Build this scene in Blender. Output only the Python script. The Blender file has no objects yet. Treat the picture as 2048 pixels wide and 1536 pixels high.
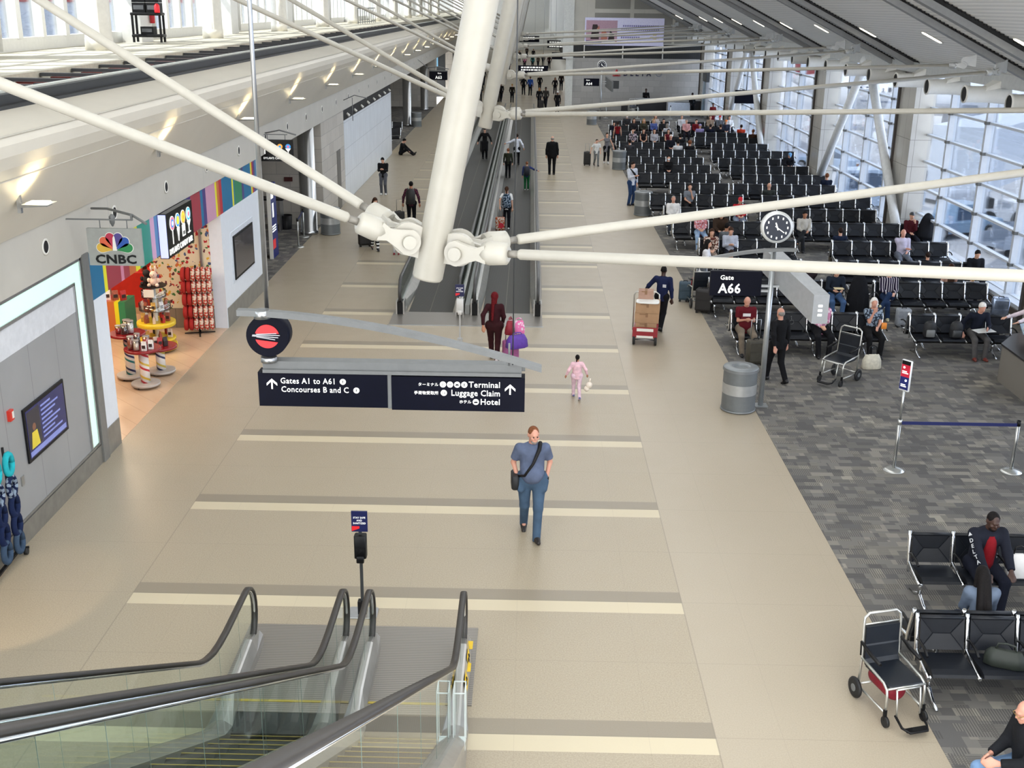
import bpy, math, random
import numpy as np
from mathutils import Vector, Matrix
random.seed(7); np.random.seed(7)
S = bpy.context.scene
C = S.collection
PI = math.pi
# ---------------------------------------------------------------- camera
cd = bpy.data.cameras.new('camera'); cam = bpy.data.objects.new('camera', cd); C.objects.link(cam)
cd.sensor_width = 36.0; cd.lens = 36.0*2243/2048; cd.clip_end = 1500; cd.clip_start = .05
cam.matrix_world = Matrix(((0.99978355, -0.01731695, 0.01153157, 0), (0.01647002, 0.32010963, -0.94723733, 0), (0.0127119, 0.94722223, 0.32032555, 7.8), (0, 0, 0, 1)))
S.camera = cam
# ---------------------------------------------------------------- exposure, sky, sun, skylights
S.view_settings.view_transform = 'Standard'; S.view_settings.look = 'None'
S.view_settings.gamma = 1; S.view_settings.use_curve_mapping = False
S.view_settings.exposure = -0.2
try:
    S.cycles.max_bounces = 7; S.cycles.diffuse_bounces = 3; S.cycles.glossy_bounces = 3; S.cycles.transmission_bounces = 4
    S.cycles.transparent_max_bounces = 14; S.cycles.caustics_reflective = False; S.cycles.caustics_refractive = False
    S.cycles.sample_clamp_indirect = 4
except Exception: pass
W = bpy.data.worlds.new('World'); S.world = W; W.use_nodes = True
_bg = W.node_tree.nodes['Background']
_tc = W.node_tree.nodes.new('ShaderNodeTexCoord'); _sp = W.node_tree.nodes.new('ShaderNodeSeparateXYZ'); _rp = W.node_tree.nodes.new('ShaderNodeValToRGB')
W.node_tree.links.new(_tc.outputs['Generated'], _sp.inputs[0]); W.node_tree.links.new(_sp.outputs['Z'], _rp.inputs[0]); W.node_tree.links.new(_rp.outputs[0], _bg.inputs[0])
_rp.color_ramp.elements[0].color = (1, .985, .96, 1); _rp.color_ramp.elements[1].color = (.80, .88, 1, 1); _rp.color_ramp.elements[1].position = .8
_bg.inputs[1].default_value = 5.4
def lamp(name, kind, loc, energy, col=(1, 1, 1), rot=None, aim=None, size=None, size_y=None, **kw):
    l = bpy.data.lights.new(name, kind); o = bpy.data.objects.new(name, l); C.objects.link(o); o.location = loc
    l.energy = energy; l.color = col
    if rot: o.rotation_euler = rot
    if aim is not None: o.rotation_euler = (Vector(aim)-Vector(loc)).to_track_quat('-Z', 'Y').to_euler()
    if size is not None:
        if kind == 'AREA':
            l.shape = 'RECTANGLE' if size_y else 'SQUARE'; l.size = size
            if size_y: l.size_y = size_y
        elif kind == 'SUN': l.angle = size
        else: l.shadow_soft_size = size
    for k, v in kw.items(): setattr(l, k, v)
    return o
lamp('sun', 'SUN', (0, 0, 60), 8.0, (1, .95, .86), aim=(33, 14, 14), size=.01)
for yy in (4, 28, 52, 76, 100, 124, 148):   # daylight of the ridge skylight, plus unseen lamps added to brighten the gate area
    lamp('skylight', 'AREA', (-1.2, yy, 13.0), 500, (1, .99, .97), rot=(0, 0, 0), size=9, size_y=20)
    if yy < 90: lamp('gate_fill', 'AREA', (5.2, yy, 9.7), 440, (1, .99, .97), rot=(0, math.atan(.495)*.35, 0), size=2.8, size_y=20)
# ---------------------------------------------------------------- materials
def s2l(c): return tuple(((x/255)/12.92 if x/255 <= .04045 else (((x/255)+.055)/1.055)**2.4) for x in c)
_M = {}
class N:
    """small node-expression helper"""
    def __init__(s, m): s.t = m.node_tree; s.n = s.t.nodes; s.l = s.t.links
    def new(s, ty, **kw):
        x = s.n.new(ty)
        for k, v in kw.items(): setattr(x, k, v)
        return x
    def put(s, sock, v):
        if isinstance(v, bpy.types.NodeSocket): s.l.new(v, sock)
        elif v is not None:
            if isinstance(v, (tuple, list)) and len(v) == 3 and sock.type == 'RGBA': v = (*v, 1)
            sock.default_value = v
    def m(s, op, a, b=None, c=None):
        x = s.new('ShaderNodeMath', operation=op)
        for i, v in enumerate((a, b, c)):
            if v is not None: s.put(x.inputs[i], v)
        return x.outputs[0]
    def xyz(s, kind='Object'):
        tc = s.new('ShaderNodeTexCoord'); sp = s.new('ShaderNodeSeparateXYZ'); s.l.new(tc.outputs[kind], sp.inputs[0])
        return tc.outputs[kind], sp.outputs[0], sp.outputs[1], sp.outputs[2]
    def comb(s, x, y, z=0.0):
        c = s.new('ShaderNodeCombineXYZ'); s.put(c.inputs[0], x); s.put(c.inputs[1], y); s.put(c.inputs[2], z); return c.outputs[0]
    def noise(s, vec, scale, detail=3, rough=.5):
        x = s.new('ShaderNodeTexNoise'); s.put(x.inputs['Vector'], vec); x.inputs['Scale'].default_value = scale
        x.inputs['Detail'].default_value = detail; x.inputs['Roughness'].default_value = rough; return x.outputs[0]
    def white(s, vec):
        x = s.new('ShaderNodeTexWhiteNoise', noise_dimensions='3D'); s.put(x.inputs['Vector'], vec); return x.outputs['Value']
    def mix(s, f, a, b, blend='MIX'):
        x = s.new('ShaderNodeMix', data_type='RGBA', blend_type=blend)
        s.put(x.inputs[0], f); s.put(x.inputs[6], a); s.put(x.inputs[7], b); return x.outputs[2]
    def ramp(s, f, stops, interp='LINEAR'):
        x = s.new('ShaderNodeValToRGB'); r = x.color_ramp; r.interpolation = interp
        while len(r.elements) < len(stops): r.elements.new(0.5)
        for e, (p, c) in zip(r.elements, stops): e.position = p; e.color = (*c, 1)
        s.put(x.inputs[0], f); return x.outputs[0]
    def band(s, x, lo, hi): return s.m('MULTIPLY', s.m('GREATER_THAN', x, lo), s.m('LESS_THAN', x, hi))
def newmat(name):
    m = bpy.data.materials.new(name); m.use_nodes = True
    return m, N(m), m.node_tree.nodes['Principled BSDF']
def mat(name, col=(128, 128, 128), rough=.55, metal=0, vary=.06, scale=9, bump=0, emit=0, ecol=None, spec=None, coat=0, bscale=None):
    if name in _M: return _M[name]
    m, n, b = newmat(name); L = s2l(col)
    tc, x, y, z = n.xyz('Object')
    nz = n.noise(tc, scale, 4)
    dk = tuple(v*(1-vary) for v in L); lt = tuple(min(1, v*(1+vary)) for v in L)
    n.put(b.inputs['Base Color'], n.ramp(nz, [(.3, dk), (.7, lt)]))
    b.inputs['Roughness'].default_value = rough; b.inputs['Metallic'].default_value = metal
    if spec is not None: b.inputs['Specular IOR Level'].default_value = spec
    if coat: b.inputs['Coat Weight'].default_value = coat
    if emit:
        b.inputs['Emission Color'].default_value = (*s2l(ecol or col), 1); b.inputs['Emission Strength'].default_value = emit
    if bump:
        bp = n.new('ShaderNodeBump'); bp.inputs['Strength'].default_value = bump; bp.inputs['Distance'].default_value = .02
        n.put(bp.inputs['Height'], n.noise(tc, bscale or scale*3, 5)); n.l.new(bp.outputs[0], b.inputs['Normal'])
    _M[name] = m; return m
def glass(name, tint=(.9, .95, .94), refl=.06, rough=.02, gcol=(1, 1, 1)):
    if name in _M: return _M[name]
    m, n, b = newmat(name); n.n.remove(b); out = n.n['Material Output']
    tr = n.new('ShaderNodeBsdfTransparent'); tr.inputs[0].default_value = (*tint, 1)
    gl = n.new('ShaderNodeBsdfGlossy'); gl.inputs['Roughness'].default_value = rough; gl.inputs[0].default_value = (*gcol, 1)
    lw = n.new('ShaderNodeLayerWeight'); lw.inputs[0].default_value = .12
    f = n.m('MULTIPLY_ADD', lw.outputs['Fresnel'], .8, refl)
    mx = n.new('ShaderNodeMixShader'); n.put(mx.inputs[0], f); n.l.new(tr.outputs[0], mx.inputs[1]); n.l.new(gl.outputs[0], mx.inputs[2])
    n.l.new(mx.outputs[0], out.inputs[0]); _M[name] = m; return m
# ---------------------------------------------------------------- mesh building
class MB:
    def __init__(s): s.v = []; s.f = []; s.m = []; s.sm = []
    def add(s, vs, fs, mi=0, smooth=False):
        o = len(s.v); s.v += [tuple(map(float, p)) for p in vs]
        for f in fs: s.f.append(tuple(o+i for i in f)); s.m.append(mi); s.sm.append(smooth)
        return s
    def box(s, x0, y0, z0, x1, y1, z1, mi=0):
        return s.add([(x0, y0, z0), (x1, y0, z0), (x1, y1, z0), (x0, y1, z0), (x0, y0, z1), (x1, y0, z1), (x1, y1, z1), (x0, y1, z1)],
                     [(0, 3, 2, 1), (4, 5, 6, 7), (0, 1, 5, 4), (1, 2, 6, 5), (2, 3, 7, 6), (3, 0, 4, 7)], mi)
    def rbox(s, x0, y0, z0, x1, y1, z1, r=.02, mi=0, n=3):
        """box with rounded vertical edges and small top/bottom chamfers"""
        def ring(i, z):
            out = []
            for cx, cy, a0 in ((x1-r, y1-r, 0), (x0+r, y1-r, 90), (x0+r, y0+r, 180), (x1-r, y0+r, 270)):
                for k in range(n+1):
                    a = math.radians(a0+90*k/n); rr = r-i; out.append((cx+rr*math.cos(a), cy+rr*math.sin(a), z))
            return out
        c = min(r*.5, (z1-z0)*.3); return s.loft([ring(c, z0), ring(0, z0+c), ring(0, z1-c), ring(c, z1)], mi, True, True)
    def obox(s, c, ax, ay, az, hx, hy, hz, mi=0):
        """oriented box: centre, unit axes, half sizes"""
        c = Vector(c); ax, ay, az = Vector(ax)*hx, Vector(ay)*hy, Vector(az)*hz
        p = [c+i*ax+j*ay+k*az for k in (-1, 1) for i, j in ((-1, -1), (1, -1), (1, 1), (-1, 1))]
        return s.add(p, [(0, 3, 2, 1), (4, 5, 6, 7), (0, 1, 5, 4), (1, 2, 6, 5), (2, 3, 7, 6), (3, 0, 4, 7)], mi)
    def bar(s, a, b, w, h, mi=0, up=(0, 0, 1)):
        a, b = Vector(a), Vector(b); d = (b-a); L = d.length; d.normalize(); u = Vector(up)
        if abs(d.dot(u)) > .98: u = Vector((0, 1, 0))
        x = d.cross(u).normalized(); z = x.cross(d)
        return s.obox((a+b)/2, x, d, z, w/2, L/2, h/2, mi)
    def loft(s, rings, mi=0, caps=True, smooth=True):
        n = len(rings[0]); o = len(s.v)
        for r in rings: s.v += [tuple(map(float, p)) for p in r]
        for i in range(len(rings)-1):
            for k in range(n):
                a = o+i*n+k; b = o+i*n+(k+1) % n
                s.f.append((a, b, b+n, a+n)); s.m.append(mi); s.sm.append(smooth)
        if caps:
            s.f.append(tuple(o+k for k in reversed(range(n)))); s.m.append(mi); s.sm.append(False)
            e = o+(len(rings)-1)*n; s.f.append(tuple(e+k for k in range(n))); s.m.append(mi); s.sm.append(False)
        return s
    def tube(s, pts, r, n=10, mi=0, caps=True):
        pts = [Vector(p) for p in pts]; rs = r if isinstance(r, (list, tuple)) else [r]*len(pts)
        rings = []; prev = None
        for i, p in enumerate(pts):
            d = (pts[min(i+1, len(pts)-1)]-pts[max(i-1, 0)]).normalized()
            if prev is None:
                u = Vector((0, 0, 1)) if abs(d.z) < .95 else Vector((1, 0, 0)); x = d.cross(u).normalized()
            else: x = (prev-d*prev.dot(d)).normalized()
            prev = x; y = d.cross(x)
            rings.append([p+rs[i]*(math.cos(2*PI*k/n)*x+math.sin(2*PI*k/n)*y) for k in range(n)])
        return s.loft(rings, mi, caps, True)
    def cyl(s, a, b, r, n=16, mi=0, r2=None): return s.tube([a, b], [r, r if r2 is None else r2], n, mi)
    def lathe(s, prof, c=(0, 0, 0), n=24, mi=0, axis='z', smooth=True, caps=True):
        rings = []
        for r, h in prof:
            ring = []
            for k in range(n):
                a = 2*PI*k/n; p = (r*math.cos(a), r*math.sin(a), h)
                if axis == 'y': p = (p[0], p[2], -p[1])
                if axis == 'x': p = (p[2], p[0], p[1])
                ring.append((c[0]+p[0], c[1]+p[1], c[2]+p[2]))
            rings.append(ring)
        return s.loft(rings, mi, caps, smooth)
    def sph(s, c, r, n=12, mi=0, sc=(1, 1, 1)):
        m = max(5, n//2+1); prof = [(max(.002, math.sin(PI*i/m)), -math.cos(PI*i/m)) for i in range(m+1)]
        rings = [[(c[0]+r*sc[0]*p*math.cos(2*PI*k/n), c[1]+r*sc[1]*p*math.sin(2*PI*k/n), c[2]+r*sc[2]*h) for k in range(n)] for p, h in prof]
        return s.loft(rings, mi, True, True)
    def prism(s, poly, z0, z1, mi=0, plane='xy', smooth=False):
        def t(p, z): return (p[0], p[1], z) if plane == 'xy' else ((p[0], z, p[1]) if plane == 'xz' else (z, p[0], p[1]))
        return s.loft([[t(p, z0) for p in poly], [t(p, z1) for p in poly]], mi, True, smooth)
    def quad(s, a, b, c, d, mi=0): return s.add([a, b, c, d], [(0, 1, 2, 3)], mi)
    def xf(s, M, start=0):
        for i in range(start, len(s.v)): s.v[i] = tuple(M @ Vector(s.v[i]))
        return s
    def mesh(s, name, mats):
        me = bpy.data.meshes.new(name); me.from_pydata(s.v, [], s.f)
        for m in (mats if isinstance(mats, (list, tuple)) else [mats]): me.materials.append(m)
        me.polygons.foreach_set('material_index', s.m); me.polygons.foreach_set('use_smooth', s.sm)
        me.update(); return me
def props(o, label=None, cat=None, group=None, kind=None):
    if label: o['label'] = label
    if cat: o['category'] = cat
    if group: o['group'] = group
    if kind: o['kind'] = kind
    return o
def obj(name, mb, mats, parent=None, label=None, cat=None, group=None, kind=None, loc=None, rz=None):
    me = mb.mesh(name, mats) if isinstance(mb, MB) else mb
    o = bpy.data.objects.new(name, me); C.objects.link(o)
    if parent: o.parent = parent
    if loc is not None: o.location = loc
    if rz is not None: o.rotation_euler = (0, 0, rz)
    return props(o, label, cat, group, kind)
def struct(name, mb, mats): return obj(name, mb, mats, kind='structure')
def thing(name, label, cat, loc=(0, 0, 0), rz=0, group=None):
    o = bpy.data.objects.new(name, None); C.objects.link(o); o.location = loc; o.rotation_euler = (0, 0, rz); o.empty_display_size = .1
    return props(o, label, cat, group)
def dup(root, loc, rz=None, label=None, group=None):
    r = root.copy(); C.objects.link(r); r.location = loc
    if rz is not None: r.rotation_euler = (0, 0, rz)
    if label: r['label'] = label
    if group: r['group'] = group
    for ch in list(root.children):
        c = ch.copy(); C.objects.link(c); c.parent = r
        for g in list(ch.children):
            d = g.copy(); C.objects.link(d); d.parent = c
    return r
def text(name, body, size, m, parent=None, loc=(0, 0, 0), rot=(PI/2, 0, 0), align='LEFT', depth=.004, bold=0., xs=1.0):
    """raised lettering as its own mesh"""
    cu = bpy.data.curves.new(name, 'FONT'); cu.body = body; cu.size = size; cu.align_x = align; cu.extrude = depth; cu.offset = bold*size
    cu.resolution_u = 2; cu.space_character = 1.06
    t = bpy.data.objects.new(name, cu); C.objects.link(t)
    bpy.context.view_layer.update()
    me = bpy.data.meshes.new_from_object(t.evaluated_get(bpy.context.evaluated_depsgraph_get())); me.name = name
    bpy.data.objects.remove(t); me.materials.clear(); me.materials.append(m)
    o = bpy.data.objects.new(name, me); C.objects.link(o); o.parent = parent; o.location = loc; o.rotation_euler = rot; o.scale = (xs, 1, 1)
    return o
# shared looks
WHITE = mat('white_painted_steel', (226, 224, 216), .42, vary=.03)
STEEL = mat('brushed_steel', (178, 180, 182), .3, .9, vary=.06)
CHROME = mat('polished_aluminium', (222, 224, 226), .16, 1.0, vary=.03)
BLACK = mat('black_plastic', (16, 16, 18), .45, spec=.25)
RUBBER = mat('black_rubber', (24, 24, 25), .6)
DKGREY = mat('dark_grey_metal', (62, 64, 66), .45, .3)
SIGNBLUE = mat('sign_face_midnight', (6, 8, 24), .5, vary=.1, spec=.12)
SIGNWHITE = mat('sign_lettering_white', (248, 248, 244), .5, emit=.75, vary=.01)
GREYPAINT = mat('grey_painted_metal', (112, 114, 114), .5, .1)
# ================================================================= floors
def floor_mat():
    m, n, b = newmat('terrazzo'); tc, x, y, z = n.xyz('Object')
    sp = n.noise(tc, 55, 2, .7); big = n.noise(tc, .35, 3)
    base = n.ramp(sp, [(.25, s2l((150, 138, 118))), (.5, s2l((167, 154, 132))), (.75, s2l((180, 168, 146)))])
    side = n.mix(n.m('MULTIPLY', n.m('GREATER_THAN', x, 2.22), .5), base, s2l((178, 166, 147)))  # gate-side strip lighter: the brighter light there is painted into the floor colour
    my = n.m('FLOORED_MODULO', n.m('SUBTRACT', y, 13.45), 3.02)
    inx = n.band(x, -5.39, 2.22)
    cream = n.m('MULTIPLY', n.m('LESS_THAN', my, .29), inx)
    dark = n.m('MULTIPLY', n.band(my, .29, .59), inx)
    c = n.mix(n.m('MULTIPLY', cream, .92), side, s2l((206, 193, 164)))
    c = n.mix(n.m('MULTIPLY', dark, .85), c, s2l((136, 126, 110)))
    jy = n.m('LESS_THAN', n.m('FLOORED_MODULO', n.m('SUBTRACT', y, 13.75), 1.51), .012)
    jx = n.m('LESS_THAN', n.m('ABSOLUTE', n.m('ADD', x, 5.39)), .008)
    jx2 = n.m('LESS_THAN', n.m('ABSOLUTE', n.m('SUBTRACT', x, 2.22)), .008)
    jx3 = n.m('LESS_THAN', n.m('FLOORED_MODULO', n.m('ADD', x, 1.58), 1.52), .008)
    j = n.m('MAXIMUM', n.m('MAXIMUM', n.m('MULTIPLY', jy, .5), jx), n.m('MAXIMUM', jx2, n.m('MULTIPLY', jx3, .3)))
    c = n.mix(n.m('MULTIPLY', j, .4), c, s2l((110, 102, 90)))
    c = n.mix(n.m('MULTIPLY', n.m('SUBTRACT', big, .35), .35), c, s2l((160, 150, 132)))
    n.put(b.inputs['Base Color'], c); n.put(b.inputs['Roughness'], n.m('MULTIPLY_ADD', n.noise(tc, 2.2, 3), .16, .27))
    b.inputs['Specular IOR Level'].default_value = .5
    return m
def carpet_mat(name='patterned_carpet', tone=(1, 1, 1)):
    m, n, b = newmat(name); tc, x, y, z = n.xyz('Object')
    def layer(sx, sy, ox, seed):
        row = n.m('FLOOR', n.m('DIVIDE', y, sy))
        cx = n.m('FLOOR', n.m('ADD', n.m('DIVIDE', x, sx), n.m('MULTIPLY', n.m('FLOORED_MODULO', row, 3.0), ox)))
        r1 = n.white(n.comb(cx, row, seed)); r2 = n.white(n.comb(cx, row, seed+7.3))
        sv = n.m('GREATER_THAN', n.m('FRACT', n.m('MULTIPLY', x, 30.0)), .5)
        sh = n.m('GREATER_THAN', n.m('FRACT', n.m('MULTIPLY', y, 34.0)), .5)
        st = n.m('ADD', n.m('MULTIPLY', sv, n.m('LESS_THAN', r2, .28)), n.m('MULTIPLY', sh, n.band(r2, .28, .5)))
        return r1, st
    a1, s1 = layer(.30, .15, .37, 1.0); a2, s2 = layer(.19, .31, .61, 4.0)
    v = n.m('ADD', n.m('MULTIPLY', a1, .62), n.m('MULTIPLY', n.m('MULTIPLY', a2, a2), .38))
    t = lambda c: tuple(k_*p*q for p, q, k_ in zip(s2l(c), tone, (1.72, 1.66, 1.52)))
    col = n.ramp(v, [(0, t((78, 78, 80))), (.3, t((95, 94, 94))), (.58, t((109, 107, 104))), (.82, t((121, 119, 114)))], 'CONSTANT')
    col = n.mix(n.m('MULTIPLY', n.m('MAXIMUM', s1, n.m('MULTIPLY', s2, n.m('GREATER_THAN', a1, .55))), .68), col, t((60, 60, 61)))
    f = n.noise(tc, 160, 2, .8)
    col = n.mix(n.m('MULTIPLY', f, .3), col, t((58, 58, 60)))
    n.put(b.inputs['Base Color'], col); b.inputs['Roughness'].default_value = .95; b.inputs['Specular IOR Level'].default_value = .1
    return m
TERR = floor_mat(); CARP = carpet_mat()
struct('floor', MB().box(-7.6, 3, -.25, 4.72, 215, 0), TERR)
struct('floor_carpet', MB().box(4.72, 3, -.25, 13.75, 91.2, .004), CARP)
struct('floor_left_carpet', MB().box(-13.5, 31.3, -.25, -7.6, 45.8, .003).box(-13.5, 62, -.25, -7.6, 92, .003), CARP)
struct('floor_right_far', MB().box(4.72, 91.2, -.25, 9, 215, 0), TERR)

# ================================================================= wall materials
def stone_mat(name, c1, c2, bw=.95, bh=.46, mort=(150, 147, 142)):
    m, n, b = newmat(name); tc, x, y, z = n.xyz('Object')
    br = n.new('ShaderNodeTexBrick'); n.put(br.inputs['Vector'], n.comb(n.m('ADD', x, y), z, 0.0))
    br.inputs['Color1'].default_value = (*s2l(c1), 1); br.inputs['Color2'].default_value = (*s2l(c2), 1); br.inputs['Mortar'].default_value = (*s2l(mort), 1)
    br.inputs['Scale'].default_value = 1; br.inputs['Mortar Size'].default_value = .008; br.inputs['Brick Width'].default_value = bw; br.inputs['Row Height'].default_value = bh
    nz = n.noise(tc, 6, 5)
    n.put(b.inputs['Base Color'], n.mix(n.m('MULTIPLY', nz, .22), br.outputs[0], s2l((120, 116, 110)))); b.inputs['Roughness'].default_value = .7
    return m
STONE = stone_mat('cut_stone', (172, 170, 166), (186, 184, 180))
STONEW = stone_mat('beige_cut_stone', (180, 174, 164), (196, 190, 180))
def panel_mat(name, col, pw, rough=.4, metal=0, line=(90, 90, 90), off=0, hz=None):
    """flat panels with thin vertical joints every pw metres along the wall (optionally horizontal every hz)"""
    m, n, b = newmat(name); tc, x, y, z = n.xyz('Object')
    j = n.m('LESS_THAN', n.m('FLOORED_MODULO', n.m('SUBTRACT', n.m('ADD', x, y), off), pw), .014)
    if hz: j = n.m('MAXIMUM', j, n.m('LESS_THAN', n.m('FLOORED_MODULO', z, hz), .016))
    nz = n.noise(tc, 1.2, 3); L = s2l(col)
    c = n.ramp(nz, [(.3, tuple(v*.95 for v in L)), (.7, tuple(min(1, v*1.04) for v in L))])
    n.put(b.inputs['Base Color'], n.mix(n.m('MULTIPLY', j, .75), c, s2l(line))); b.inputs['Roughness'].default_value = rough; b.inputs['Metallic'].default_value = metal
    return m
GREYPAN = panel_mat('grey_wall_panel', (158, 159, 160), 1.0, .35, .15, (112, 113, 114), .55)
WHITEPAN = mat('white_laminate', (226, 232, 240), .3, vary=.02)
HOARD = panel_mat('white_hoarding_panel', (226, 232, 238), .61, .3, 0, (150, 156, 164), .1, 1.06)
PLASTER = mat('warm_white_plaster', (202, 195, 180), .45, vary=.03, scale=.8)
BANDM = panel_mat('pale_fascia', (190, 186, 176), 6.04, .45, 0, (150, 150, 148), .2)
BASEM = mat('brushed_metal_base', (146, 144, 138), .35, .6, vary=.12, scale=5)
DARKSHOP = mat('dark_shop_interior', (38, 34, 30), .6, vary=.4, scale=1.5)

# ================================================================= left side of the concourse
XL = -7.5
w = MB()
w.box(XL-.3, 6, 0, XL, 18.35, 3.72)
struct('wall_left', w, GREYPAN)
struct('baseboard_left', MB().box(XL, 6, 0, XL+.03, 18.36, .33).box(XL, 6, .345, XL+.02, 18.36, .375).box(XL, 18.62, 0, XL+.03, 19.28, .5).box(XL, 27.12, 0, XL+.03, 31.0, .5), BASEM)
struct('trim_1', MB().box(XL-.3, 18.34, 0, XL+.06, 18.6, 3.74), mat('pilaster_grey', (132, 132, 130), .4, .4))
struct('trim_2', MB().box(XL-.3, 30.98, 0, XL+.06, 31.22, 3.74).box(XL-.3, 31.3, 0, XL+.04, 31.5, 3.74), mat('pilaster_white', (206, 206, 202), .4, .2))
# fascia with round vents and the tilted, curved bulkhead above it
struct('wall_left_fascia', MB().box(XL-.3, 6, 3.71, -7.46, 215, 4.52), BANDM)
prof = [(-7.46, 4.52), (-7.42, 4.525), (-6.76, 5.54), (-6.66, 5.72), (-6.62, 5.88), (-6.63, 6.02), (-6.69, 6.13), (-6.85, 6.18), (-7.36, 6.31), (-7.6, 6.31), (-7.6, 4.52)]
b_ = MB(); ys = [6+6.04*i for i in range(35)]
b_.loft([[(x, y, z) for x, z in prof] for y in ys], 0, True, False)
for i, s in enumerate(b_.sm): b_.sm[i] = False
struct('wall_left_bulkhead', b_, PLASTER)
struct('trim_3', MB().box(-6.775, 6, 5.545, -6.74, 215, 5.56).box(-6.70, 6, 6.122, -6.66, 215, 6.137), mat('bulkhead_seam', (196, 190, 176), .5))
# tram guideway behind the bulkhead
struct('trim_4', MB().box(-7.62, 6, 6.3, -7.36, 215, 6.36).box(-7.7, 6, 6.36, -7.46, 215, 6.5), mat('guideway_beam', (40, 41, 42), .5, .2))
struct('trim_5', MB().box(-7.72, 6, 6.5, -7.6, 215, 6.53), mat('guideway_rail_cap', (214, 216, 206), .4, .2))
struct('floor_guideway', MB().box(-9.4, 6, 5.85, -7.6, 215, 5.95), mat('guideway_trench', (30, 26, 25), .9))
struct('floor_ledge', MB().box(-14, 6, 6.2, -9.0, 215, 6.54), mat('pale_concrete', (196, 190, 172), .8, vary=.1, bump=.15))
RED = mat('rust_red_plate', (128, 40, 28), .6, vary=.2)
brk = MB(); brk.box(-.06, -.05, 0, .14, .05, .1).box(-1.2, -.07, .02, -.05, .07, .08).cyl((.1, -.12, .0), (.1, -.12, .1), .015, 6, 1).cyl((.1, .12, 0), (.1, .12, .1), .015, 6, 1)
bm_ = brk.mesh('rail_bracket', [DKGREY, CHROME]); pm_ = MB().box(-1.1, .15, -.03, -.05, 1.3, .0).mesh('cover_plate', RED)
for k in range(44):
    y = 12.25+1.49*k
    t = thing('rail_bracket', 'dark steel guideway bracket bolted beside the rail above the shops', 'bracket', (-7.78, y, 6.43), group='guideway rail brackets')
    o = bpy.data.objects.new('clamp', bm_); C.objects.link(o); o.parent = t
    o = bpy.data.objects.new('cover_plate', pm_); C.objects.link(o); o.parent = t
# clerestory windows behind the ledge
PANE_L = glass('clerestory_glass', (.93, .96, .99), .05)
MULL = mat('window_frame_white', (228, 227, 222), .45, vary=.03)
for i in range(16):
    y0 = 14.0+12.08*i-12.08
    t = thing('window_%d' % (i+1), None, None, (-12.9, y0, 6.54)); t['kind'] = 'structure'
    f = MB().box(-.1, 0, 0, .12, 12.08, .32).box(-.08, 0, 2.0, .1, 12.08, 2.12).box(-.08, 0, 3.7, .1, 12.08, 3.82).box(-.08, 0, 5.3, .1, 12.08, 5.5)
    for k in range(8): f.box(-.13, 1.51*k-.1, .3, .16, 1.51*k+.1 if k % 2 else 1.51*k+.16, 5.4)
    obj('window_frame', f, MULL, t); obj('window_pane', MB().box(-.02, 0, .3, 0, 12.08, 5.4), PANE_L, t)
for i in range(12):
    y = 30.5-11.05+11.05*i
    c = MB().lathe([(.36, 0), (.36, .3), (.345, .31), (.34, 5.2)], (0, 0, 0), 28)
    obj('pillar', c, mat('cream_round_column', (230, 225, 212), .5, vary=.04), label='cream round column on the sunlit ledge of the upper level', cat='column', group='round columns on the ledge', loc=(-11.3, y, 6.54))
    c = MB().box(-.3, -.55, 0, .3, .55, 5.4).tube([(.2, 1.2, 5.3), (.25, .75, .1)], .1, 10)
    obj('pillar', c, MULL, label='white boxed window column with a slanting brace beside it', cat='column', group='boxed columns at the clerestory windows', loc=(-12.35, y+6.2, 6.54))
# roof: left slope, right slope (corrugated), open ridge strip for the skylights
def corr_mat():
    m, n, b = newmat('corrugated_ceiling'); tc, x, y, z = n.xyz('Object')
    wv = n.m('SINE', n.m('MULTIPLY', x, 2*PI/.14))
    n.put(b.inputs['Base Color'], n.ramp(n.m('MULTIPLY_ADD', wv, .5, .5), [(.1, s2l((226, 226, 220))), (.5, s2l((244, 243, 237)))]))
    bp = n.new('ShaderNodeBump'); bp.inputs['Strength'].default_value = .25; bp.inputs['Distance'].default_value = .02
    n.put(bp.inputs['Height'], wv); n.l.new(bp.outputs[0], b.inputs['Normal']); b.inputs['Roughness'].default_value = .5
    return m
CORR = corr_mat()
def roofz(x): return 12.45-.495*x
r = MB(); r.loft([[(6.7, y, roofz(6.7)), (13.0, y, roofz(13.0)), (13.0, y, roofz(13.0)+.3), (6.7, y, roofz(6.7)+.3)] for y in (-6, 91.2)], 0, True, False)
struct('ceiling', r, CORR)
struct('ceiling_upper', MB().loft([[(3.2, y, 11.3), (6.7, y, roofz(6.7)+.6), (6.7, y, roofz(6.7)+.9), (3.2, y, 11.6)] for y in (-6, 91.2)], 0, True, False), mat('skylight_diffuser', (240, 244, 246), .5))  # plain roof panel above the added gate-side lamps
struct('ceiling_left', MB().loft([[(-13.1, y, 12.0), (-6, y, 13.4), (-6, y, 13.7), (-13.1, y, 12.3)] for y in (-6, 215)], 0, True, False), mat('pale_ceiling_panel', (214, 214, 210), .6))
struct('ceiling_far', MB().box(-6.2, 91.3, 13.0, 14, 215, 13.3), mat('pale_ceiling_panel', (214, 214, 210), .6))
struct('ceiling_ridge', MB().box(-6.2, -6, 13.4, 3.4, 215, 13.6), mat('skylight_diffuser', (240, 244, 246), .5))
BEAMG = mat('roof_beam_grey', (150, 151, 150), .5, .2); SLOT = mat('ceiling_slot_black', (12, 12, 13), .8)
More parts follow.
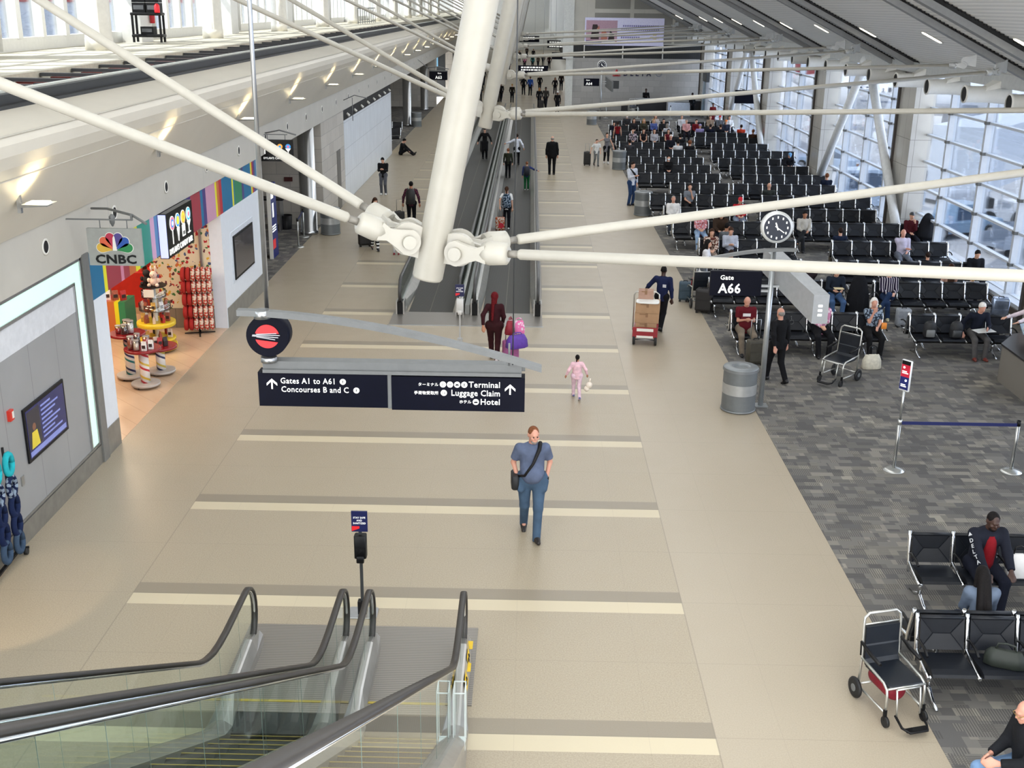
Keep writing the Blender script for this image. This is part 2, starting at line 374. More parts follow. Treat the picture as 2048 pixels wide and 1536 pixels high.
for k in range(-2, 6):
    for dy, wd in ((26.6, .34), (28.9, .30)):
        y = dy+12.08*k
        if y > 91 or y < -5: continue
        bb = MB(); h = .2
        bb.loft([[(x, y-wd/2, roofz(x)-h), (x, y+wd/2, roofz(x)-h), (x, y+wd/2, roofz(x)-.02), (x, y-wd/2, roofz(x)-.02)] for x in (3.2, 12.9)], 0, True, False)
        sl = -.5 if dy < 27 else -.16; wd = -wd
        bb.loft([[(x, y+wd/2+.0, roofz(x)-.03), (x, y+wd/2+sl, roofz(x)-.03), (x, y+wd/2+sl, roofz(x)-.012), (x, y+wd/2, roofz(x)-.012)] for x in (3.2, 12.9)], 1, True, False)
        for q in range(90):   # closure teeth along the slot
            x = 4+q*.1; bb.box(x, y+wd/2+sl-.08, roofz(x)-.05, x+.05, y+wd/2+sl+.03, roofz(x)-.02, 1)
        obj('trim_roof_beam', bb, [BEAMG, SLOT], kind='structure')
LED = mat('ceiling_lamp_glow', (255, 244, 214), .4, emit=9, vary=.01)
for k in range(11):
    y = 25.6+6.04*k
    t = thing('ceiling_light', 'glowing oblong downlight in the sloping ceiling', 'ceiling light', (10.75, y, roofz(10.75)-.012), group='ceiling lights'); t.rotation_euler = (0, math.atan(.495), 0)
    obj('lamp_diffuser', MB().rbox(-.3, -.13, -.02, .3, .13, .0, .1), LED, t); obj('frame', MB().rbox(-.33, -.16, -.012, .33, .16, .006, .12), WHITE, t)
# right window wall
XR = 13.6
PANE_R = glass('window_glass', (.90, .94, 1.0), .05)
MULR = mat('curtain_wall_mullion', (206, 212, 220), .45, .1, vary=.03)
for i in range(8):
    y0 = -2.33+12.08*i
    t = thing('window_%d' % (20+i), None, None, (XR, y0, 0)); t['kind'] = 'structure'
    f = MB()
    for k in range(4): f.box(-.18, 3.02*k-.07, .1, .1, 3.02*k+.07, 6.0)
    for z in (.28, 1.12, 2.01, 2.9, 3.79, 4.68, 5.57): f.box(-.1, 0, z-.035, .06, 12.08, z+.035)
    for k in range(4):
        for z in (1.12, 2.01, 2.9, 3.79, 4.68): f.box(-.2, 3.02*k-.09, z-.045, -.08, 3.02*k+.09, z+.045, 1)
    obj('window_frame', f, [MULR, GREYPAINT], t); obj('window_pane', MB().box(-.02, 0, .2, .0, 12.08, 5.9), PANE_R, t)
struct('baseboard_right', MB().box(XR-.45, -3, 0, XR-.1, 91.2, .2).box(XR-.4, -3, .2, XR, 91.2, .3, 1), [mat('window_base_dark', (92, 84, 76), .5), MULR])
struct('wall_right_head', MB().box(12.6, -6, 5.86, 13.9, 91.2, 6.25), mat('window_head_grey', (188, 190, 188), .5))
PANEL = panel_mat('stainless_column_panel', (206, 203, 196), .62, .25, .35, (120, 118, 114), .2, .9)
for i in range(8):
    y = 3.66+12.08*i-12.08*0
    if y > 92: continue
    m_ = MB().box(-.3, -.8, 0, .35, .8, 5.9, 0).box(-.38, .8, 0, .36, .93, 5.9, 1).box(-.33, -.86, 0, .36, -.8, 5.9, 0)
    obj('pillar_window', m_, [PANEL, mat('bronze_edge', (64, 58, 54), .5)], kind='structure', loc=(13.3, y, 0))
for i in range(2):
    br_ = MB().cyl((0, .25, 5.9), (0, 6.2, .05), .16, 18).cyl((0, -.25, 5.9), (0, -6.2, .05), .16, 18).sph((0, 0, 5.9), .3, 14)
    obj('column_brace', br_, mat('brace_white', (222, 224, 224), .4), label=('white lambda-shaped tube brace inside the nearer window bay', 'white lambda-shaped tube brace far down the window wall')[i], cat='brace', group='braces at the window wall', loc=(12.75, 44.3+24.16*i, 0))
# air nozzle drums under the ceiling edge
dm = MB().lathe([(.2, -.0), (.235, -.0), (.235, .05), (.22, .08), (.22, .75), (.26, 1.2)], (0, 0, 0), 24, 0, 'x', caps=False)
di = MB().lathe([(.2, .02), (.19, .2), (.05, .22)], (0, 0, 0), 20, 0, 'x'); dn = MB().loft([[(.5, -.2, .1), (1.3, -.45, .3), (1.3, .45, .3), (.5, .2, .1)], [(.55, -.2, .2), (1.3, -.45, .62), (1.3, .45, .62), (.55, .2, .2)]], 0, True, False)
drm = [x.mesh(nm, mt) for x, nm, mt in ((dm, 'drum', WHITE), (di, 'grille', SLOT), (dn, 'duct', WHITE))]
for k in range(23):
    t = thing('air_nozzle', 'white drum-shaped air nozzle under the ceiling edge above the windows', 'vent', (11.75, 22.45+3.02*k, 5.66), group='air nozzles above the window wall')
    for me, nm in zip(drm, ('drum', 'grille', 'duct')):
        o = bpy.data.objects.new(nm, me); C.objects.link(o); o.parent = t
# end wall of the gate hall
YE = 91.0
struct('wall_end', MB().box(3.2, YE, 0, 13.75, YE+.5, 3.95), STONE)
struct('wall_end_louvre', MB().box(3.2, YE+.1, 3.95, 13.75, YE+.5, 5.0), panel_mat('black_louvre', (44, 46, 48), .16, .5, .2, (16, 16, 18)))
struct('wall_end_upper', MB().box(3.2, YE, 5.0, 13.75, YE+.5, 13), panel_mat('cream_wall_panel', (206, 203, 192), 4.4, .6, 0, (176, 173, 162), 2.9, 2.2))
GSQ = mat('grey_acoustic_panel', (150, 148, 140), .8, vary=.1, scale=30)
for i, (x0, x1) in enumerate(((4.9, 7.6), (7.9, 10.9), (11.1, 13.4))):
    for j, (z0, z1) in enumerate(((5.1, 5.9), (6.0, 7.3), (7.6, 9.4))):
        struct('trim_%d' % (10+3*i+j), MB().box(x0, YE-.03, z0, x1, YE+.02, z1), GSQ)
for i, x in enumerate((4.15, 7.15, 10.25)): struct('trim_%d' % (30+i), MB().box(x-.04, YE-.12, 3.95, x+.04, YE, 5.0), MULL)
# the block beyond: its side along the narrower concourse
struct('wall_right_far', MB().box(3.2, YE+.5, 3.9, 3.6, 215, 13).box(2.75, YE-.3, 0, 3.3, YE+.5, 3.9).box(2.5, YE-.4, 3.9, 3.3, YE+.6, 13), mat('pale_far_wall', (216, 218, 214), .5))
struct('wall_right_shops', MB().box(5.2, YE+.5, 0, 5.6, 215, 3.9), DARKSHOP)
struct('wall_far', MB().box(-14, 214, 0, 14, 215, 14), mat('pale_far_wall', (216, 218, 214), .5))
# ================================================================= steel masts with tie rods
CREAM = mat('cream_painted_steel', (162, 158, 147), .38, vary=.04, scale=6)
THREAD = mat('grey_threaded_rod', (120, 116, 108), .5, .5)
def disc(mb, c, ax, r, t, n=20, mi=0):
    c, ax = Vector(c), Vector(ax).normalized(); return mb.cyl(c-ax*t/2, c+ax*t/2, r, n, mi)
def lug(mb, o, d, nrm, L, r0, r1, t):
    """rounded gusset plate from o along d (unit), thickness t along nrm"""
    o, d, nrm = Vector(o), Vector(d), Vector(nrm); u = nrm.cross(d)
    pts = []
    for k in range(13):
        a = -PI/2+PI*k/12; pts.append((L+r1*math.cos(a), r1*math.sin(a)))
    pts += [(L*.45, r0*.9), (0, r0*1.25), (0, -r0*1.25), (L*.45, -r0*1.0)]
    lo = [o+d*x+u*y-nrm*t/2 for x, y in pts]; hi = [o+d*x+u*y+nrm*t/2 for x, y in pts]
    mb.loft([lo, hi], 0, True, False)
def clevis(mb, pin, d, nrm, L=.30, sc=1.0):
    """fork: two cheeks around the gusset joined to a barrel that holds the rod"""
    pin, d, nrm = Vector(pin), Vector(d), Vector(nrm); u = nrm.cross(d)
    for s in (-1, 1):
        c = pin+nrm*s*.062*sc; pts = []
        for k in range(15):
            a = PI/2+PI*k/14; pts.append((.105*sc*math.cos(a), .105*sc*math.sin(a)))
        pts += [(.1*sc, -.07*sc), (L*.55*sc, -.05*sc), (L*.8*sc, -.075*sc), (L*.8*sc, .075*sc), (L*.55*sc, .05*sc), (.1*sc, .07*sc)]
        lo = [c+d*x+u*y-nrm*.022*sc for x, y in pts]; hi = [c+d*x+u*y+nrm*.022*sc for x, y in pts]
        mb.loft([lo, hi], 0, True, False)
        disc(mb, pin+nrm*s*.1*sc, nrm, .055*sc, .035*sc)
    disc(mb, pin, nrm, .045*sc, .2*sc)
    a = pin+d*L*.66*sc
    mb.tube([a, a+d*.06*sc, a+d*.2*sc, a+d*.22*sc], [.085*sc, .1*sc, .09*sc, .06*sc], 16)
    return pin+d*(L*.66+.22)*sc
def mast(i, y0):
    big = i < 3
    t = thing('steel_mast', None, 'mast', (-.78, y0, 5.87))
    m = MB(); top = Vector((1.3, 0, 6.4)); axis = top.normalized()
    m.tube([-axis*.24, -axis*.22, top*.5, top], [.115, .127, .135, .145], 28 if big else 14)
    obj('mast_tube', m, CREAM, t)
    n = MB()
    ends = [(-11.5, 5.8, 5.75), (-11.5, -4.8, 5.52), (11.28, 5.4, .62), (11.28, -4.5, .66)]
    if y0 > 90: ends = ends[:2]
    for e in ends:
        e = Vector(e); d0 = Vector((e.x*.5, e.y*.62, 0)).normalized(); d = e.normalized()
        nrm = d.cross(Vector((0, 0, 1))).normalized()*-1
        lug(n, axis*.02, d, nrm, .24, .13, .135, .05)
        pin = d*.25
        c = MB(); end = clevis(c, pin, d, nrm, .32)
        obj('clevis', c, CREAM, t)
        rd = MB(); rd.cyl(end-d*.03, end+d*.08, .031, 12, 1); rd.tube([end+d*.08, end+d*.1, e], [.03, .043, .043], 14)
        obj('tie_rod', rd, [CREAM, THREAD], t)
        a = MB()   # end fitting at the roof beam
        clevis(a, e+d*.12, -d, nrm, .3, .8); lug(a, e+d*.4+Vector((0, 0, .1)), -d, nrm, .25, .12, .1, .05)
        obj('roof_clevis', a, mat('grey_roof_fitting', (168, 170, 170), .45, .2), t)
    obj('gusset', n, CREAM, t); return t
MASTL = ['massive white slanting mast nearest to us with its pinned rods over the concourse', 'second white slanting mast, its node above the far half of the walkway',
         'third white mast along the concourse, node above the wayfinding sign', 'fourth white mast along the concourse', 'fifth white mast along the concourse', 'sixth white mast along the concourse',
         'seventh white mast along the concourse', 'eighth white mast, almost at the stone end wall', 'ninth white mast, beyond the stone end wall']
for i in range(9):
    t = mast(i, 9.1+12.08*i); t['label'] = MASTL[i]; t['group'] = 'roof masts'

# ================================================================= escalators
A30 = math.radians(31.1)
ESTEEL = mat('escalator_steel', (176, 174, 170), .32, .75, vary=.08, scale=4)
RAILB = mat('escalator_handrail', (46, 42, 38), .4)
GEDGE = mat('glass_edge', (120, 136, 128), .4)
EGLASS = glass('balustrade_glass', (.86, .93, .9), .07)
def groove_mat(name, col, freq, axis='y', rough=.4, metal=.6):
    m, n, b = newmat(name); tc, x, y, z = n.xyz('Object')
    w = n.m('GREATER_THAN', n.m('FRACT', n.m('MULTIPLY', x if axis == 'x' else y, freq)), .5)
    L = s2l(col); n.put(b.inputs['Base Color'], n.mix(w, tuple(v*.72 for v in L), tuple(min(1, v*1.1) for v in L)))
    b.inputs['Roughness'].default_value = rough; b.inputs['Metallic'].default_value = metal; return m
PLATE = groove_mat('ribbed_landing_plate', (150, 145, 138), 26, 'y')
TREAD = groove_mat('dark_step_tread', (34, 38, 38), 40, 'x', .65, 0)
DULLY = mat('worn_yellow_edge', (158, 138, 64), .6)
YEL = mat('safety_yellow', (232, 192, 40), .5)
def esc_path(h, yend=1.6):
    """handrail centre line in (y, z): newel loop, level run, slope up towards the upper floor"""
    pts = []
    for k in range(11):
        a = -PI*.42+PI*.92*k/10; pts.append((12.12+.36*math.cos(a), .56+.40*math.sin(a)+(h-.96)))
    pts += [(11.75, h), (11.2, h), (10.9, h+.02), (10.65, h+.06), (10.4, h+.14), (10.2, h+.23)]
    pts.append((yend, h+.23+(10.2-yend)*math.tan(A30))); return pts
def balustrade(x, side, parent):
    r = MB(); P = esc_path(.96)
    w = .038
    ring = [(-w, -.012), (-w, .014), (-w*.6, .024), (w*.6, .024), (w, .014), (w, -.012)]
    rings = []
    for i, (y, z) in enumerate(P):
        a, b = P[max(i-1, 0)], P[min(i+1, len(P)-1)]; dy, dz = b[0]-a[0], b[1]-a[1]; L = math.hypot(dy, dz); ny, nz = dz/L, -dy/L
        rings.append([(x+p, y+ny*q, z+nz*q) for p, q in ring])
    r.loft(rings, 0, True, True); obj('handrail', r, RAILB, parent)
    tr = MB(); tr.tube([(x, y-(.0), z-.03) for y, z in P[3:]], .018, 8); obj('handrail_guide', tr, CHROME, parent)
    ts = math.tan(A30); bot = lambda y: .12 if y > 10.58 else .12+(10.58-y)*ts
    rl = lambda y: .925 if y > 10.9 else (.925+(10.9-y)**2*.43 if y > 10.2 else 1.155+(10.2-y)*ts)
    g = MB(); hd = [(y, z-.035) for y, z in P[2:12]]
    for (y1, z1), (y2, z2) in zip(hd, hd[1:]): g.add([(x-.006, y1, z1), (x-.006, y2, z2), (x-.006, y2, min(.2, z2)), (x-.006, y1, min(.2, z1))], [(0, 1, 2, 3)])
    obj('glass_panel', g, EGLASS, parent)
    e = [11.74, 10.9]+[10.9-1.32*k for k in range(1, 8)]
    for i_, (ya, yb) in enumerate(zip(e, e[1:])):
        ya -= .008; q = [ya+(yb-ya)*k/4 for k in range(5)]; g = MB()
        for y1, y2 in zip(q, q[1:]): g.add([(x-.006, y1, rl(y1)), (x-.006, y2, rl(y2)), (x-.006, y2, bot(y2)), (x-.006, y1, bot(y1))], [(0, 1, 2, 3)])
        g.bar((x-.006, ya, bot(ya)), (x-.006, ya, rl(ya)), .003, .003, 1)
        obj('glass_panel', g, [EGLASS, GEDGE], parent)
    d = MB()   # skirt and deck profile with the bevelled newel foot
    cross = [(-.14, -.3), (-.14, .05), (-.05, .12), (-.02, .125), (.02, .125), (.05, .12), (.14, .05), (.14, -.3)]
    foot = [(-.1, -.3), (-.1, .14), (-.045, .3), (-.02, .31), (.02, .31), (.045, .3), (.1, .14), (.1, -.3)]
    rr = [[(x+p*.5, 12.62, min(max(q*.25, -.1), .05)) for p, q in foot], [(x+p*.8, 12.5, q if q < .2 else .2) for p, q in foot], [(x+p, 12.1, q) for p, q in foot], [(x+p, 11.2, q*.75 if q > 0 else q) for p, q in foot], [(x+p, 10.7, q) for p, q in cross], [(x+p, 10.4, q+.1) for p, q in cross]]
    for y in (7.7, 4.6, 1.6): rr.append([(x+p, y, q+(10.58-y)*math.tan(A30)) for p, q in cross])
    d.loft(rr, 0, True, False); obj('skirt', d, ESTEEL, parent)
def escalator(x0, x1, name, label, yel):
    t = thing(name, label, 'escalator', (0, 0, 0))
    for x, s in ((x0, -1), (x1, 1)): balustrade(x, s, t)
    st = MB(); n = 0; ts = math.tan(A30)
    y = 11.0
    for k in range(25):
        z = max(0, k-1)*.2416; yk = 11.0-.4*k
        st.box(x0+.11, yk-.4, z-.22, x1-.11, yk, z+(.03 if k == 0 else 0)); 
        st.box(x0+.11, yk-.4, z+.001, x0+.13, yk, z+.008, 1); st.box(x1-.13, yk-.4, z+.001, x1-.11, yk, z+.008, 1); st.box(x0+.11, yk-.012, z+.001, x1-.11, yk, z+.006, 1)
    obj('step_band', st, [TREAD, DULLY], t)
    c = MB(); c.box(x0+.1, 11.0, 0, x1-.1, 11.2, .035); c.box(x0+.1, 11.2, 0, x1-.1, 11.24, .04, 1); obj('comb_plate', c, [PLATE, mat('comb_yellow', (190, 168, 70), .5)], t)
    u = MB(); u.loft([[(x0-.1, 10.7, -.3), (x1+.1, 10.7, -.3), (x1+.1, 10.7, -.12), (x0-.1, 10.7, -.12)], [(x0-.1, 1.4, -.5+8.9*ts-.5), (x1+.1, 1.4, -.5+8.9*ts-.5), (x1+.1, 1.4, 8.9*ts-.1), (x0-.1, 1.4, 8.9*ts-.1)]], 0, True, False)
    obj('truss_casing', u, mat('casing_grey', (132, 130, 124), .5, .3), t)
    if yel:
        lb = MB()
        for (yy, zz) in ((12.25, .145), (11.75, .145)):
            for dx in (-.082, .03): lb.box(x1+dx, yy-.09, zz+.05, x1+dx+.085, yy+.09, zz+.055)
        lb.xf(Matrix.Identity(4)); 
        for dx in (-.088, .088):
            for yy in (11.95, 11.45):
                p = [(x1+dx*.98-.0, yy-.12, .14), (x1+dx*.98, yy+.12, .14), (x1+dx*.62, yy+.12, .265), (x1+dx*.62, yy-.12, .265)]
                q = [(a+(.008 if dx > 0 else -.008), b, c+.006) for a, b, c in p]; lb.quad(*q, 0)
                lb.sph((q[0][0]*.5+q[2][0]*.5, yy+.03, .212), .03, 8, 1, (.4, 1, 1)); lb.sph((q[0][0]*.5+q[2][0]*.5, yy-.05, .205), .035, 8, 1, (.4, 1.2, .8))
        obj('warning_sticker', lb, [YEL, BLACK], t)
    return t
escalator(-3.37, -2.2, 'escalator', 'glass-sided escalator next to the ribbed plate edge nearer the shops', False)
escalator(-1.87, -.71, 'escalator', 'glass-sided escalator with yellow warning stickers on its outer newel', True)
pl_ = MB().box(-3.57, 11.24, 0, -.56, 12.97, .012)
obj('landing_plate', pl_, [PLATE], label='ribbed steel landing plate in front of the two escalators', cat='floor plate')
ac = MB()   # clear barrier boxes straddling the outer balustrade
for x in (-.86, -.69):
    x2 = x+.12
    for dy in (0, .22):
        for p in (x, x2): ac.bar((p, 10.02+dy, .3), (p, 10.02+dy, 1.0), .01, .01, 0)
        for z in (.3, 1.0): ac.bar((x, 10.02+dy, z), (x2, 10.02+dy, z), .01, .01, 0)
    for p in (x, x2): ac.bar((p, 10.02, 1.0), (p, 10.24, 1.0), .01, .01, 0)
    ac.add([(x, 10.02, .3), (x2, 10.02, .3), (x2, 10.02, 1.0), (x, 10.02, 1.0)], [(0, 1, 2, 3)], 1); ac.box(x, 10.0, .28, x2, 10.26, .3, 0)
obj('climb_guard', ac, [mat('clear_acrylic_edge', (214, 222, 220), .2), glass('clear_acrylic', (.96, .98, .97), .08)], label='pair of clear acrylic climb guards straddling the outer escalator handrail', cat='guard')

# ================================================================= moving walkways
WBELT = groove_mat('walkway_belt', (66, 64, 60), 30, 'x', .6, .2)
def walkway(x0, x1, label):
    t = thing('moving_walkway', label, 'moving walkway', (0, 0, 0), group=None)
    ya, yb = 28.9, 84.0
    obj('belt', MB().box(x0+.2, ya, 0, x1-.2, yb, .012), WBELT, t)
    b = MB(); xm = (x0+x1)/2
    b.box(xm-.03, ya, .012, xm-.02, yb, .016); obj('belt_line', b, mat('belt_line', (112, 106, 92), .5), t)
    for x, s in ((x0, 1), (x1, -1)):
        k = MB()
        cs = [(-.13, 0), (-.13, .1), (-.05, .22), (.0, .23), (.05, .22), (.2*s if s > 0 else .13, .1), (.2*s if s > 0 else .13, 0)]
        if s < 0: cs = [(-.2, 0), (-.2, .1), (-.05, .22), (0, .23), (.05, .22), (.13, .1), (.13, 0)]
        k.loft([[(x+p*.7, ya+.12, q) for p, q in cs], [(x+p, ya+2.2, q) for p, q in cs], [(x+p, yb, q) for p, q in cs]], 0, True, False)
        obj('skirt', k, ESTEEL, t)
        g = MB(); g.box(x-.006, ya-.1, .24, x+.006, yb, .9); obj('glass_panel', g, EGLASS, t)
        h = MB(); P = [(ya-.02, .22), (ya-.22, .35), (ya-.32, .55), (ya-.28, .75), (ya-.12, .9), (ya+.15, .96), (yb, .96)]
        h.loft([[(x+a, y, z+c) if i > 4 else (x+a, y-(c if i < 4 else c*.6), z+(0 if i < 4 else c*.7)) for a, c in ((-.04, -.015), (-.04, .012), (-.02, .024), (.02, .024), (.04, .012), (.04, -.015))] for i, (y, z) in enumerate(P)], 0, True, True)
        obj('handrail', h, mat('walkway_handrail', (60, 60, 60), .38), t)
        e = MB(); e.box(x-.075, ya-.28, .02, x+.075, ya+.1, .34); e.box(x-.11, ya-.27, .0, x-.075, ya+.15, .36, 1); e.box(x+.075, ya-.27, .0, x+.11, ya+.15, .36, 1)
        obj('newel_box', e, [BLACK, ESTEEL], t)
    return t
walkway(-3.33, -1.76, 'moving walkway on the shop side, carrying people towards the camera')
walkway(-1.36, .3, 'moving walkway on the gate side, carrying people away')
dk = MB().box(-1.62, 28.75, .0, -1.5, 84, .26); obj('walkway_divider', dk, mat('divider_steel', (150, 152, 150), .4, .6), label='low steel divider deck between the two moving walkways', cat='divider')
obj('landing_plate', MB().box(-3.52, 27.65, 0, .42, 28.9, .012).box(-3.55, 27.6, 0, .45, 27.65, .013, 1), [PLATE, STEEL], label='ribbed steel landing plate at the near end of the moving walkways', cat='floor plate')
# ================================================================= overhead wayfinding sign
def arrow_up(mb, x, z, s, y, mi=0):
    mb.prism([(x-.035*s, z-.30*s), (x+.035*s, z-.30*s), (x+.035*s, z+.1*s), (x-.035*s, z+.1*s)], y-.004, y, mi, 'xz')
    for sg in (-1, 1):
        mb.prism([(x, z+.2*s), (x, z+.09*s), (x+sg*.24*s, z-.14*s), (x+sg*.24*s, z-.02*s)][::sg], y-.004, y, mi, 'xz')
def dotmark(mb, x, z, r, y, inner=None):
    mb.cyl((x, y, z), (x, y-.004, z), r, 20, 0)
    f = y-.006
    if inner == 'plane':
        mb.prism([(x-.1*r, z-.6*r), (x+.1*r, z-.6*r), (x+.1*r, z+.6*r), (x-.1*r, z+.6*r)], f, f+.003, 1, 'xz'); mb.prism([(x-.65*r, z-.2*r), (x, z+.2*r), (x+.65*r, z-.2*r), (x, z-.02*r)], f, f+.003, 1, 'xz')
    elif inner == 'bag': mb.prism([(x-.4*r, z-.35*r), (x+.4*r, z-.35*r), (x+.4*r, z+.25*r), (x-.4*r, z+.25*r)], f, f+.003, 1, 'xz'); mb.prism([(x-.2*r, z-.25*r), (x+.2*r, z-.25*r), (x+.2*r, z+.15*r), (x-.2*r, z+.15*r)], f-.002, f+.001, 0, 'xz')
    elif inner == 'car': mb.prism([(x-.6*r, z-.3*r), (x+.6*r, z-.3*r), (x+.6*r, z-.02*r), (x+.3*r, z+.05*r), (x+.15*r, z+.25*r), (x-.25*r, z+.25*r), (x-.4*r, z+.02*r), (x-.6*r, z-.02*r)], f, f+.003, 1, 'xz')
    elif inner == 'bed': mb.prism([(x-.6*r, z-.35*r), (x+.6*r, z-.35*r), (x+.6*r, z), (x+.2*r, z+.2*r), (x-.6*r, z+.05*r)], f, f+.003, 1, 'xz')
    elif inner == 'fork':
        for dx in (-.3, .1): mb.prism([(x+dx*r, z-.5*r), (x+(dx+.15)*r, z-.5*r), (x+(dx+.15)*r, z+.5*r), (x+dx*r, z+.5*r)], f, f+.003, 1, 'xz')
# sign local frame: x along the face, z up, face looks to -y
t = thing('hanging_wayfinding_sign', 'long midnight-blue hanging direction sign with white lettering, curved grey bar and round red emblem', 'sign', (-1.5, 12.0, 0))
SL = []
f = MB().box(-1.5, -.09, 3.46, -.045, .09, 3.86); obj('sign_panel', f, SIGNBLUE, t)
f = MB().box(.0, -.09, 3.44, 1.5, .09, 3.84); obj('sign_panel', f, SIGNBLUE, t)
f = MB().box(-1.44, -.11, 3.86, 1.46, .11, 3.9).box(-1.44, -.08, 3.9, 1.46, .08, 3.99).box(-1.42, .08, 3.87, 1.5, .12, 3.97).box(-.045, -.08, 3.45, 0, .1, 3.86)
obj('carrier_beam', f, GREYPAINT, t)
bowp = [(-1.62+3.3*k/16, -.32+.05*k/16, 4.62-.60*(k/16)**1.75) for k in range(17)]
f = MB(); f.loft([[(x, y-.05, z-.035), (x, y+.05, z-.035), (x, y+.05, z+.03), (x, y-.05, z+.03)] for x, y, z in bowp], 0, True, False)
f.cyl((1.32, -.1, 3.99), (1.32, -.1, 4.25), .012, 8); obj('curved_bar', f, GREYPAINT, t)
f = MB().cyl((-1.36, -.06, 4.55), (-1.36, 0, 11.8), .024, 10).cyl((-1.36, -.3, 4.55), (-1.36, -.3, 4.64), .09, 16).cyl((-1.36, -.1, 3.99), (-1.36, -.1, 4.05), .09, 16); obj('hanger_pole', f, STEEL, t)
f = MB().cyl((1.36, -.1, 4.0), (1.36, 0, 11.8), .008, 6); obj('hanger_cable', f, DKGREY, t)
t2 = MB().cyl((-1.36, -.12, 4.29), (-1.36, .1, 4.29), .235, 40); em = obj('emblem_drum', t2, SIGNBLUE, t)
e = MB()
def arc(cx, cz, r, a0, a1, n=16): return [(cx+r*math.cos(math.radians(a0+(a1-a0)*k/n)), cz+r*math.sin(math.radians(a0+(a1-a0)*k/n))) for k in range(n+1)]
ex, ez, yf = -1.36, 4.29, -.126
e.prism(arc(ex, ez, .135, 14, 166), yf-.004, yf+.004, 0, 'xz'); e.prism(arc(ex, ez, .135, 196, 330), yf-.004, yf+.004, 0, 'xz')
for dz, w in ((.036, .15), (.014, .19), (-.012, .17), (-.036, .13)): e.bar((ex-.19+abs(dz)*2, yf-.004, ez+dz*.4+.01), (ex-.03+w*.9, yf-.004, ez+dz), .006, .009, 1)
obj('emblem', e, [mat('emblem_red', (206, 34, 40), .4, emit=.35), mat('emblem_silver', (190, 190, 196), .4)], em)
YF = -.094
g = MB(); arrow_up(g, -1.345, 3.74, .17*1.6*.9, YF); arrow_up(g, 1.335, 3.72, .17*1.6*.9, YF)
sy = [(-.545, 3.765, 'plane'), (-.395, 3.665, 'plane')]
for x, z, k in sy: dotmark(g, x, z, .034, YF, k)
for x, k in ((.58, 'fork'), (.66, 'bag'), (.74, 'car'), (.82, 'plane')): dotmark(g, x, 3.755, .035, YF, k)
dotmark(g, .59, 3.655, .035, YF, 'bag'); dotmark(g, .95, 3.553, .035, YF, 'bed')
obj('pictogram', g, [SIGNWHITE, SIGNBLUE], t)
def lines(parent, rows, y, m=SIGNWHITE):
    for body, size, x, z, al, bo, xs in rows: text('lettering', body, size, m, parent, (x, y, z), (PI/2, 0, 0), al, .002, bo, xs)
lines(t, [('Gates A1 to A61', .095, -1.25, 3.735, 'LEFT', .004, .90), ('Concourses B and C', .095, -1.245, 3.634, 'LEFT', .004, .90),
          ('Terminal', .098, 1.225, 3.725, 'RIGHT', .007, .95), ('Luggage Claim', .098, 1.225, 3.624, 'RIGHT', .007, .92), ('Hotel', .098, 1.225, 3.522, 'RIGHT', .007, .95),
          ('\u30bf\u30fc\u30df\u30ca\u30eb', .045, .53, 3.735, 'RIGHT', .004, 1), ('\u624b\u8377\u7269\u53d7\u53d6\u6240', .045, .53, 3.635, 'RIGHT', .004, 1), ('\u30db\u30c6\u30eb', .045, .9, 3.535, 'RIGHT', .004, 1)], YF)

# ================================================================= gate poles
def clock_face(par, c, r, dark=True):
    mb = MB().lathe([(r*.8, 0), (r, .0), (r*1.02, .04), (r*.98, .16), (r*.8, .16)], c, 36, 0, 'y'); k = obj('clock_case', mb, mat('clock_case_white', (214, 216, 214), .35, .3), par)
    d = MB().cyl((c[0], c[1]-.012, c[2]), (c[0], c[1]+.02, c[2]), r*.84, 36, 0)
    for h in range(12):
        a = 2*PI*h/12; x, z = c[0]+r*.66*math.sin(a), c[2]+r*.66*math.cos(a); d.prism([(x-.012, z-.022), (x+.012, z-.022), (x+.012, z+.022), (x-.012, z+.022)], c[1]-.018, c[1]-.012, 1, 'xz')
    for a, L, w in ((math.radians(-20), .34, .03), (math.radians(125), .55, .02)): d.bar((c[0]-.05*math.sin(a), c[1]-.02, c[2]-.05*math.cos(a)), (c[0]+r*L*math.sin(a), c[1]-.02, c[2]+r*L*math.cos(a)), w*.8, .006, 1, (0, 1, 0))
    obj('clock_dial', d, [mat('clock_dial_navy', (26, 34, 52), .35), SIGNWHITE], k)
POLE = mat('silver_pole', (176, 180, 182), .32, .7)
t = thing('gate_pole', 'tall silver pole with clock, midnight-blue gate A66 sign and slanting grey display arm', 'gate sign', (4.88, 21.95, 0))
f = MB().cyl((0, 0, 0), (0, 0, 3.3), .055, 20).box(-.12, -.12, 0, .14, .12, .02); obj('pole', f, POLE, t)
clock_face(t, (.02, -.02, 3.72), .31)
f = MB(); P = [(-1.28+1.7*k/10, -.1, 3.10+.20*math.sin(k/10*1.75)) for k in range(11)]
f.loft([[(x, y-.05, z-.03), (x, y+.05, z-.03), (x, y+.05, z+.03), (x, y-.05, z+.03)] for x, y, z in P], 0, True, False); obj('curved_bar', f, GREYPAINT, t)
f = MB().box(-1.22, -.06, 2.34, -.2, .06, 2.84); sp_ = obj('sign_panel', f, SIGNBLUE, t)
f = MB().box(-.22, -.04, 2.42, -.05, .04, 2.46).box(-.22, -.04, 2.52, .3, .04, 2.56); obj('sign_bracket', f, POLE, t)
lines(sp_, [('Gate', .13, -1.03, 2.67, 'LEFT', .014, 1.0), ('A66', .27, -1.05, 2.40, 'LEFT', .02, .95)], -.065)
sg = Matrix.Rotation(math.radians(-52), 4, 'Z')
f = MB(); f.box(.1, -.08, 2.05, .1+2.3, .08, 2.6, 0); f.box(2.32, -.081, 2.07, 2.402, .081, 2.58, 1)
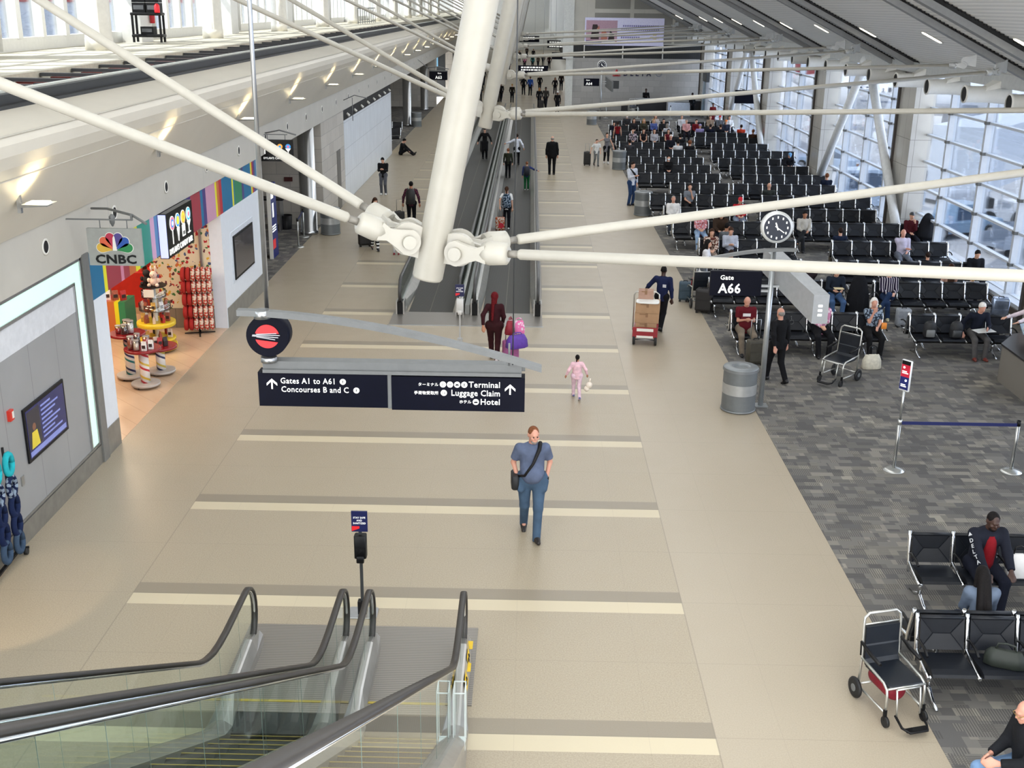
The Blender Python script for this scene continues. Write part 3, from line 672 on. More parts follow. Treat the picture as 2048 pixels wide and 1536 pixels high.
f = MB(); f.loft([[(-.1, .5, 2.72), (.22, .5, 2.72), (.22, .5, 3.2), (-.1, .5, 3.2)], [(.62, -1.0, 1.55+.5), (.92, -1.0, 1.55+.5), (.92, -1.0, 2.62), (.62, -1.0, 2.62)]], 0, True, False)
for k in range(3): f.box(.72, -1.012, 2.2+.09*k, .80, -1.0, 2.245+.09*k, 1)
obj('display_arm', f, [mat('display_case_grey', (170, 173, 176), .4, .3), SIGNWHITE], t)
def gate_pole_far(loc, label, num, flip=1):
    t = thing('gate_pole', label, 'gate sign', loc)
    obj('pole', MB().cyl((0, 0, 0), (0, 0, 3.4), .06, 12), POLE, t)
    clock_face(t, (0, -.02, 3.8), .33)
    p = obj('sign_panel', MB().box(-1.25*flip if flip > 0 else .15, -.06, 2.35, -.15 if flip > 0 else 1.25, .06, 2.87), SIGNBLUE, t)
    x0 = -1.1 if flip > 0 else .3
    lines(p, [('Gate', .13, x0, 2.71, 'LEFT', .014, 1), (num, .27, x0, 2.42, 'LEFT', .02, .95)], -.065)
    obj('sign_bracket', MB().box(-.15, -.03, 2.5, .35, .03, 2.54).box(-.15, -.03, 2.66, .35, .03, 2.7), POLE, t)
    f = MB().loft([[(.3, .4, 2.3), (.42, .4, 2.3), (.42, .4, 3.0), (.3, .4, 3.0)], [(.72, -.5, 2.0), (.84, -.5, 2.0), (.84, -.5, 2.7), (.72, -.5, 2.7)]], 0, True, False).box(.72, -.3, 2.2, 1.25, -.22, 2.75, 1)
    obj('display_arm', f, [GREYPAINT, DKGREY], t); return t
gate_pole_far((5.1, 83.2, 0), 'distant silver pole with clock and gate A64 sign in front of the stone wall', 'A64')
# gate A63 bracket sign and other overhead signs further down the concourse
t = thing('overhead_sign', 'midnight-blue gate A63 sign hanging at the shops side, far down the concourse', 'sign', (-6.1, 77, 0))
p = obj('sign_panel', MB().box(-.6, -.06, 3.0, .6, .06, 3.55), SIGNBLUE, t); lines(p, [('Gate', .12, -.05, 3.4, 'LEFT', .014, 1), ('A63', .27, -.2, 3.08, 'LEFT', .02, .95)], -.065)
obj('curved_bar', MB().tube([(-.8, 0, 3.75), (0, 0, 3.85), (.7, 0, 3.7)], .03, 6).box(-.62, -.04, 3.55, .62, .04, 3.62).cyl((-.5, 0, 3.6), (-1.37, 0, 4.3), .02, 6), GREYPAINT, t)
for x, y, z, w, h, rows, lab in ((.2, 90, 2.75, 2.3, .62, 2, 'dark direction sign with white lettering above the end of the walkways'), (3.0, 105, 3.2, 2.2, .6, 2, 'dark hanging sign beside the pale pillar, nearer one'), (2.9, 125, 3.5, 2.3, .75, 3, 'dark hanging sign with two white text blocks beyond the pale pillar'),
                              (-.7, 140, 3.6, 3.4, .7, 2, 'dark hanging direction sign deep in the far concourse'), (-3.9, 92, 2.9, .9, .8, 2, 'small dark hanging sign left partly hidden by the nearest mast')):
    t = thing('overhead_sign', lab.replace(' left', ''), 'sign', (x, y, 0)); p = obj('sign_panel', MB().box(-w/2, -.07, z, w/2, .07, z+h), SIGNBLUE, t)
    m_ = MB()
    for k in range(rows):
        zz = z+h*(.78-.3*k); xx = -w*.4
        while xx < w*.35:
            L = random.uniform(.1, .3); m_.box(xx, -.078, zz-.05, min(xx+L, w*.42), -.07, zz+.05); xx += L+.06
    obj('lettering', m_, SIGNWHITE, p); obj('hanger', MB().cyl((-w*.35, 0, z+h), (-w*.35, 0, 12.5), .015, 6).cyl((w*.35, 0, z+h), (w*.35, 0, 12.5), .015, 6), STEEL, t)
# wall lettering on the stone end wall
t = thing('wall_sign', 'red triangle and raised dark blue airline lettering on the stone end wall', 'sign', (6.75, YE, 0))
tri = MB(); tri.prism([(-.32, 2.62), (.0, 3.16), (0, 2.80)], -.06, 0, 0, 'xz'); tri.prism([(0, 2.80), (0, 3.16), (.32, 2.62)], -.06, 0, 1, 'xz'); tri.prism([(-.32, 2.6), (0, 2.76), (.32, 2.6)], -.055, 0, 1, 'xz')
obj('triangle_emblem', tri, [mat('emblem_red_bright', (214, 38, 46), .4), mat('emblem_red_deep', (160, 26, 36), .4)], t)
text('lettering', 'D E L T A', .52, mat('lettering_navy', (16, 20, 54), .4), t, (.52, -.005, 2.65), (PI/2, 0, 0), 'LEFT', .03, .035, .95)
rg = MB(); rg.lathe([(.2, 0), (.25, 0), (.25, .04), (.2, .04)], (3.3, -.04, 2.86), 24, 0, 'y', caps=False).bar((3.2, -.05, 2.82), (3.42, -.05, 2.92), .04, .03); obj('ring_emblem', rg, mat('emblem_grey_blue', (130, 138, 152), .4), t)
# large banner
t = thing('banner', 'wide pale lilac banner with a photo of people on the upper end wall', 'banner', (7.2, YE-.15, 0))
obj('banner_sheet', MB().box(-3.05, -.02, 4.9, 3.05, .02, 6.95), mat('banner_lilac', (212, 212, 240), .6, emit=.15), t)
ph = MB(); ph.box(-2.95, -.03, 5.05, -.55, -.02, 6.75, 0).box(-2.95, -.032, 5.05, -1.75, -.03, 5.25, 1).box(-1.7, -.032, 5.05, -.7, -.03, 5.25, 4)
ph.prism([(-2.6, 5.35), (-1.95, 5.35), (-1.95, 6.0), (-2.1, 6.45), (-2.45, 6.45)], -.034, -.03, 2, 'xz').prism([(-1.8, 5.35), (-1.3, 5.35), (-1.35, 5.8), (-1.5, 6.1), (-1.75, 5.9)], -.034, -.03, 3, 'xz').prism([(-1.25, 5.3), (-.75, 5.35), (-.8, 5.75), (-1.1, 6.0)], -.034, -.03, 2, 'xz').prism([(-2.15, 6.1), (-1.9, 6.05), (-1.95, 6.4)], -.036, -.03, 3, 'xz')
obj('photo', ph, [mat('photo_rose', (196, 160, 176), .5), mat('photo_blue', (40, 60, 150), .5), mat('photo_dark', (44, 26, 30), .5), mat('photo_skin', (190, 120, 100), .5), mat('photo_pale', (230, 230, 240), .5)], t)
tx = MB()
for z, n_ in ((6.3, 17), (6.02, 18), (5.45, 9)):
    for k in range(n_): tx.box(-.25+.165*k+(.12 if n_ == 17 else 0), -.03, z, -.25+.165*k+.12+(.12 if n_ == 17 else 0), -.02, z+.13, 0)
obj('print', tx, mat('print_grey_violet', (142, 138, 190), .5), t)
tx = MB()
for dx, dz in ((0, .22), (-.22, 0), (.22, 0), (0, -.05)): tx.box(2.35+dx-.14, -.03, 5.45+dz, 2.35+dx+.14, -.02, 5.45+dz+.14, 0)
tx.box(1.95, -.03, 5.2, 2.75, -.02, 5.28, 0); obj('logo', tx, mat('print_gold', (232, 208, 120), .5), t)

# ================================================================= sanitiser stands
def sani(loc, label, dark):
    t = thing('sanitizer_stand', label, 'hand sanitizer stand', loc)
    obj('base', MB().rbox(-.2, -.15, 0, .2, .15, .018, .04).box(-.06, -.05, .018, .06, .05, .2, 1 if dark else 0), [STEEL, BLACK], t)
    obj('pole', MB().bar((0, 0, .018), (0, 0, 1.25), .04, .03), DKGREY if dark else STEEL, t)
    obj('dispenser', MB().rbox(-.08, -.07, .85, .08, .06, 1.18, .02).rbox(-.05, -.1, .8, .05, -.03, .9, .015), BLACK if dark else mat('dispenser_white', (214, 214, 212), .4), t)
    p = obj('placard', MB().box(-.105, -.045, 1.24, .105, -.02, 1.53), mat('placard_navy', (14, 22, 74), .4), t)
    for q, z in (('STAY SAFE', 1.43), ('AND', 1.39), ('SANITIZED', 1.35)): text('lettering', q, .036, SIGNWHITE, p, (0, -.047, z), (PI/2, 0, 0), 'CENTER', .001, .0, .9)
    obj('red_triangle', MB().prism([(-.1, 1.25), (.0, 1.29), (-.0, 1.32), (-.1, 1.32)], -.05, -.044, 0, 'xz'), mat('emblem_red', (206, 34, 40)), p)
sani((-2.13, 13.3, 0), 'black hand sanitizer stand with navy placard behind the escalators', True)
sani((-1.58, 25.85, 0), 'grey hand sanitizer stand with navy placard before the moving walkways', False)

# ================================================================= trash cans
CAN = mat('trash_can_grey', (132, 136, 138), .4, .4, vary=.05); CANB = mat('trash_can_silver_band', (176, 178, 178), .35, .5); CAND = mat('trash_can_perforated', (116, 120, 122), .5, .4)
t0 = thing('trash_can', 'x', 'trash can', (0, 0, 0))
obj('body', MB().lathe([(.33, 0), (.355, .02), (.355, .05)], n=36).lathe([(.34, .05), (.34, .38)], n=36, mi=2, caps=False).lathe([(.345, .38), (.345, .60)], n=36, mi=1, caps=False).lathe([(.34, .60), (.34, .86)], n=36, mi=2, caps=False).lathe([(.36, .86), (.36, .9)], n=36, caps=False), [CAN, CANB, CAND], t0)
obj('lid', MB().lathe([(.36, .9), (.345, .925), (.2, .935), (.15, .935), (.14, .9), (.02, .86)], n=36), CAN, t0)
obj('opening', MB().cyl((0, 0, .865), (0, 0, .885), .142, 24), BLACK, t0)
cans = [((4.37, 21.7, 0), 'round grey trash can beside the clock pole at the carpet edge'), ((4.53, 44.2, 0), 'round grey trash can at the carpet edge behind the man in the white hoodie'), ((4.55, 57.2, 0), 'round grey trash can at the carpet edge next to the woman with a boy'),
        ((4.3, 79.5, 0), 'bluish grey trash can farthest along the carpet edge, below the gate A64 sign'), ((-7.0, 39.4, 0), 'round grey trash can by the polished column beyond the candy shop'), ((-7.55, 76.5, 0), 'round grey trash can between the far polished columns')]
for i, (l, lab) in enumerate(cans):
    if i == 0: t0.location = l; t0['label'] = lab; t0['group'] = 'round trash cans'
    else: dup(t0, l, 0, lab, 'round trash cans')

# ================================================================= queue posts
PST = mat('satin_aluminium_post', (196, 197, 194), .28, .85)
BELT = mat('navy_belt', (18, 28, 86), .6)
def qpost(loc, label, sign=None, z=.97):
    t = thing('queue_post', label, 'queue post', loc)
    obj('base', MB().lathe([(.19, 0), (.19, .012), (.12, .03), (.035, .05)], n=28), PST, t)
    obj('post', MB().cyl((0, 0, .04), (0, 0, z), .03, 16).box(-.006, -.034, .1, .006, -.029, z-.1, 1), [PST, DKGREY], t)
    obj('belt_head', MB().cyl((0, 0, z-.1), (0, 0, z), .036, 16), PST if sign else BLACK, t)
    if sign:
        obj('sign_post', MB().cyl((0, 0, z), (0, 0, 1.52), .02, 12), PST, t)
        p = obj('placard', MB().rbox(-.1, -.025, 1.5, .1, .025, 2.06, .02), mat('placard_rim_white', (226, 228, 228), .4), t); p.rotation_euler = (0, 0, math.radians(-52))
        f = MB().box(-.085, -.03, 1.98, .085, -.025, 2.05, 0).box(-.085, -.03, 1.76, .085, -.025, 1.98, 1).box(-.085, -.03, 1.53, .085, -.025, 1.76, 2)
        f.cyl((-.03, -.034, 1.93), (-.03, -.03, 1.93), .022, 12, 3).box(-.06, -.034, 1.85, .03, -.03, 1.868, 3).box(-.06, -.034, 1.82, .06, -.03, 1.838, 3).cyl((.03, -.034, 1.7), (.03, -.03, 1.7), .022, 12, 3).box(-.06, -.034, 1.61, .03, -.03, 1.628, 3).box(-.06, -.034, 1.58, .05, -.03, 1.598, 3)
        obj('sign_face', f, [BLACK, mat('placard_red', (200, 30, 60), .4), mat('placard_navy2', (24, 36, 104), .4), SIGNWHITE], p)
    return t
qpost((6.62, 18.63, 0), 'silver queue post carrying a tall red and navy placard', True)
qpost((8.72, 18.66, 0), 'silver queue post without placard at the other end of the blue belt')
obj('queue_belt', MB().box(6.66, 18.625, .87, 8.68, 18.635, .93), BELT, label='dark blue retractable belt stretched between two silver posts', cat='queue belt')
qpost((-7.68, 37.04, 0), 'silver queue post nearest the recess beyond the candy shop'); qpost((-7.83, 39.11-.35, 0), 'silver queue post beside the polished column of the recess')
obj('queue_belt', MB().add([(-7.68, 37.08, .86), (-7.83, 38.72, .86), (-7.83, 38.72, .92), (-7.68, 37.08, .92)], [(0, 1, 2, 3)]).add([(-7.70, 37.08, .86), (-7.85, 38.72, .86), (-7.85, 38.72, .92), (-7.70, 37.08, .92)], [(3, 2, 1, 0)]), BELT, label='dark belt between the two queue posts by the polished column', cat='queue belt')
# ================================================================= beam seating
VINYL = mat('black_vinyl', (22, 25, 31), .42, vary=.15, scale=5, spec=.3)
def facet_panel(mb, x0, x1, P, n, th, mi=0, dep=.022):
    """upholstered panel between bottom edge P[0] and top edge P[1] (y, z) with the crossed, sewn facets on both faces; n: normal (y, z)"""
    def pt(u, v, o): 
        y = P[0][0]+(P[1][0]-P[0][0])*v; z = P[0][1]+(P[1][1]-P[0][1])*v
        return (x0+(x1-x0)*u, y+n[0]*o, z+n[1]*o)
    for s in (-1, 1):
        o = s*th/2; q = [pt(0, 0, o), pt(1, 0, o), pt(1, 1, o), pt(0, 1, o), pt(.3, .5, o-s*dep), pt(.7, .5, o-s*dep)]
        f = [(0, 1, 5, 4), (1, 2, 5), (2, 3, 4, 5), (3, 0, 4)]
        mb.add(q, f if s > 0 else [tuple(reversed(k)) for k in f], mi)
        for i, j in ((0, 4), (3, 4), (1, 5), (2, 5), (4, 5)): mb.bar(q[i], q[j], .012, .010, mi)
    for (a, b) in (((0, 0), (1, 0)), ((1, 0), (1, 1)), ((1, 1), (0, 1)), ((0, 1), (0, 0))):
        mb.add([pt(*a, -th/2), pt(*b, -th/2), pt(*b, th/2), pt(*a, th/2)], [(0, 1, 2, 3)], mi)
def seat_mesh():
    b = MB(); b.loft([[(x, y, z) for y, z in ((-.06, .40), (-.06, .46), (-.44, .475), (-.53, .455), (-.55, .42), (-.5, .40))] for x in (.045, .555)], 0, True, False)
    return b.mesh('seat', VINYL)
def back_mesh():
    b = MB(); facet_panel(b, .035, .565, ((-.045, .50), (.055, .885)), (-.967, .251), .045)
    b.loft([[(x, .05+.035*math.cos(2*PI*k/8), .885+.022*math.sin(2*PI*k/8)) for k in range(8)] for x in (.035, .565)], 0, True, True)
    return b.mesh('backrest', VINYL)
def frame_mesh():
    b = MB()
    b.tube([(0, -.07, .36), (0, -.055, .5), (0, .03, .82), (0, .06, .93)], [.02, .024, .027, .024], 8)
    b.tube([(0, -.06, .5), (0, -.25, .455), (0, -.42, .42), (0, -.54, .40)], [.022, .02, .02, .022], 8)
    b.tube([(0, -.03, .62), (0, -.12, .66), (0, -.3, .66), (0, -.42, .62)], [.012, .018, .018, .016], 8, 1)
    b.bar((0, -.3, .36), (0, -.3, .44), .035, .05)
    return b.mesh('frame', [CHROME, BLACK])
def leg_mesh():
    b = MB(); b.cyl((0, -.28, .33), (0, -.28, .12), .03, 10); b.tube([(0, .08, .015), (0, -.1, .05), (0, -.28, .13), (0, -.46, .05), (0, -.62, .015)], [.018, .022, .026, .022, .018], 8)
    return b.mesh('leg', CHROME)
_SM, _BM, _FM, _LM = seat_mesh(), back_mesh(), frame_mesh(), leg_mesh()
def part(name, me, parent, loc=(0, 0, 0)):
    o = bpy.data.objects.new(name, me); C.objects.link(o); o.parent = parent; o.location = loc; return o
_BT = {}
def bench(x0, y, n, away, label, group):
    """row of n linked seats; x0: first post, y: plane of the posts; away: seats face the far end"""
    rz = PI if away else 0; loc = (x0+.6*n, y, .005) if away else (x0, y, .005)
    if n in _BT: return dup(_BT[n], loc, rz, label, group)
    t = thing('beam_seating', label, 'airport bench', loc, rz, group); _BT[n] = t
    for k in range(n): part('seat', _SM, t, (.6*k, 0, 0)); part('backrest', _BM, t, (.6*k, 0, 0))
    for k in range(n+1): part('frame', _FM, t, (.6*k, 0, 0))
    obj('beam', MB().box(.05, -.33, .31, .6*n-.05, -.23, .37), BLACK, t)
    for k in sorted({0, n-1} if n < 5 else {0, n//2, n-1}): part('leg', _LM, t, (.6*k+.12, 0, 0))
    return t
ORD = ['first', 'second', 'third', 'fourth', 'fifth', 'sixth', 'seventh', 'eighth', 'ninth', 'tenth', 'eleventh', 'twelfth', 'thirteenth', 'fourteenth', 'fifteenth', 'sixteenth', 'seventeenth']
ROWS = [(26.03, (4.92, 6), (9.18, 4)), (29.4, (4.9, 6), (9.31, 5)), (31.97, (4.93, 5), (8.96, 7)), (34.85, (5.4, 5), (9.57, 6)), (37.99, (4.95, 6), (9.04, 8)), (40.7, (4.94, 5), (8.43, 7)), (43.65, (4.73, 6), (9.08, 7)),
        (46.6, (5.87, 4), (8.46, 7)), (49.42, (4.75, 6), (9.37, 6)), (52.24, (4.77, 6), (9.28, 6)), (54.88, (4.82, 6), (9.15, 6)), (57.96, (4.91, 6), (9.29, 7)), (61.03, (4.84, 6), (9.75, 5)), (63.97, (4.87, 6), (9.25, 6)),
        (66.55, (4.74, 6), (9.65, 5)), (69.9, (4.85, 6), (9.23, 5)), (72.7, (5.25, 6), (9.3, 6))]
for i, (y, L, R) in enumerate(ROWS):
    for (x0, n), side in ((L, 'concourse'), (R, 'window')):
        for away in (False, True):
            bench(x0, y+(.2 if away else 0), n, away, 'black seat bench, %s row behind the clock pole, %s side, %s' % (ORD[i], side, 'facing the far wall' if away else 'facing the queue posts'), 'rows of black gate seating')
bench(4.77, 11.92, 6, False, 'black seat bench beside the transport chair with the red bag, holding a dark green bag', 'rows of black gate seating')
bench(4.77, 12.14, 6, True, 'black seat bench back to back with the one beside the red-bag transport chair', 'rows of black gate seating')
bench(5.4, 14.18, 6, False, 'black seat bench where the man in the lettered airline jacket sits', 'rows of black gate seating')
bench(-9.3, 66.5, 3, False, 'black seat bench in the recess before the far polished columns', 'recess seating'); bench(-9.6, 70.0, 3, False, 'black seat bench deeper in the recess by the far polished columns', 'recess seating')
ic = MB(); cy, cz = -.045, .74
ic.tube([(1.43+.05*math.cos(a), cy+.0, cz-.05+.05*math.sin(a)) for a in [math.radians(100+30*k) for k in range(9)]], .006, 5).tube([(1.42, cy+.01, cz+.06), (1.42, cy+.005, cz), (1.46, cy, cz), (1.48, cy-.01, cz-.06)], .007, 5).sph((1.415, cy+.015, cz+.085), .014, 8)
obj('wheelchair_symbol', ic, GREYPAINT, _BT[6])
# ================================================================= transport chairs
TUBE = mat('silver_tube', (206, 206, 200), .28, .8); CSEAT = mat('transport_chair_vinyl', (22, 27, 35), .35)
def tchair(loc, rz, label):
    """airport transport chair, front towards -y"""
    t = thing('transport_chair', label, 'wheelchair', loc, rz, 'transport chairs')
    f = MB()
    f.tube([(-.26, .34, .12), (-.26, .34, .6), (-.26, .38, 1.05), (-.25, .39, 1.12), (-.19, .395, 1.17), (.19, .395, 1.17), (.25, .39, 1.12), (.26, .38, 1.05), (.26, .34, .6), (.26, .34, .12)], .018, 8)
    for s in (-.26, .26):
        f.tube([(s, .34, .58), (s, .1, .56), (s, -.16, .53), (s, -.24, .48), (s, -.26, .4), (s, -.27, .16)], .017, 8); f.tube([(s, .34, .17), (s, -.27, .17)], .014, 8)
        f.tube([(s*.62, -.3, .5), (s*.62, -.34, .3), (s*.62, -.36, .16)], .012, 8)
    f.tube([(-.26, -.26, .5), (.26, -.26, .5)], .014, 8).tube([(-.16, -.3, .5), (.16, -.3, .5)], .012, 8).tube([(-.26, .34, .2), (.26, .34, .2)], .014, 8).tube([(-.26, .39, 1.02), (.26, .39, 1.02)], .01, 8)
    obj('frame', f, TUBE, t)
    obj('seat', MB().rbox(-.235, -.26, .47, .235, .3, .53, .03), CSEAT, t)
    b = MB(); b.loft([[(-.235, y-.03, z), (.235, y-.03, z), (.235, y+.02, z), (-.235, y+.02, z)] for y, z in ((.28, .5), (.33, .58), (.35, .75), (.36, .77), (.38, 1.0))], 0, True, False); obj('backrest', b, CSEAT, t)
    for s in (-.28, .28): obj('armrest', MB().tube([(s, .36, .8), (s, .15, .75), (s, -.08, .73)], [.018, .026, .022], 8).tube([(s, .36, .8), (s, .34, .62)], .012, 6), BLACK, t)
    for s in (-.29, .29):
        obj('wheel', MB().lathe([(.1, -.025), (.13, -.02), (.14, 0), (.13, .02), (.1, .025)], (s, .36, .14), 20, 0, 'x').cyl((s-.03, .36, .14), (s+.03, .36, .14), .05, 12, 1), [RUBBER, GREYPAINT], t)
        obj('caster', MB().cyl((s*.92-.018, -.3, .07), (s*.92+.018, -.3, .07), .07, 16).bar((s*.92, -.28, .08), (s*.92, -.27, .22), .04, .03, 1), [RUBBER, BLACK], t)
    obj('footrest', MB().tube([(-.17, -.34, .17), (-.17, -.5, .1), (-.12, -.6, .09), (.12, -.6, .09), (.17, -.5, .1), (.17, -.34, .17)], .016, 8).box(-.15, -.58, .08, .15, -.5, .09), BLACK, t)
    return t
tchair((4.36, 11.35, 0), math.radians(16), 'silver-framed transport chair with a red bag under its seat at the carpet edge').scale = (.94, .94, .94)
tchair((6.9, 23.65, 0), math.radians(-46), 'empty transport chair standing askew before the bench with the wheelchair symbol')
tchair((7.9, 87.3, 0), math.radians(20), 'transport chair far off beside the counter at the stone end wall')
tchair((4.75, 30.2, 0), math.radians(185), 'transport chair loaded with bags next to the woman in the long white top')
tchair((5.42, 9.5, 0), math.radians(-82), 'transport chair carrying the balding man in the black jacket')
# ================================================================= luggage
def bagmat(nm, c, r=.6): return mat('bag_'+nm, c, r, vary=.15, scale=14)
def suitcase(loc, rz, w, d, h, m, label, handle=.35, wheels=True, group=None):
    t = thing('suitcase', label, 'suitcase', loc, rz, group)
    b = MB().rbox(-w/2, -d/2, .05, w/2, d/2, h, min(d, w)*.22); b.box(-w*.42, -d/2-.012, .12, w*.42, -d/2, h*.55); b.box(-w*.42, -d/2-.01, h*.6, w*.42, -d/2, h*.9)
    obj('body', b, m, t)
    hd = MB()
    if handle: hd.tube([(-w*.28, d*.3, h-.02), (-w*.28, d*.3, h+handle), (w*.28, d*.3, h+handle), (w*.28, d*.3, h-.02)], .011, 6)
    hd.tube([(-w*.16, 0, h-.01), (-w*.14, 0, h+.03), (w*.14, 0, h+.03), (w*.16, 0, h-.01)], .012, 6, 1); obj('handle', hd, [STEEL, BLACK], t)
    for sx in (-1, 1): obj('wheel', MB().cyl((sx*w*.36-.015, d*.3, .035), (sx*w*.36+.015, d*.3, .035), .035, 12).box(sx*w*.36-.03, -d*.4, 0, sx*w*.36+.03, -d*.3, .06), RUBBER, t)
    return t
def backpack(loc, rz, sc, m, label, m2=None):
    t = thing('backpack', label, 'backpack', loc, rz); s = sc
    b = MB(); b.loft([[(s*x*k, s*(y*q), s*z) for x, y in ((-.16, -.08), (.0, -.11), (.16, -.08), (.165, .05), (0, .08), (-.165, .05))] for z, k, q in ((0, .85, .8), (.04, 1, 1), (.25, 1, 1), (.38, .9, .9), (.45, .6, .6), (.47, .3, .3))]); obj('body', b, m, t)
    obj('pocket', MB().rbox(-.12*s, -.15*s, .03*s, .12*s, -.08*s, .24*s, .04*s), m2 or m, t)
    obj('strap', MB().tube([(-.1*s, .07*s, .42*s), (-.11*s, .14*s, .3*s), (-.1*s, .08*s, .06*s)], .014*s, 6).tube([(.1*s, .07*s, .42*s), (.11*s, .14*s, .3*s), (.1*s, .08*s, .06*s)], .014*s, 6).tube([(-.04*s, .03*s, .46*s), (0, .03*s, .51*s), (.04*s, .03*s, .46*s)], .012*s, 6), BLACK, t)
    return t
def tote(loc, rz, w, d, h, m, label, hh=.2, cat='bag', name='handbag'):
    t = thing(name, label, cat, loc, rz)
    b = MB(); b.loft([[(x*w/2*k, y*d/2*q, z*h) for x, y in ((-1, -.6), (-.6, -1), (.6, -1), (1, -.6), (1, .6), (.6, 1), (-.6, 1), (-1, .6))] for z, k, q in ((0, .9, .9), (.06, 1, 1), (.6, .95, .8), (.95, .75, .35), (1, .7, .2))]); obj('body', b, m, t)
    obj('handle', MB().tube([(-w*.25, 0, h*.93), (-w*.2, 0, h+hh*.8), (0, 0, h+hh), (w*.2, 0, h+hh*.8), (w*.25, 0, h*.93)], .012, 6), BLACK if hh > .1 else m, t); return t
t = thing('duffel_bag', 'crimson cylindrical bag stowed under the seat of the transport chair', 'bag', (4.32, 11.43, .19), math.radians(16))
obj('body', MB().lathe([(.03, -.23), (.11, -.22), (.125, -.18), (.125, .18), (.11, .22), (.03, .23)], (0, .02, .125), 18, 0, 'y'), bagmat('crimson', (132, 22, 40)), t); obj('strap', MB().tube([(.05, -.1, .245), (.06, 0, .255), (.05, .12, .245)], .012, 6), BLACK, t)
suitcase((5.98, 10.9, .005), math.radians(8), .44, .28, .66, bagmat('navy', (18, 26, 54)), 'navy blue upright suitcase in front of the bench with the green bag', 0)
tote((5.72, 11.6, .48), math.radians(-22), .46, .22, .2, bagmat('dark_green', (34, 40, 34)), 'dark green shoulder bag lying on the bench beside the red-bag transport chair', .08)
suitcase((5.28, 24.75, .005), math.radians(12), .40, .24, .60, bagmat('olive_brown', (66, 62, 52)), 'olive brown suitcase with raised handle before the man in the maroon shirt', .45)
tote((7.92, 24.6, .005), math.radians(10), .44, .2, .34, bagmat('cream', (206, 200, 182)), 'cream handbag on the carpet at the white-haired woman\'s feet', .22)
backpack((9.52, 25.62, .485), 0, .85, bagmat('black_pack', (26, 27, 30)), 'black backpack with pale piping on the seat, nearer the transport chair', GREYPAINT)
backpack((10.14, 25.62, .485), 0, .85, bagmat('black_pack', (26, 27, 30)), 'black backpack on the seat next to the old man in navy', DKGREY)
suitcase((9.75, 28.2, .005), 0, .36, .24, .5, bagmat('silver_grey', (146, 150, 156), .35), 'small silver grey suitcase beside the masked passenger with crossed legs', 0)
suitcase((12.5, 28.9, .005), math.radians(-8), .42, .27, .66, mat('bag_iridescent', (170, 186, 214), .15, .7, vary=.5, scale=3), 'iridescent pale blue hard suitcase by the last seat near the window', 0)
suitcase((4.42, 30.55, .005), math.radians(-10), .34, .24, .56, bagmat('slate_blue', (54, 74, 88)), 'slate blue suitcase standing between the loaded transport chair and the black suitcase', 0)
suitcase((4.78, 29.35, .005), math.radians(-20), .46, .30, .66, bagmat('black', (30, 28, 28)), 'large black suitcase at the carpet edge behind the cart pusher', 0)
suitcase((5.35, 30.6, .005), 0, .4, .25, .6, bagmat('black', (30, 28, 28)), 'black suitcase with tall silver handle behind the woman in the long white top', .5)
tote((4.72, 30.15, .53), 0, .4, .28, .3, bagmat('red_plaid', (150, 30, 44)), 'red patterned bag heaped on the loaded transport chair', .05)
suitcase((3.0, 58.45, 0), 0, .36, .25, .7, bagmat('black', (30, 28, 28)), 'black suitcase with a bag on top beside the boy in the white tee', .4)
suitcase((7.1, 86.4, .005), 0, .5, .3, .8, bagmat('black', (30, 28, 28)), 'big black suitcase far off before the stone end wall', 0)
suitcase((-2.5, 63.3, .014), 0, .45, .28, .62, bagmat('black', (30, 28, 28)), 'black suitcase riding the walkway behind the woman in black', .3)
# ================================================================= gate podium at the edge of the picture
PODG = panel_mat('podium_laminate', (122, 116, 108), 1.4, .45, 0, (86, 82, 78), .3); CTOP = mat('podium_counter_dark', (44, 42, 42), .3)
t = thing('gate_podium', 'taupe gate counter with dark ledge and pale glass top at the queue belt', 'counter', (10.5, 22.2, 0))
f = MB(); pl = [(.02, 0), (2.2, -1.2), (3.0, .4), (1.5, 3.0), (.6, 2.5), (.02, 1.7)]
f.prism(pl, 0, .82); obj('body', f, PODG, t)
obj('ledge', MB().prism([(x-.03 if x < 1 else x, y) for x, y in pl], .82, .86), CTOP, t)
obj('screen_panel', MB().prism([(.5, .4), (2.3, -.6), (2.8, .5), (1.45, 2.6), (.75, 2.2), (.5, 1.5)], .86, 1.12), PODG, t)
obj('counter_top', MB().prism([(.36, .3), (2.3, -.8), (2.9, .5), (1.5, 2.8), (.6, 2.3), (.36, 1.55)], 1.12, 1.15), mat('podium_glass_top', (176, 196, 214), .12, .2), t)
obj('sign_stand', MB().box(.52, .9, 1.15, .56, 1.25, 1.55).box(.50, .95, 1.3, .52, 1.2, 1.5, 1), [SIGNBLUE, SIGNWHITE], t)
obj('phone', MB().rbox(.45, 1.5, 1.15, .75, 1.8, 1.24, .03), mat('phone_white', (220, 222, 222), .4), t)
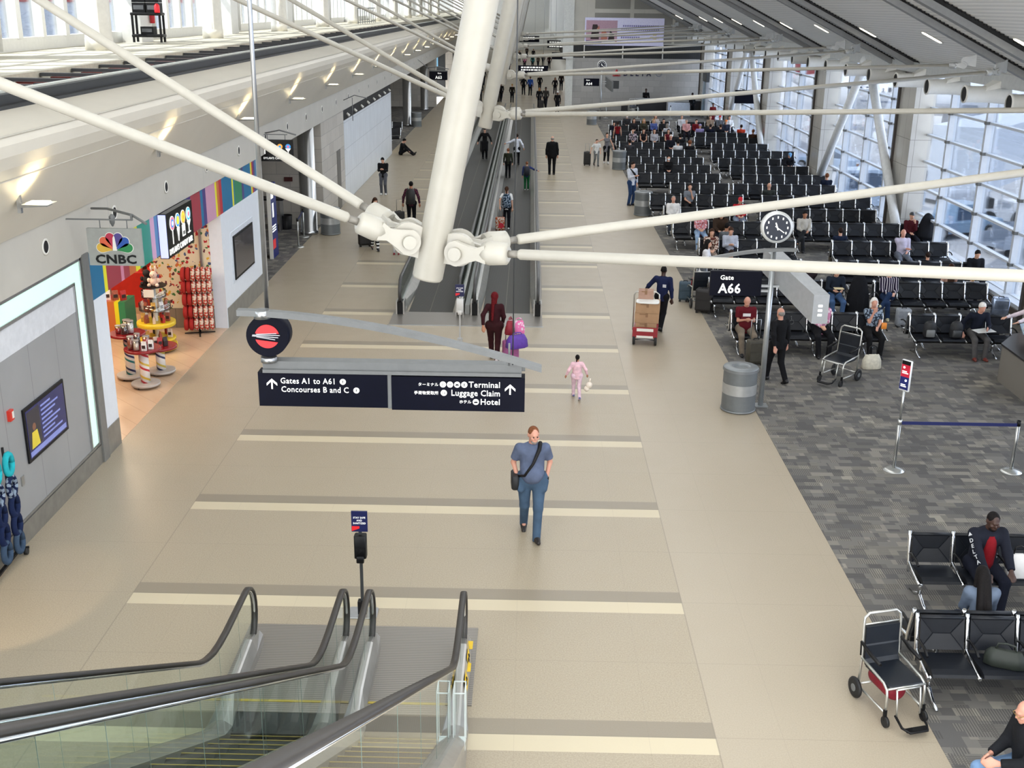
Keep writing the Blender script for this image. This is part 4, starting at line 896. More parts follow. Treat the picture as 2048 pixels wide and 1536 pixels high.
# counters before the stone end wall
t = thing('gate_counter', 'long dark counter with pale top before the stone end wall', 'counter', (10.2, 88.2, 0))
obj('body', MB().box(-2.1, -.4, 0, .2, .4, 1.1).box(.9, -.4, 0, 2.9, .5, 1.05), mat('counter_dark', (28, 28, 32), .5), t); obj('counter_top', MB().box(-2.15, -.45, 1.1, .25, .45, 1.15).box(.2, -1.0, 1.0, 2.2, -.2, 1.06).box(.85, -.45, 1.05, 2.95, .55, 1.1), mat('counter_top_pale', (170, 172, 172), .4), t)
obj('panel', MB().box(.2, -1.4, 0, 1.9, -1.36, 1.0), mat('pale_panel', (206, 212, 224), .4), t)
t = thing('gate_door', 'pale blue glazed jet bridge door frame at the far window corner', 'door', (13.0, 86.0, 0))
obj('door_frame', MB().box(-.1, -.9, 0, .1, -.8, 2.9).box(-.1, .8, 0, .1, .9, 2.9).box(-.12, -.95, 2.6, .12, .95, 3.3, 1).box(-.04, -.05, 0, .04, .05, 2.6), [STEEL, DKGREY], t); obj('glass_panel', MB().box(-.02, -.8, 0, .02, .8, 2.6), glass('door_glass', (.55, .75, .85), .1), t)
for x, y in ((5.6, 84.5), (7.9, 84.3), (10.3, 84.4)): qpost((x, y, 0), 'distant silver queue post before the stone end wall')['group'] = 'distant queue posts'
t = thing('wall_monitor', 'dark wide monitor hanging by the far windows', 'monitor', (12.5, 67, 0)); obj('screen', MB().box(-.65, -.04, 2.55, .65, .04, 3.3), SIGNBLUE, t); obj('mount', MB().cyl((0, 0, 3.3), (0, 0, 6.2), .03, 8), STEEL, t)
# ================================================================= people: smooth bodies from blended tapered limbs
def V3(*a): return np.array(a, float)
def unit(v): return v/(np.linalg.norm(v)+1e-9)
def sd_cone(P, a, b, r1, r2, fl=None):
    if fl is not None:
        ax, k = fl; w = (k-1)
        P = P+((P-a)@ax)[..., None]*ax*w; b = b+((b-a)@ax)*ax*w
    ba = b-a; L2 = ba@ba+1e-9; t = np.clip(((P-a)@ba)/L2, 0, 1)
    return np.linalg.norm(P-a-t[..., None]*ba, axis=-1)-(r1+(r2-r1)*t)
def sd_ell(P, c, r, R=None):
    q = P-c
    if R is not None: q = q@R
    k0 = np.linalg.norm(q/r, axis=-1); k1 = np.linalg.norm(q/(r*r), axis=-1)+1e-9
    return k0*(k0-1)/k1
def smin(a, b, k):
    h = np.clip(.5+.5*(b-a)/k, 0, 1); return b*(1-h)+a*h-k*h*(1-h)
def surface(F, lo, hi, vox):
    """smooth closed surface of the field F inside the box"""
    n = np.maximum(3, np.ceil((hi-lo)/vox).astype(int)+1)
    g = np.stack(np.meshgrid(*[lo[i]+vox*np.arange(n[i]) for i in range(3)], indexing='ij'), -1)
    f = F(g.reshape(-1, 3)).reshape(n); f = np.where(f == 0, 1e-6, f); s = f < 0
    acc = np.zeros((*(n-1), 3)); cnt = np.zeros(n-1)
    sl = lambda o, ax=None: tuple(slice(o[i], n[i]-1+o[i]) for i in range(3))
    import itertools
    idx = np.stack(np.meshgrid(*[np.arange(m-1) for m in n], indexing='ij'), -1).astype(float)
    for ax in range(3):
        o2 = [i for i in range(3) if i != ax]
        for u, v in itertools.product((0, 1), (0, 1)):
            o = [0, 0, 0]; o[o2[0]] = u; o[o2[1]] = v; p = list(o); p[ax] = 1
            fa, fb = f[sl(o)], f[sl(p)]; m = (fa < 0) != (fb < 0)
            t = np.where(m, fa/np.where(m, fa-fb, 1), 0)
            q = idx+np.array(o, float); q[..., ax] += t
            acc += q*m[..., None]; cnt += m
    act = cnt > 0; ids = -np.ones(n-1, int); ids[act] = np.arange(act.sum())
    verts = lo+vox*(acc[act]/cnt[act][:, None])
    faces = []
    for ax in range(3):
        o2 = [i for i in range(3) if i != ax]
        A = [slice(1, n[i]-1) for i in range(3)]; A[ax] = slice(0, n[ax]-1); B = list(A); B[ax] = slice(1, n[ax])
        sa, sb = s[tuple(A)], s[tuple(B)]; m = sa != sb; w = np.argwhere(m)
        if len(w) == 0: continue
        w = w+np.array([0 if i == ax else 1 for i in range(3)])
        def cell(du, dv):
            c = w.copy(); c[:, o2[0]] += du; c[:, o2[1]] += dv; return ids[c[:, 0], c[:, 1], c[:, 2]]
        q = np.stack([cell(-1, -1), cell(0, -1), cell(0, 0), cell(-1, 0)], 1)
        flip = sa[m] if ax != 1 else ~sa[m]
        q = np.where(flip[:, None], q, q[:, ::-1]); faces.append(q)
    return verts, (np.concatenate(faces) if faces else np.zeros((0, 4), int))
def field(prims, k):
    def F(P):
        d = None
        for p in prims:
            if p[0] == 'c': e = sd_cone(P, p[1], p[2], p[3], p[4], p[5] if len(p) > 5 else None)
            else: e = sd_ell(P, p[1], p[2], p[3] if len(p) > 3 else None)
            for cut in p[6] if len(p) > 6 and p[6] else ():
                e = np.maximum(e, (P-cut[0])@cut[1])
            d = e if d is None else smin(d, e, k)
        return d
    return F
def bounds(prims, pad):
    lo = np.full(3, 9.); hi = -lo
    for p in prims:
        if p[0] == 'c':
            r = max(p[3], p[4])
            for q in (p[1], p[2]): lo = np.minimum(lo, q-r); hi = np.maximum(hi, q+r)
        else: r = max(p[2]); lo = np.minimum(lo, p[1]-r); hi = np.maximum(hi, p[1]+r)
    return lo-pad, hi+pad
def ik(a, t, l1, l2, hint):
    d = t-a; L = np.linalg.norm(d); mx = (l1+l2)*.995
    if L > mx: t = a+d/L*mx; d = t-a; L = mx
    u = d/L; x = (l1*l1-l2*l2+L*L)/(2*L); h = math.sqrt(max(l1*l1-x*x, 0)); n = hint-(hint@u)*u
    return a+u*x+unit(n)*h, t
def rot(ax, a):
    c, s = math.cos(a), math.sin(a)
    return np.array([[1, 0, 0], [0, c, -s], [0, s, c]]) if ax == 'x' else (np.array([[c, -s, 0], [s, c, 0], [0, 0, 1]]) if ax == 'z' else np.array([[c, 0, s], [0, 1, 0], [-s, 0, c]]))
ARM = {'down': (.07, -.02, -.53), 'fwd': (.03, -.2, -.47), 'back': (.06, .2, -.47), 'pocket': (.0, -.1, -.47), 'phone': (-.13, -.27, -.2), 'lap': (-.1, -.31, -.33), 'knee': (-.02, -.42, -.36), 'chin': (-.12, -.2, .0), 'rail': (.46, -.02, -.2),
       'pull': (.1, .26, -.42), 'push': (.05, -.46, -.16), 'cross': (-.28, -.2, -.25), 'side': (.22, -.05, -.46), 'reach': (.1, -.5, -.18), 'book': (-.08, -.34, -.26), 'seat': (.16, -.02, -.44), 'hip': (.14, .02, -.36)}
_PC = {}
def person_meshes(pose='stand', lean=0, head=(0, 0), arms=('down', 'down'), feet=None, hair='short', sleeve='long', bw=1., belly=0, bottom='trousers', vox=.02, fem=False, loose=0, crop=0, face=False, long_top=0, cross=False, sh=1., pockets=False):
    key = (pose, lean, head, arms, feet, hair, sleeve, bw, belly, bottom, vox, fem, loose, crop, face, long_top, cross, sh, pockets)
    if key in _PC: return _PC[key]
    sw = (.165 if fem else .19)*sh; out = {}
    a = math.radians(lean); u = V3(0, -math.sin(a), math.cos(a)); fr = V3(0, -math.cos(a), -math.sin(a))
    p = {'stand': V3(0, 0, .93), 'walk': V3(0, 0, .92), 'sit': V3(0, -.2, .585), 'floor': V3(0, 0, .13)}[pose]
    ch, nb = p+u*.36, p+u*.535
    yaw, pit = math.radians(head[0]), a*.6+math.radians(head[1])
    RH = rot('z', yaw)@rot('x', pit)
    hc = nb+RH@V3(0, -.025, .155)
    S = {s: p+u*.475+V3(s*sw, 0, 0) for s in (-1, 1)}; H = {s: p+V3(s*.092*bw, 0, -.005) for s in (-1, 1)}
    E, Wr, K, A = {}, {}, {}, {}
    for s, nm in ((-1, arms[0]), (1, arms[1])):
        o = ARM[nm] if isinstance(nm, str) else nm
        hint = V3(s*.5, .75, -.35) if o[2] < .1 else V3(s, .3, -1)
        E[s], Wr[s] = ik(S[s], S[s]+V3(s*o[0], o[1], o[2]), .285, .25, hint)
    for s in (-1, 1):
        if pose == 'sit': t = V3(s*.12, -.66, .085); hint = V3(s*.15, -.4, 1)
        elif pose == 'floor': t = V3(s*.11, -.72, .06); hint = V3(s*.2, -.2, 1)
        elif pose == 'walk': t = V3(s*.07, -.24 if s > 0 else .27, .085 if s > 0 else .13); hint = V3(0, -1, 0)
        else: t = V3(s*.1, .01, .085); hint = V3(0, -1, 0)
        if cross and pose == 'sit' and s > 0: t = V3(-.28, -.62, .36); hint = V3(.3, -.3, 1)
        if cross and pose == 'sit' and s < 0: t = V3(-.06, -.6, .085)
        if feet: t = V3(*feet[0 if s < 0 else 1])
        K[s], A[s] = ik(H[s], t, .435, .42, hint)
    X = V3(1, 0, 0)
    HP = lambda x, y, z: hc+RH@V3(x, y, z)
    hd = lambda s, i: None
    # skin -----------------------------------------------------------
    B = [('e', HP(0, .012, .025), V3(.074, .094, .1), RH), ('e', HP(0, -.022, -.05), V3(.056, .068, .062), RH), ('c', HP(0, .02, -.04), nb+u*(-.03), .054, .062),
         ('c', HP(0, -.082, .012), HP(0, -.104, -.022), .010, .014), ('c', p, ch, .105*bw, .105, (fr, 1.3)), ('c', S[-1]-V3(.02, 0, 0)*-1, S[1]-V3(.02, 0, 0), .045, .045)]
    for s in (-1, 1): B.append(('e', HP(s*.076, .015, 0), V3(.012, .024, .032), RH))
    if face:
        B += [('c', HP(-.03, -.083, .03), HP(.03, -.083, .03), .012, .012), ('c', HP(-.02, -.085, -.062), HP(.02, -.085, -.062), .009, .009), ('e', HP(0, -.07, -.095), V3(.024, .02, .018), RH)]
        for s in (-1, 1): B.append(('e', HP(s*.042, -.07, -.02), V3(.024, .018, .02), RH))
    for s in (-1, 1):
        d = unit(Wr[s]-E[s]); B += [('c', S[s], E[s], .045, .037), ('c', E[s], Wr[s], .038, .026)]
        side = unit(np.cross(d, V3(0, 1, 0))+1e-6) ; pn = unit(np.cross(side, d))
        side = unit(np.cross(d, pn)); f_ = (pn, 1.9)
        pal = Wr[s]+d*.085; B.append(('c', Wr[s]+d*.02, pal, .032, .04, f_))
        inw = -1 if (side@V3(-s, -.4, 0)) < 0 else 1
        cv = pn*(1 if pn@V3(0, -1, -.3) < 0 else -1)*.0
        curl = unit(d+unit(V3(-s*.55, .1, 0)-d*(V3(-s*.55, .1, 0)@d))*.35)
        if vox <= .017:
            for i, (o, L) in enumerate(((.03, .07), (.01, .082), (-.011, .076), (-.031, .058))):
                a0 = pal+side*inw*o; a1 = a0+d*L*.55; B += [('c', a0, a1, .0105, .0095), ('c', a1, a1+curl*L*.5, .0095, .008)]
            B += [('c', Wr[s]+d*.03+side*inw*.025, Wr[s]+d*.075+side*inw*.056, .015, .012), ('c', Wr[s]+d*.075+side*inw*.056, Wr[s]+d*.11+side*inw*.05, .012, .009)]
        else: B += [('c', pal, pal+curl*.07, .036, .022, f_), ('c', Wr[s]+d*.03, Wr[s]+d*.09+side*inw*.05, .018, .013)]
        B += [('c', H[s], K[s], .075, .052), ('c', K[s], A[s], .05, .036), ('c', A[s], A[s]+V3(0, -.05, -.035), .035, .03)]
    out['body'] = (B, .018)
    # top -------------------------------------------------------------
    hem = .12+long_top-crop; cut = [(p-u*hem, -u)]
    T = [('c', p-u*.12+u*crop*1.2, p+u*.2, (.145 if not fem else .13)*bw+loose, (.138 if not fem else .118)*bw+loose, (fr, 1.28), cut), ('c', p+u*.2, p+u*.39, (.14 if not fem else .12)*bw+loose, (.15 if not fem else .128)*bw+loose, (fr, 1.3)),
         ('c', S[-1]+V3(.045, 0, -.03), S[1]+V3(-.045, 0, -.03), .082+loose*.6, .082+loose*.6), ('c', nb-u*.1, nb-u*.0, .085, .06, None, [(nb+u*.005-fr*.02, unit(u+fr*.25))])]
    if fem: T.append(('c', ch+fr*.07+X*.06, ch+fr*.07-X*.06, .062, .062))
    if belly: T.append(('e', p+u*.12+fr*(.06+belly*.3), V3(.15+belly*.3, .11+belly*.5, .17)))
    if long_top: T.append(('c', p-u*(.1+long_top), p, .17*bw+loose, .14*bw, (fr, 1.3), cut))
    for s in (-1, 1):
        if sleeve == 'long': T += [('c', S[s], E[s], .066+loose*.5, .054+loose*.5), ('c', E[s], Wr[s], .054+loose*.5, .041+loose*.4, None, [(Wr[s]-unit(Wr[s]-E[s])*.01, unit(Wr[s]-E[s]))])]
        elif sleeve == 'short': m_ = S[s]+(E[s]-S[s])*.72; T.append(('c', S[s], S[s]+(E[s]-S[s])*.9, .07, .068, None, [(m_, unit(E[s]-S[s]))]))
    out['top'] = (T, .035)
    # legs ------------------------------------------------------------
    wc = [(p+u*.1, u)] if pose in ('stand', 'walk') else [(p+u*.12, u)]
    L = [('c', H[-1], H[1], .118*bw, .118*bw, (fr, 1.12), wc), ('c', p-u*.02, p+u*.14, .125*bw, .125*bw, (fr, 1.28), wc)]
    for s in (-1, 1):
        d = unit(A[s]-K[s])
        L.append(('c', H[s], K[s], .098*bw, .072))
        if bottom == 'shorts': L[-1] = ('c', H[s], H[s]+(K[s]-H[s])*.85, .098*bw, .085, None, [(H[s]+(K[s]-H[s])*.7, unit(K[s]-H[s]))])
        else: L.append(('c', K[s], A[s]+d*.1, .07, .058 if bottom == 'trousers' else .046, None, [(A[s]+d*.085, d)]))
    if pockets:
        for s in (-1, 1): d = unit(Wr[s]-E[s]); L.append(('c', Wr[s]+d*.055, Wr[s]+d*.16, .05, .054, (fr, 1.15)))
    out['legs'] = (L, .03)
    for s in (-1, 1):
        up = V3(0, 0, 1); td = V3(s*.12, -1, 0)
        if A[s][2] > .11: td = V3(s*.05, -1, -.55) if not (cross and s > 0) else V3(-.8, -.7, -.1)
        if pose == 'floor': td = V3(s*.25, -.5, .8)
        td = unit(td); up = unit(up-td*(up@td)); o = A[s]-up*.045
        out['shoe%d' % s] = ([('c', o-td*.045, o+td*.06, .046, .044), ('c', o+td*.05, o+td*.15, .044, .033), ('c', o, A[s]+up*.045, .048, .052)], .02, [(o-up*.036, -up)])
    # hair ------------------------------------------------------------
    def hcut(c, m): n = RH@unit(V3(0, -m, -1)); return (HP(0, 0, c), n)
    hh = None
    cap = ('e', HP(0, .02, .036), V3(.083, .102, .104), RH)
    if hair in ('short', 'crop', 'long', 'bun', 'pony', 'curly', 'braid', 'bob'):
        r = {'crop': .078, 'curly': .105}.get(hair, .085); zz = .095 if hair == 'crop' else (.12 if hair == 'curly' else .105)
        hh = [('e', HP(0, .02, .034), V3(r, r+.017, zz), RH, None, None, [hcut(.012, .62) if hair == 'crop' else hcut(-.0, 1.0)])]
        if hair == 'long': hh += [('c', HP(s*.03, .065, .0), nb+u*-.27-fr*.14+X*s*.05, .056, .05) for s in (-1, 1)]+[('c', HP(s*.07, .02, .0), nb+u*-.12+V3(s*.085, 0, 0)+fr*.02, .034, .03) for s in (-1, 1)]
        if hair == 'bob': hh += [('c', HP(s*.068, .02, .02), HP(s*.07, .02, -.1), .035, .03) for s in (-1, 1)]+[('c', HP(0, .07, .0), HP(0, .08, -.1), .06, .05)]
        if hair == 'bun': hh += [('e', HP(0, .1, .06), V3(.045, .045, .045)), ('c', HP(.03, .1, .0), HP(.05, .1, -.12), .03, .02)]
        if hair == 'pony': hh += [('c', HP(0, .1, .03), HP(0, .13, -.04), .032, .036), ('c', HP(0, .13, -.04), nb+u*-.2-fr*.14, .036, .02)]
        if hair == 'braid': hh += [('e', HP(0, .04, .04), V3(.092, .1, .11), RH), ('c', HP(.035, .1, -.04), nb+u*-.36-fr*.16+X*.05, .045, .03), ('c', HP(-.03, .09, -.03), HP(-.03, .1, -.12), .04, .03)]
    elif hair == 'fringe':
        hh = [('e', HP(0, .024, .008), V3(.081, .098, .07), RH, None, None, [hcut(-.005, .75), (HP(0, .0, .058), RH@V3(0, -.25, 1))])]
    elif hair == 'cap':
        hh = [('e', HP(0, .012, .045), V3(.088, .107, .09), RH, None, None, [(HP(0, 0, .028), RH@V3(0, 0, -1))]), ('c', HP(0, -.09, .04), HP(0, -.14, .03), .05, .045, (RH@V3(0, 0, 1), 5.))]
    if hh: out['hair'] = (hh, .02)
    if hair == 'beard': pass
    if face: out['beard'] = ([('e', HP(0, -.035, -.078), V3(.056, .06, .045), RH, None, None, [(HP(0, -.05, -.045), RH@V3(0, -.15, 1)), (HP(0, -.04, 0), RH@V3(0, 1, 0))])], .01)
    out['_p'] = dict(hc=hc, RH=RH, W=Wr, E=E, S=S, p=p, u=u, fr=fr, nb=nb, A=A, K=K)
    res = {'_p': out['_p']}
    for nm, v in out.items():
        if nm == '_p': continue
        prims, k = v[0], v[1]; vx = vox if nm not in ('hair',) else max(vox*.8, .009)
        F0 = field(prims, k)
        F = F0 if len(v) < 3 else (lambda F0, cs: (lambda P: np.maximum(F0(P), np.max([(P-c[0])@c[1] for c in cs], axis=0))))(F0, v[2])
        lo, hi = bounds(prims, 2.2*vx); vs, fs = surface(F, lo, hi, vx)
        me = bpy.data.meshes.new(nm); me.from_pydata(vs.tolist(), [], fs.tolist()); me.polygons.foreach_set('use_smooth', [True]*len(me.polygons)); me.materials.append(WHITE); me.update(); res[nm] = me
    _PC[key] = res; return res
def fabric(col, pat=None):
    nm = 'fabric_%s_%02x%02x%02x' % (pat or 'plain', *col)
    if nm in _M: return _M[nm]
    m, n, b = newmat(nm); tc, x, y, z = n.xyz('Object'); L = s2l(col)
    if pat is None or pat == 'denim':
        c = n.ramp(n.noise(tc, 7 if pat is None else 5, 4), [(.3, tuple(v*.82 for v in L)), (.7, tuple(min(1, v*1.18) for v in L))])
    elif pat == 'plaid':
        sx = n.m('GREATER_THAN', n.m('FRACT', n.m('MULTIPLY', n.m('ADD', x, z), 9.0)), .55); sz = n.m('GREATER_THAN', n.m('FRACT', n.m('MULTIPLY', n.m('SUBTRACT', z, x), 9.0)), .55)
        c = n.mix(n.m('MULTIPLY', n.m('ADD', sx, sz), .5), L, (.012, .012, .02))
    elif pat == 'check':
        c = n.mix(n.m('GREATER_THAN', n.m('FRACT', n.m('MULTIPLY', z, 7.0)), .5), (.85, .85, .85), (.01, .01, .012))
    elif pat == 'stripe':
        c = n.mix(n.m('GREATER_THAN', n.m('FRACT', n.m('MULTIPLY', x, 16.0)), .72), L, (.7, .66, .7))
    else:  # blotchy print
        v = n.new('ShaderNodeTexVoronoi'); n.put(v.inputs['Vector'], tc); v.inputs['Scale'].default_value = 16
        alt = {'floral': (.75, .6, .68), 'camo': (.24, .3, .38), 'blanket': (.6, .5, .42)}.get(pat, (.7, .7, .7))
        c = n.mix(n.m('GREATER_THAN', v.outputs['Distance'], .42 if pat == 'floral' else .5), alt, L)
    n.put(b.inputs['Base Color'], c); b.inputs['Roughness'].default_value = .85; b.inputs['Specular IOR Level'].default_value = .2
    bp = n.new('ShaderNodeBump'); bp.inputs['Strength'].default_value = .35; bp.inputs['Distance'].default_value = .015
    n.put(bp.inputs['Height'], n.noise(tc, 16, 3)); n.l.new(bp.outputs[0], b.inputs['Normal'])
    _M[nm] = m; return m
SK = {'light': (214, 164, 138), 'pink': (206, 150, 128), 'tan': (176, 122, 92), 'brown': (112, 72, 52), 'dark': (64, 42, 34)}
HAIR = {'black': (20, 17, 17), 'brown': (62, 40, 28), 'dkbrown': (38, 26, 22), 'blond': (176, 138, 84), 'grey': (136, 130, 124), 'white': (222, 218, 212), 'red': (92, 16, 22), 'ginger': (120, 74, 48)}
def omat(o, m):
    o.material_slots[0].link = 'OBJECT'; o.material_slots[0].material = m
def person(label, loc, rz, h=1.72, skin='light', top=(30, 30, 34), bot=(28, 30, 40), shoe=(24, 24, 26), hairc='dkbrown', tpat=None, bpat=None, group=None, hairmat=None, beard=None, top_name='shirt', **kw):
    ms = person_meshes(**kw); k = h/1.75
    root = bpy.data.objects.new('person', ms['body']); C.objects.link(root); root.location = loc; root.rotation_euler = (0, 0, rz); root.scale = (k, k, k)
    props(root, label, 'person', group); omat(root, mat('skin_'+skin, SK[skin], .55, vary=.05, scale=14))
    tab = (('top', top_name, fabric(top, tpat)), ('legs', kw.get('bottom', 'trousers') if kw.get('bottom') == 'shorts' else 'trousers', fabric(bot, bpat)), ('shoe-1', 'shoe', mat('shoe_%02x%02x%02x' % shoe, shoe, .5)), ('shoe1', 'shoe', mat('shoe_%02x%02x%02x' % shoe, shoe, .5)),
           ('hair', 'cap' if kw.get('hair') == 'cap' else 'hair', hairmat or mat('hair_'+hairc, HAIR.get(hairc, (30, 25, 24)), .7, vary=.3, scale=40, spec=.15)))
    for key, nm, m in tab:
        if key in ms:
            o = bpy.data.objects.new(nm, ms[key]); C.objects.link(o); o.parent = root; omat(o, m)
    if beard and 'beard' in ms:
        o = bpy.data.objects.new('beard', ms['beard']); C.objects.link(o); o.parent = root; omat(o, mat('hair_'+beard, HAIR[beard], .7, vary=.3, scale=50))
    root['_k'] = k
    return root, ms['_p'], k
def addon(root, name, mb, m, label=None): return obj(name, mb, m, root, label)
def pack_on(root, P, m, s=1., m2=None):
    """backpack worn on the back: rides with the person"""
    c = P['p']+P['u']*.28-P['fr']*.22; b = MB()
    for z, k in ((-.26, .7), (-.22, 1), (.08, 1), (.2, .8), (.24, .4)): pass
    b.loft([[tuple(c+V3(1, 0, 0)*x*k*s-P['fr']*y*k*s+P['u']*z*s) for x, y in ((-.15, -.07), (.15, -.07), (.16, .03), (.1, .1), (-.1, .1), (-.16, .03))] for z, k in ((-.26, .75), (-.22, 1), (.08, 1), (.2, .8), (.25, .4))])
    for s_ in (-1, 1): b.tube([tuple(c+V3(s_*.1, 0, 0)+P['u']*.18+P['fr']*.08), tuple(P['S'][s_]+P['u']*.075-V3(s_*.06, 0, 0)), tuple(P['S'][s_]+P['fr']*.13-P['u']*.12-V3(s_*.05, 0, 0)), tuple(c+V3(s_*.13, 0, 0)-P['u']*.16+P['fr']*.12)], .018, 6)
    o = obj('backpack', b, m); o.parent = root; return o
BG = lambda i: 'passengers far down the concourse'
# -------- near and middle distance
r, P, k = person('middle-aged man in light blue polo and jeans striding towards us, black bag slung across him', (.13, 15.75, 0), math.radians(4), 1.84, 'pink', (90, 100, 124), (66, 86, 108), (30, 25, 24), 'ginger', bpat='denim', beard='grey',
    pose='walk', vox=.0125, face=True, sleeve='short', bw=1.16, belly=.07, arms=((.015, -.03, -.47), (.015, -.03, -.47)), head=(14, 8), crop=.095, loose=.008, pockets=True, hair='crop', feet=((-.09, .24, .12), (.07, -.2, .085)))
addon(r, 'bag_strap', MB().tube([tuple(P['S'][1]+V3(-.07, .06, .05)), tuple(P['S'][1]+V3(-.08, -.03, .085)), tuple(P['S'][1]+V3(-.10, -.13, .02)), tuple(P['p']+P['u']*.3+V3(.0, -.195, 0)), tuple(P['p']+P['u']*.12+V3(-.12, -.2, 0)), tuple(P['p']+V3(-.215, -.06, .06))], [.022, .03, .03, .02, .02, .02], 8), BLACK)
addon(r, 'shoulder_bag', MB().rbox(-.30, -.14, .78, -.19, .16, 1.0, .04), bagmat('black_pack', (26, 27, 30)))
addon(r, 'wristwatch', MB().cyl(tuple(P['W'][1]-V3(0, 0, .015)), tuple(P['W'][1]+V3(0, 0, .02)), .042, 14), BLACK)
for s in (-1, 1):
    q = P['hc']+P['RH']@V3(s*.03, -.087, .006); addon(r, 'eye', MB().sph(tuple(q), .0115, 8), mat('eye_dark', (60, 44, 38), .3))
r, P, k = person('woman with long red braids and maroon crop-top outfit walking away', (-.72, 24.7, 0), PI, 1.64, 'tan', (52, 18, 24), (50, 20, 24), (200, 190, 190), 'red', pose='walk', vox=.0165, fem=True, arms=('fwd', 'pull'), hair='braid', crop=.16, bw=1.12, bottom='trousers')
t = suitcase((-.34, 24.35, 0), math.radians(12), .36, .26, .6, bagmat('mauve', (150, 80, 130)), 'mauve wheeled suitcase towed by the woman with red braids', .46)
t = tote((-.2, 24.15, .5), math.radians(30), .5, .26, .3, bagmat('purple', (88, 52, 150)), 'purple and blue duffel hanging on the mauve suitcase', .05)
t = tote((-.36, 24.5, .72), math.radians(70), .3, .2, .34, bagmat('crimson', (132, 22, 40)), 'dark red bag over the handle of the mauve suitcase', .05)
t = tote((-.16, 24.55, .72), math.radians(10), .26, .16, .3, fabric((226, 120, 170), 'floral'), 'pink and white bag beside the dark red bag on the mauve suitcase', .06)
person('toddler in pale pink hooded suit running away with plush toy in hand', (1.08, 22.2, 0), PI+.15, .96, 'tan', (226, 186, 196), (218, 188, 202), (96, 98, 140), 'black', pose='walk', vox=.02, arms=('side', 'side'), hair='bun', bw=1.15, sh=.95, loose=.01)
obj('plush_toy', MB().sph((1.33, 22.02, .36), .07, 10).sph((1.28, 22.02, .28), .06, 10).tube([(1.33, 22.02, .42), (1.35, 22.02, .5)], .018, 6), mat('plush_cream', (232, 220, 206), .9), label='cream plush toy held by the toddler in pink', cat='toy')
r, P, k = person('man in navy jacket and black trousers pushing the cart stacked with cartons', (3.42, 27.6, 0), PI-.35, 1.66, 'dark', (22, 30, 62), (16, 16, 20), (20, 20, 22), 'black', pose='walk', vox=.0165, arms=('down', (.30, -.12, -.4)), hair='crop', lean=4, loose=.008, top_name='jacket')
addon(r, 'back_print', MB().box(-.13, .135, 1.2, -.04, .15, 1.28), mat('print_white', (190, 192, 196), .6))
person('grey-haired man all in black with white collar walking past the clock pole', (5.5, 23.5, 0), math.radians(205), 1.70, 'pink', (17, 17, 20), (16, 16, 19), (22, 22, 24), 'grey', pose='walk', vox=.0165, arms=('down', 'back'), hair='fringe', bw=1.1, top_name='pullover')
person('woman with long black hair and long white top standing by the loaded transport chair', (4.98, 31.1, 0), math.radians(75), 1.66, 'light', (226, 226, 230), (110, 116, 122), (30, 30, 32), 'black', pose='stand', vox=.018, fem=True, arms=('lap', 'lap'), hair='long', lean=6, long_top=.16, loose=.02)
r, P, k = person('man in maroon plaid shirt with big black backpack walking away', (-4.28, 41.0, 0), PI, 1.66, 'tan', (92, 38, 56), (14, 14, 18), (20, 20, 22), 'black', tpat='plaid', pose='stand', vox=.02, arms=((.13, -.0, -.5), (.13, 0, -.5)), hair='short', bw=1.05)
pack_on(r, P, bagmat('black', (30, 28, 28)), 1.15)
suitcase((-4.72, 40.95, 0), 0, .38, .25, .56, bagmat('black', (30, 28, 28)), 'black trolley case pulled by the man in the maroon plaid shirt', .42)
person('man in black shirt and grey jeans standing with phone by the white hoarding', (-6.2, 48.1, 0), math.radians(-5), 1.62, 'light', (20, 20, 23), (84, 86, 94), (226, 226, 226), 'black', pose='stand', vox=.02, arms=('phone', 'phone'), head=(0, 25), hair='short')
r, P, k = person('woman with long brown hair and white top leaning over a boy, straw hat in hand', (-5.2, 37.6, 0), math.radians(30), 1.66, 'light', (222, 222, 226), (24, 24, 28), (230, 230, 230), 'brown', pose='stand', vox=.018, fem=True, arms=('down', 'fwd'), hair='long', lean=8, head=(0, 20), bottom='trousers')
obj('straw_hat', MB().lathe([(.16, 0), (.165, .01), (.09, .03), (.08, .1), (.02, .12)], (0, 0, 0), 20, 0, 'y'), mat('straw', (206, 170, 112), .8), label='straw hat dangling from the hand of the brown-haired woman', cat='hat', loc=(-4.82, 37.45, .98))
person('boy in black top and black-and-white checked trousers under the mast node', (-5.06, 36.7, 0), math.radians(20), 1.36, 'tan', (20, 20, 24), (220, 220, 220), (40, 40, 44), 'black', bpat='check', pose='walk', vox=.02, arms=('down', 'down'), hair='short', head=(0, 15))
person('child in white track trousers and red shoes hidden behind the mast node', (-4.28, 36.1, 0), 0, 1.2, 'tan', (150, 200, 190), (206, 208, 212), (150, 40, 50), 'brown', pose='stand', vox=.022, arms=('down', 'down'), hair='short')
suitcase((-5.5, 37.35, 0), .3, .42, .3, .72, bagmat('black', (30, 28, 28)), 'black trolley case beside the brown-haired woman', 0)
r, P, k = person('person in black hoodie sitting on the floor against the white hoarding', (-6.95, 61.6, 0), math.radians(80), 1.7, 'light', (16, 16, 18), (18, 18, 22), (22, 22, 24), 'black', pose='floor', vox=.022, arms=('knee', 'knee'), hair='short', head=(0, 25), lean=12)
person('woman in long black coat and cap riding the walkway towards us', (-2.35, 60.4, .013), 0, 1.62, 'light', (16, 16, 18), (16, 16, 20), (20, 20, 22), 'black', pose='stand', vox=.024, fem=True, arms=('side', 'side'), hair='cap', long_top=.3, loose=.01, hairmat=BLACK)
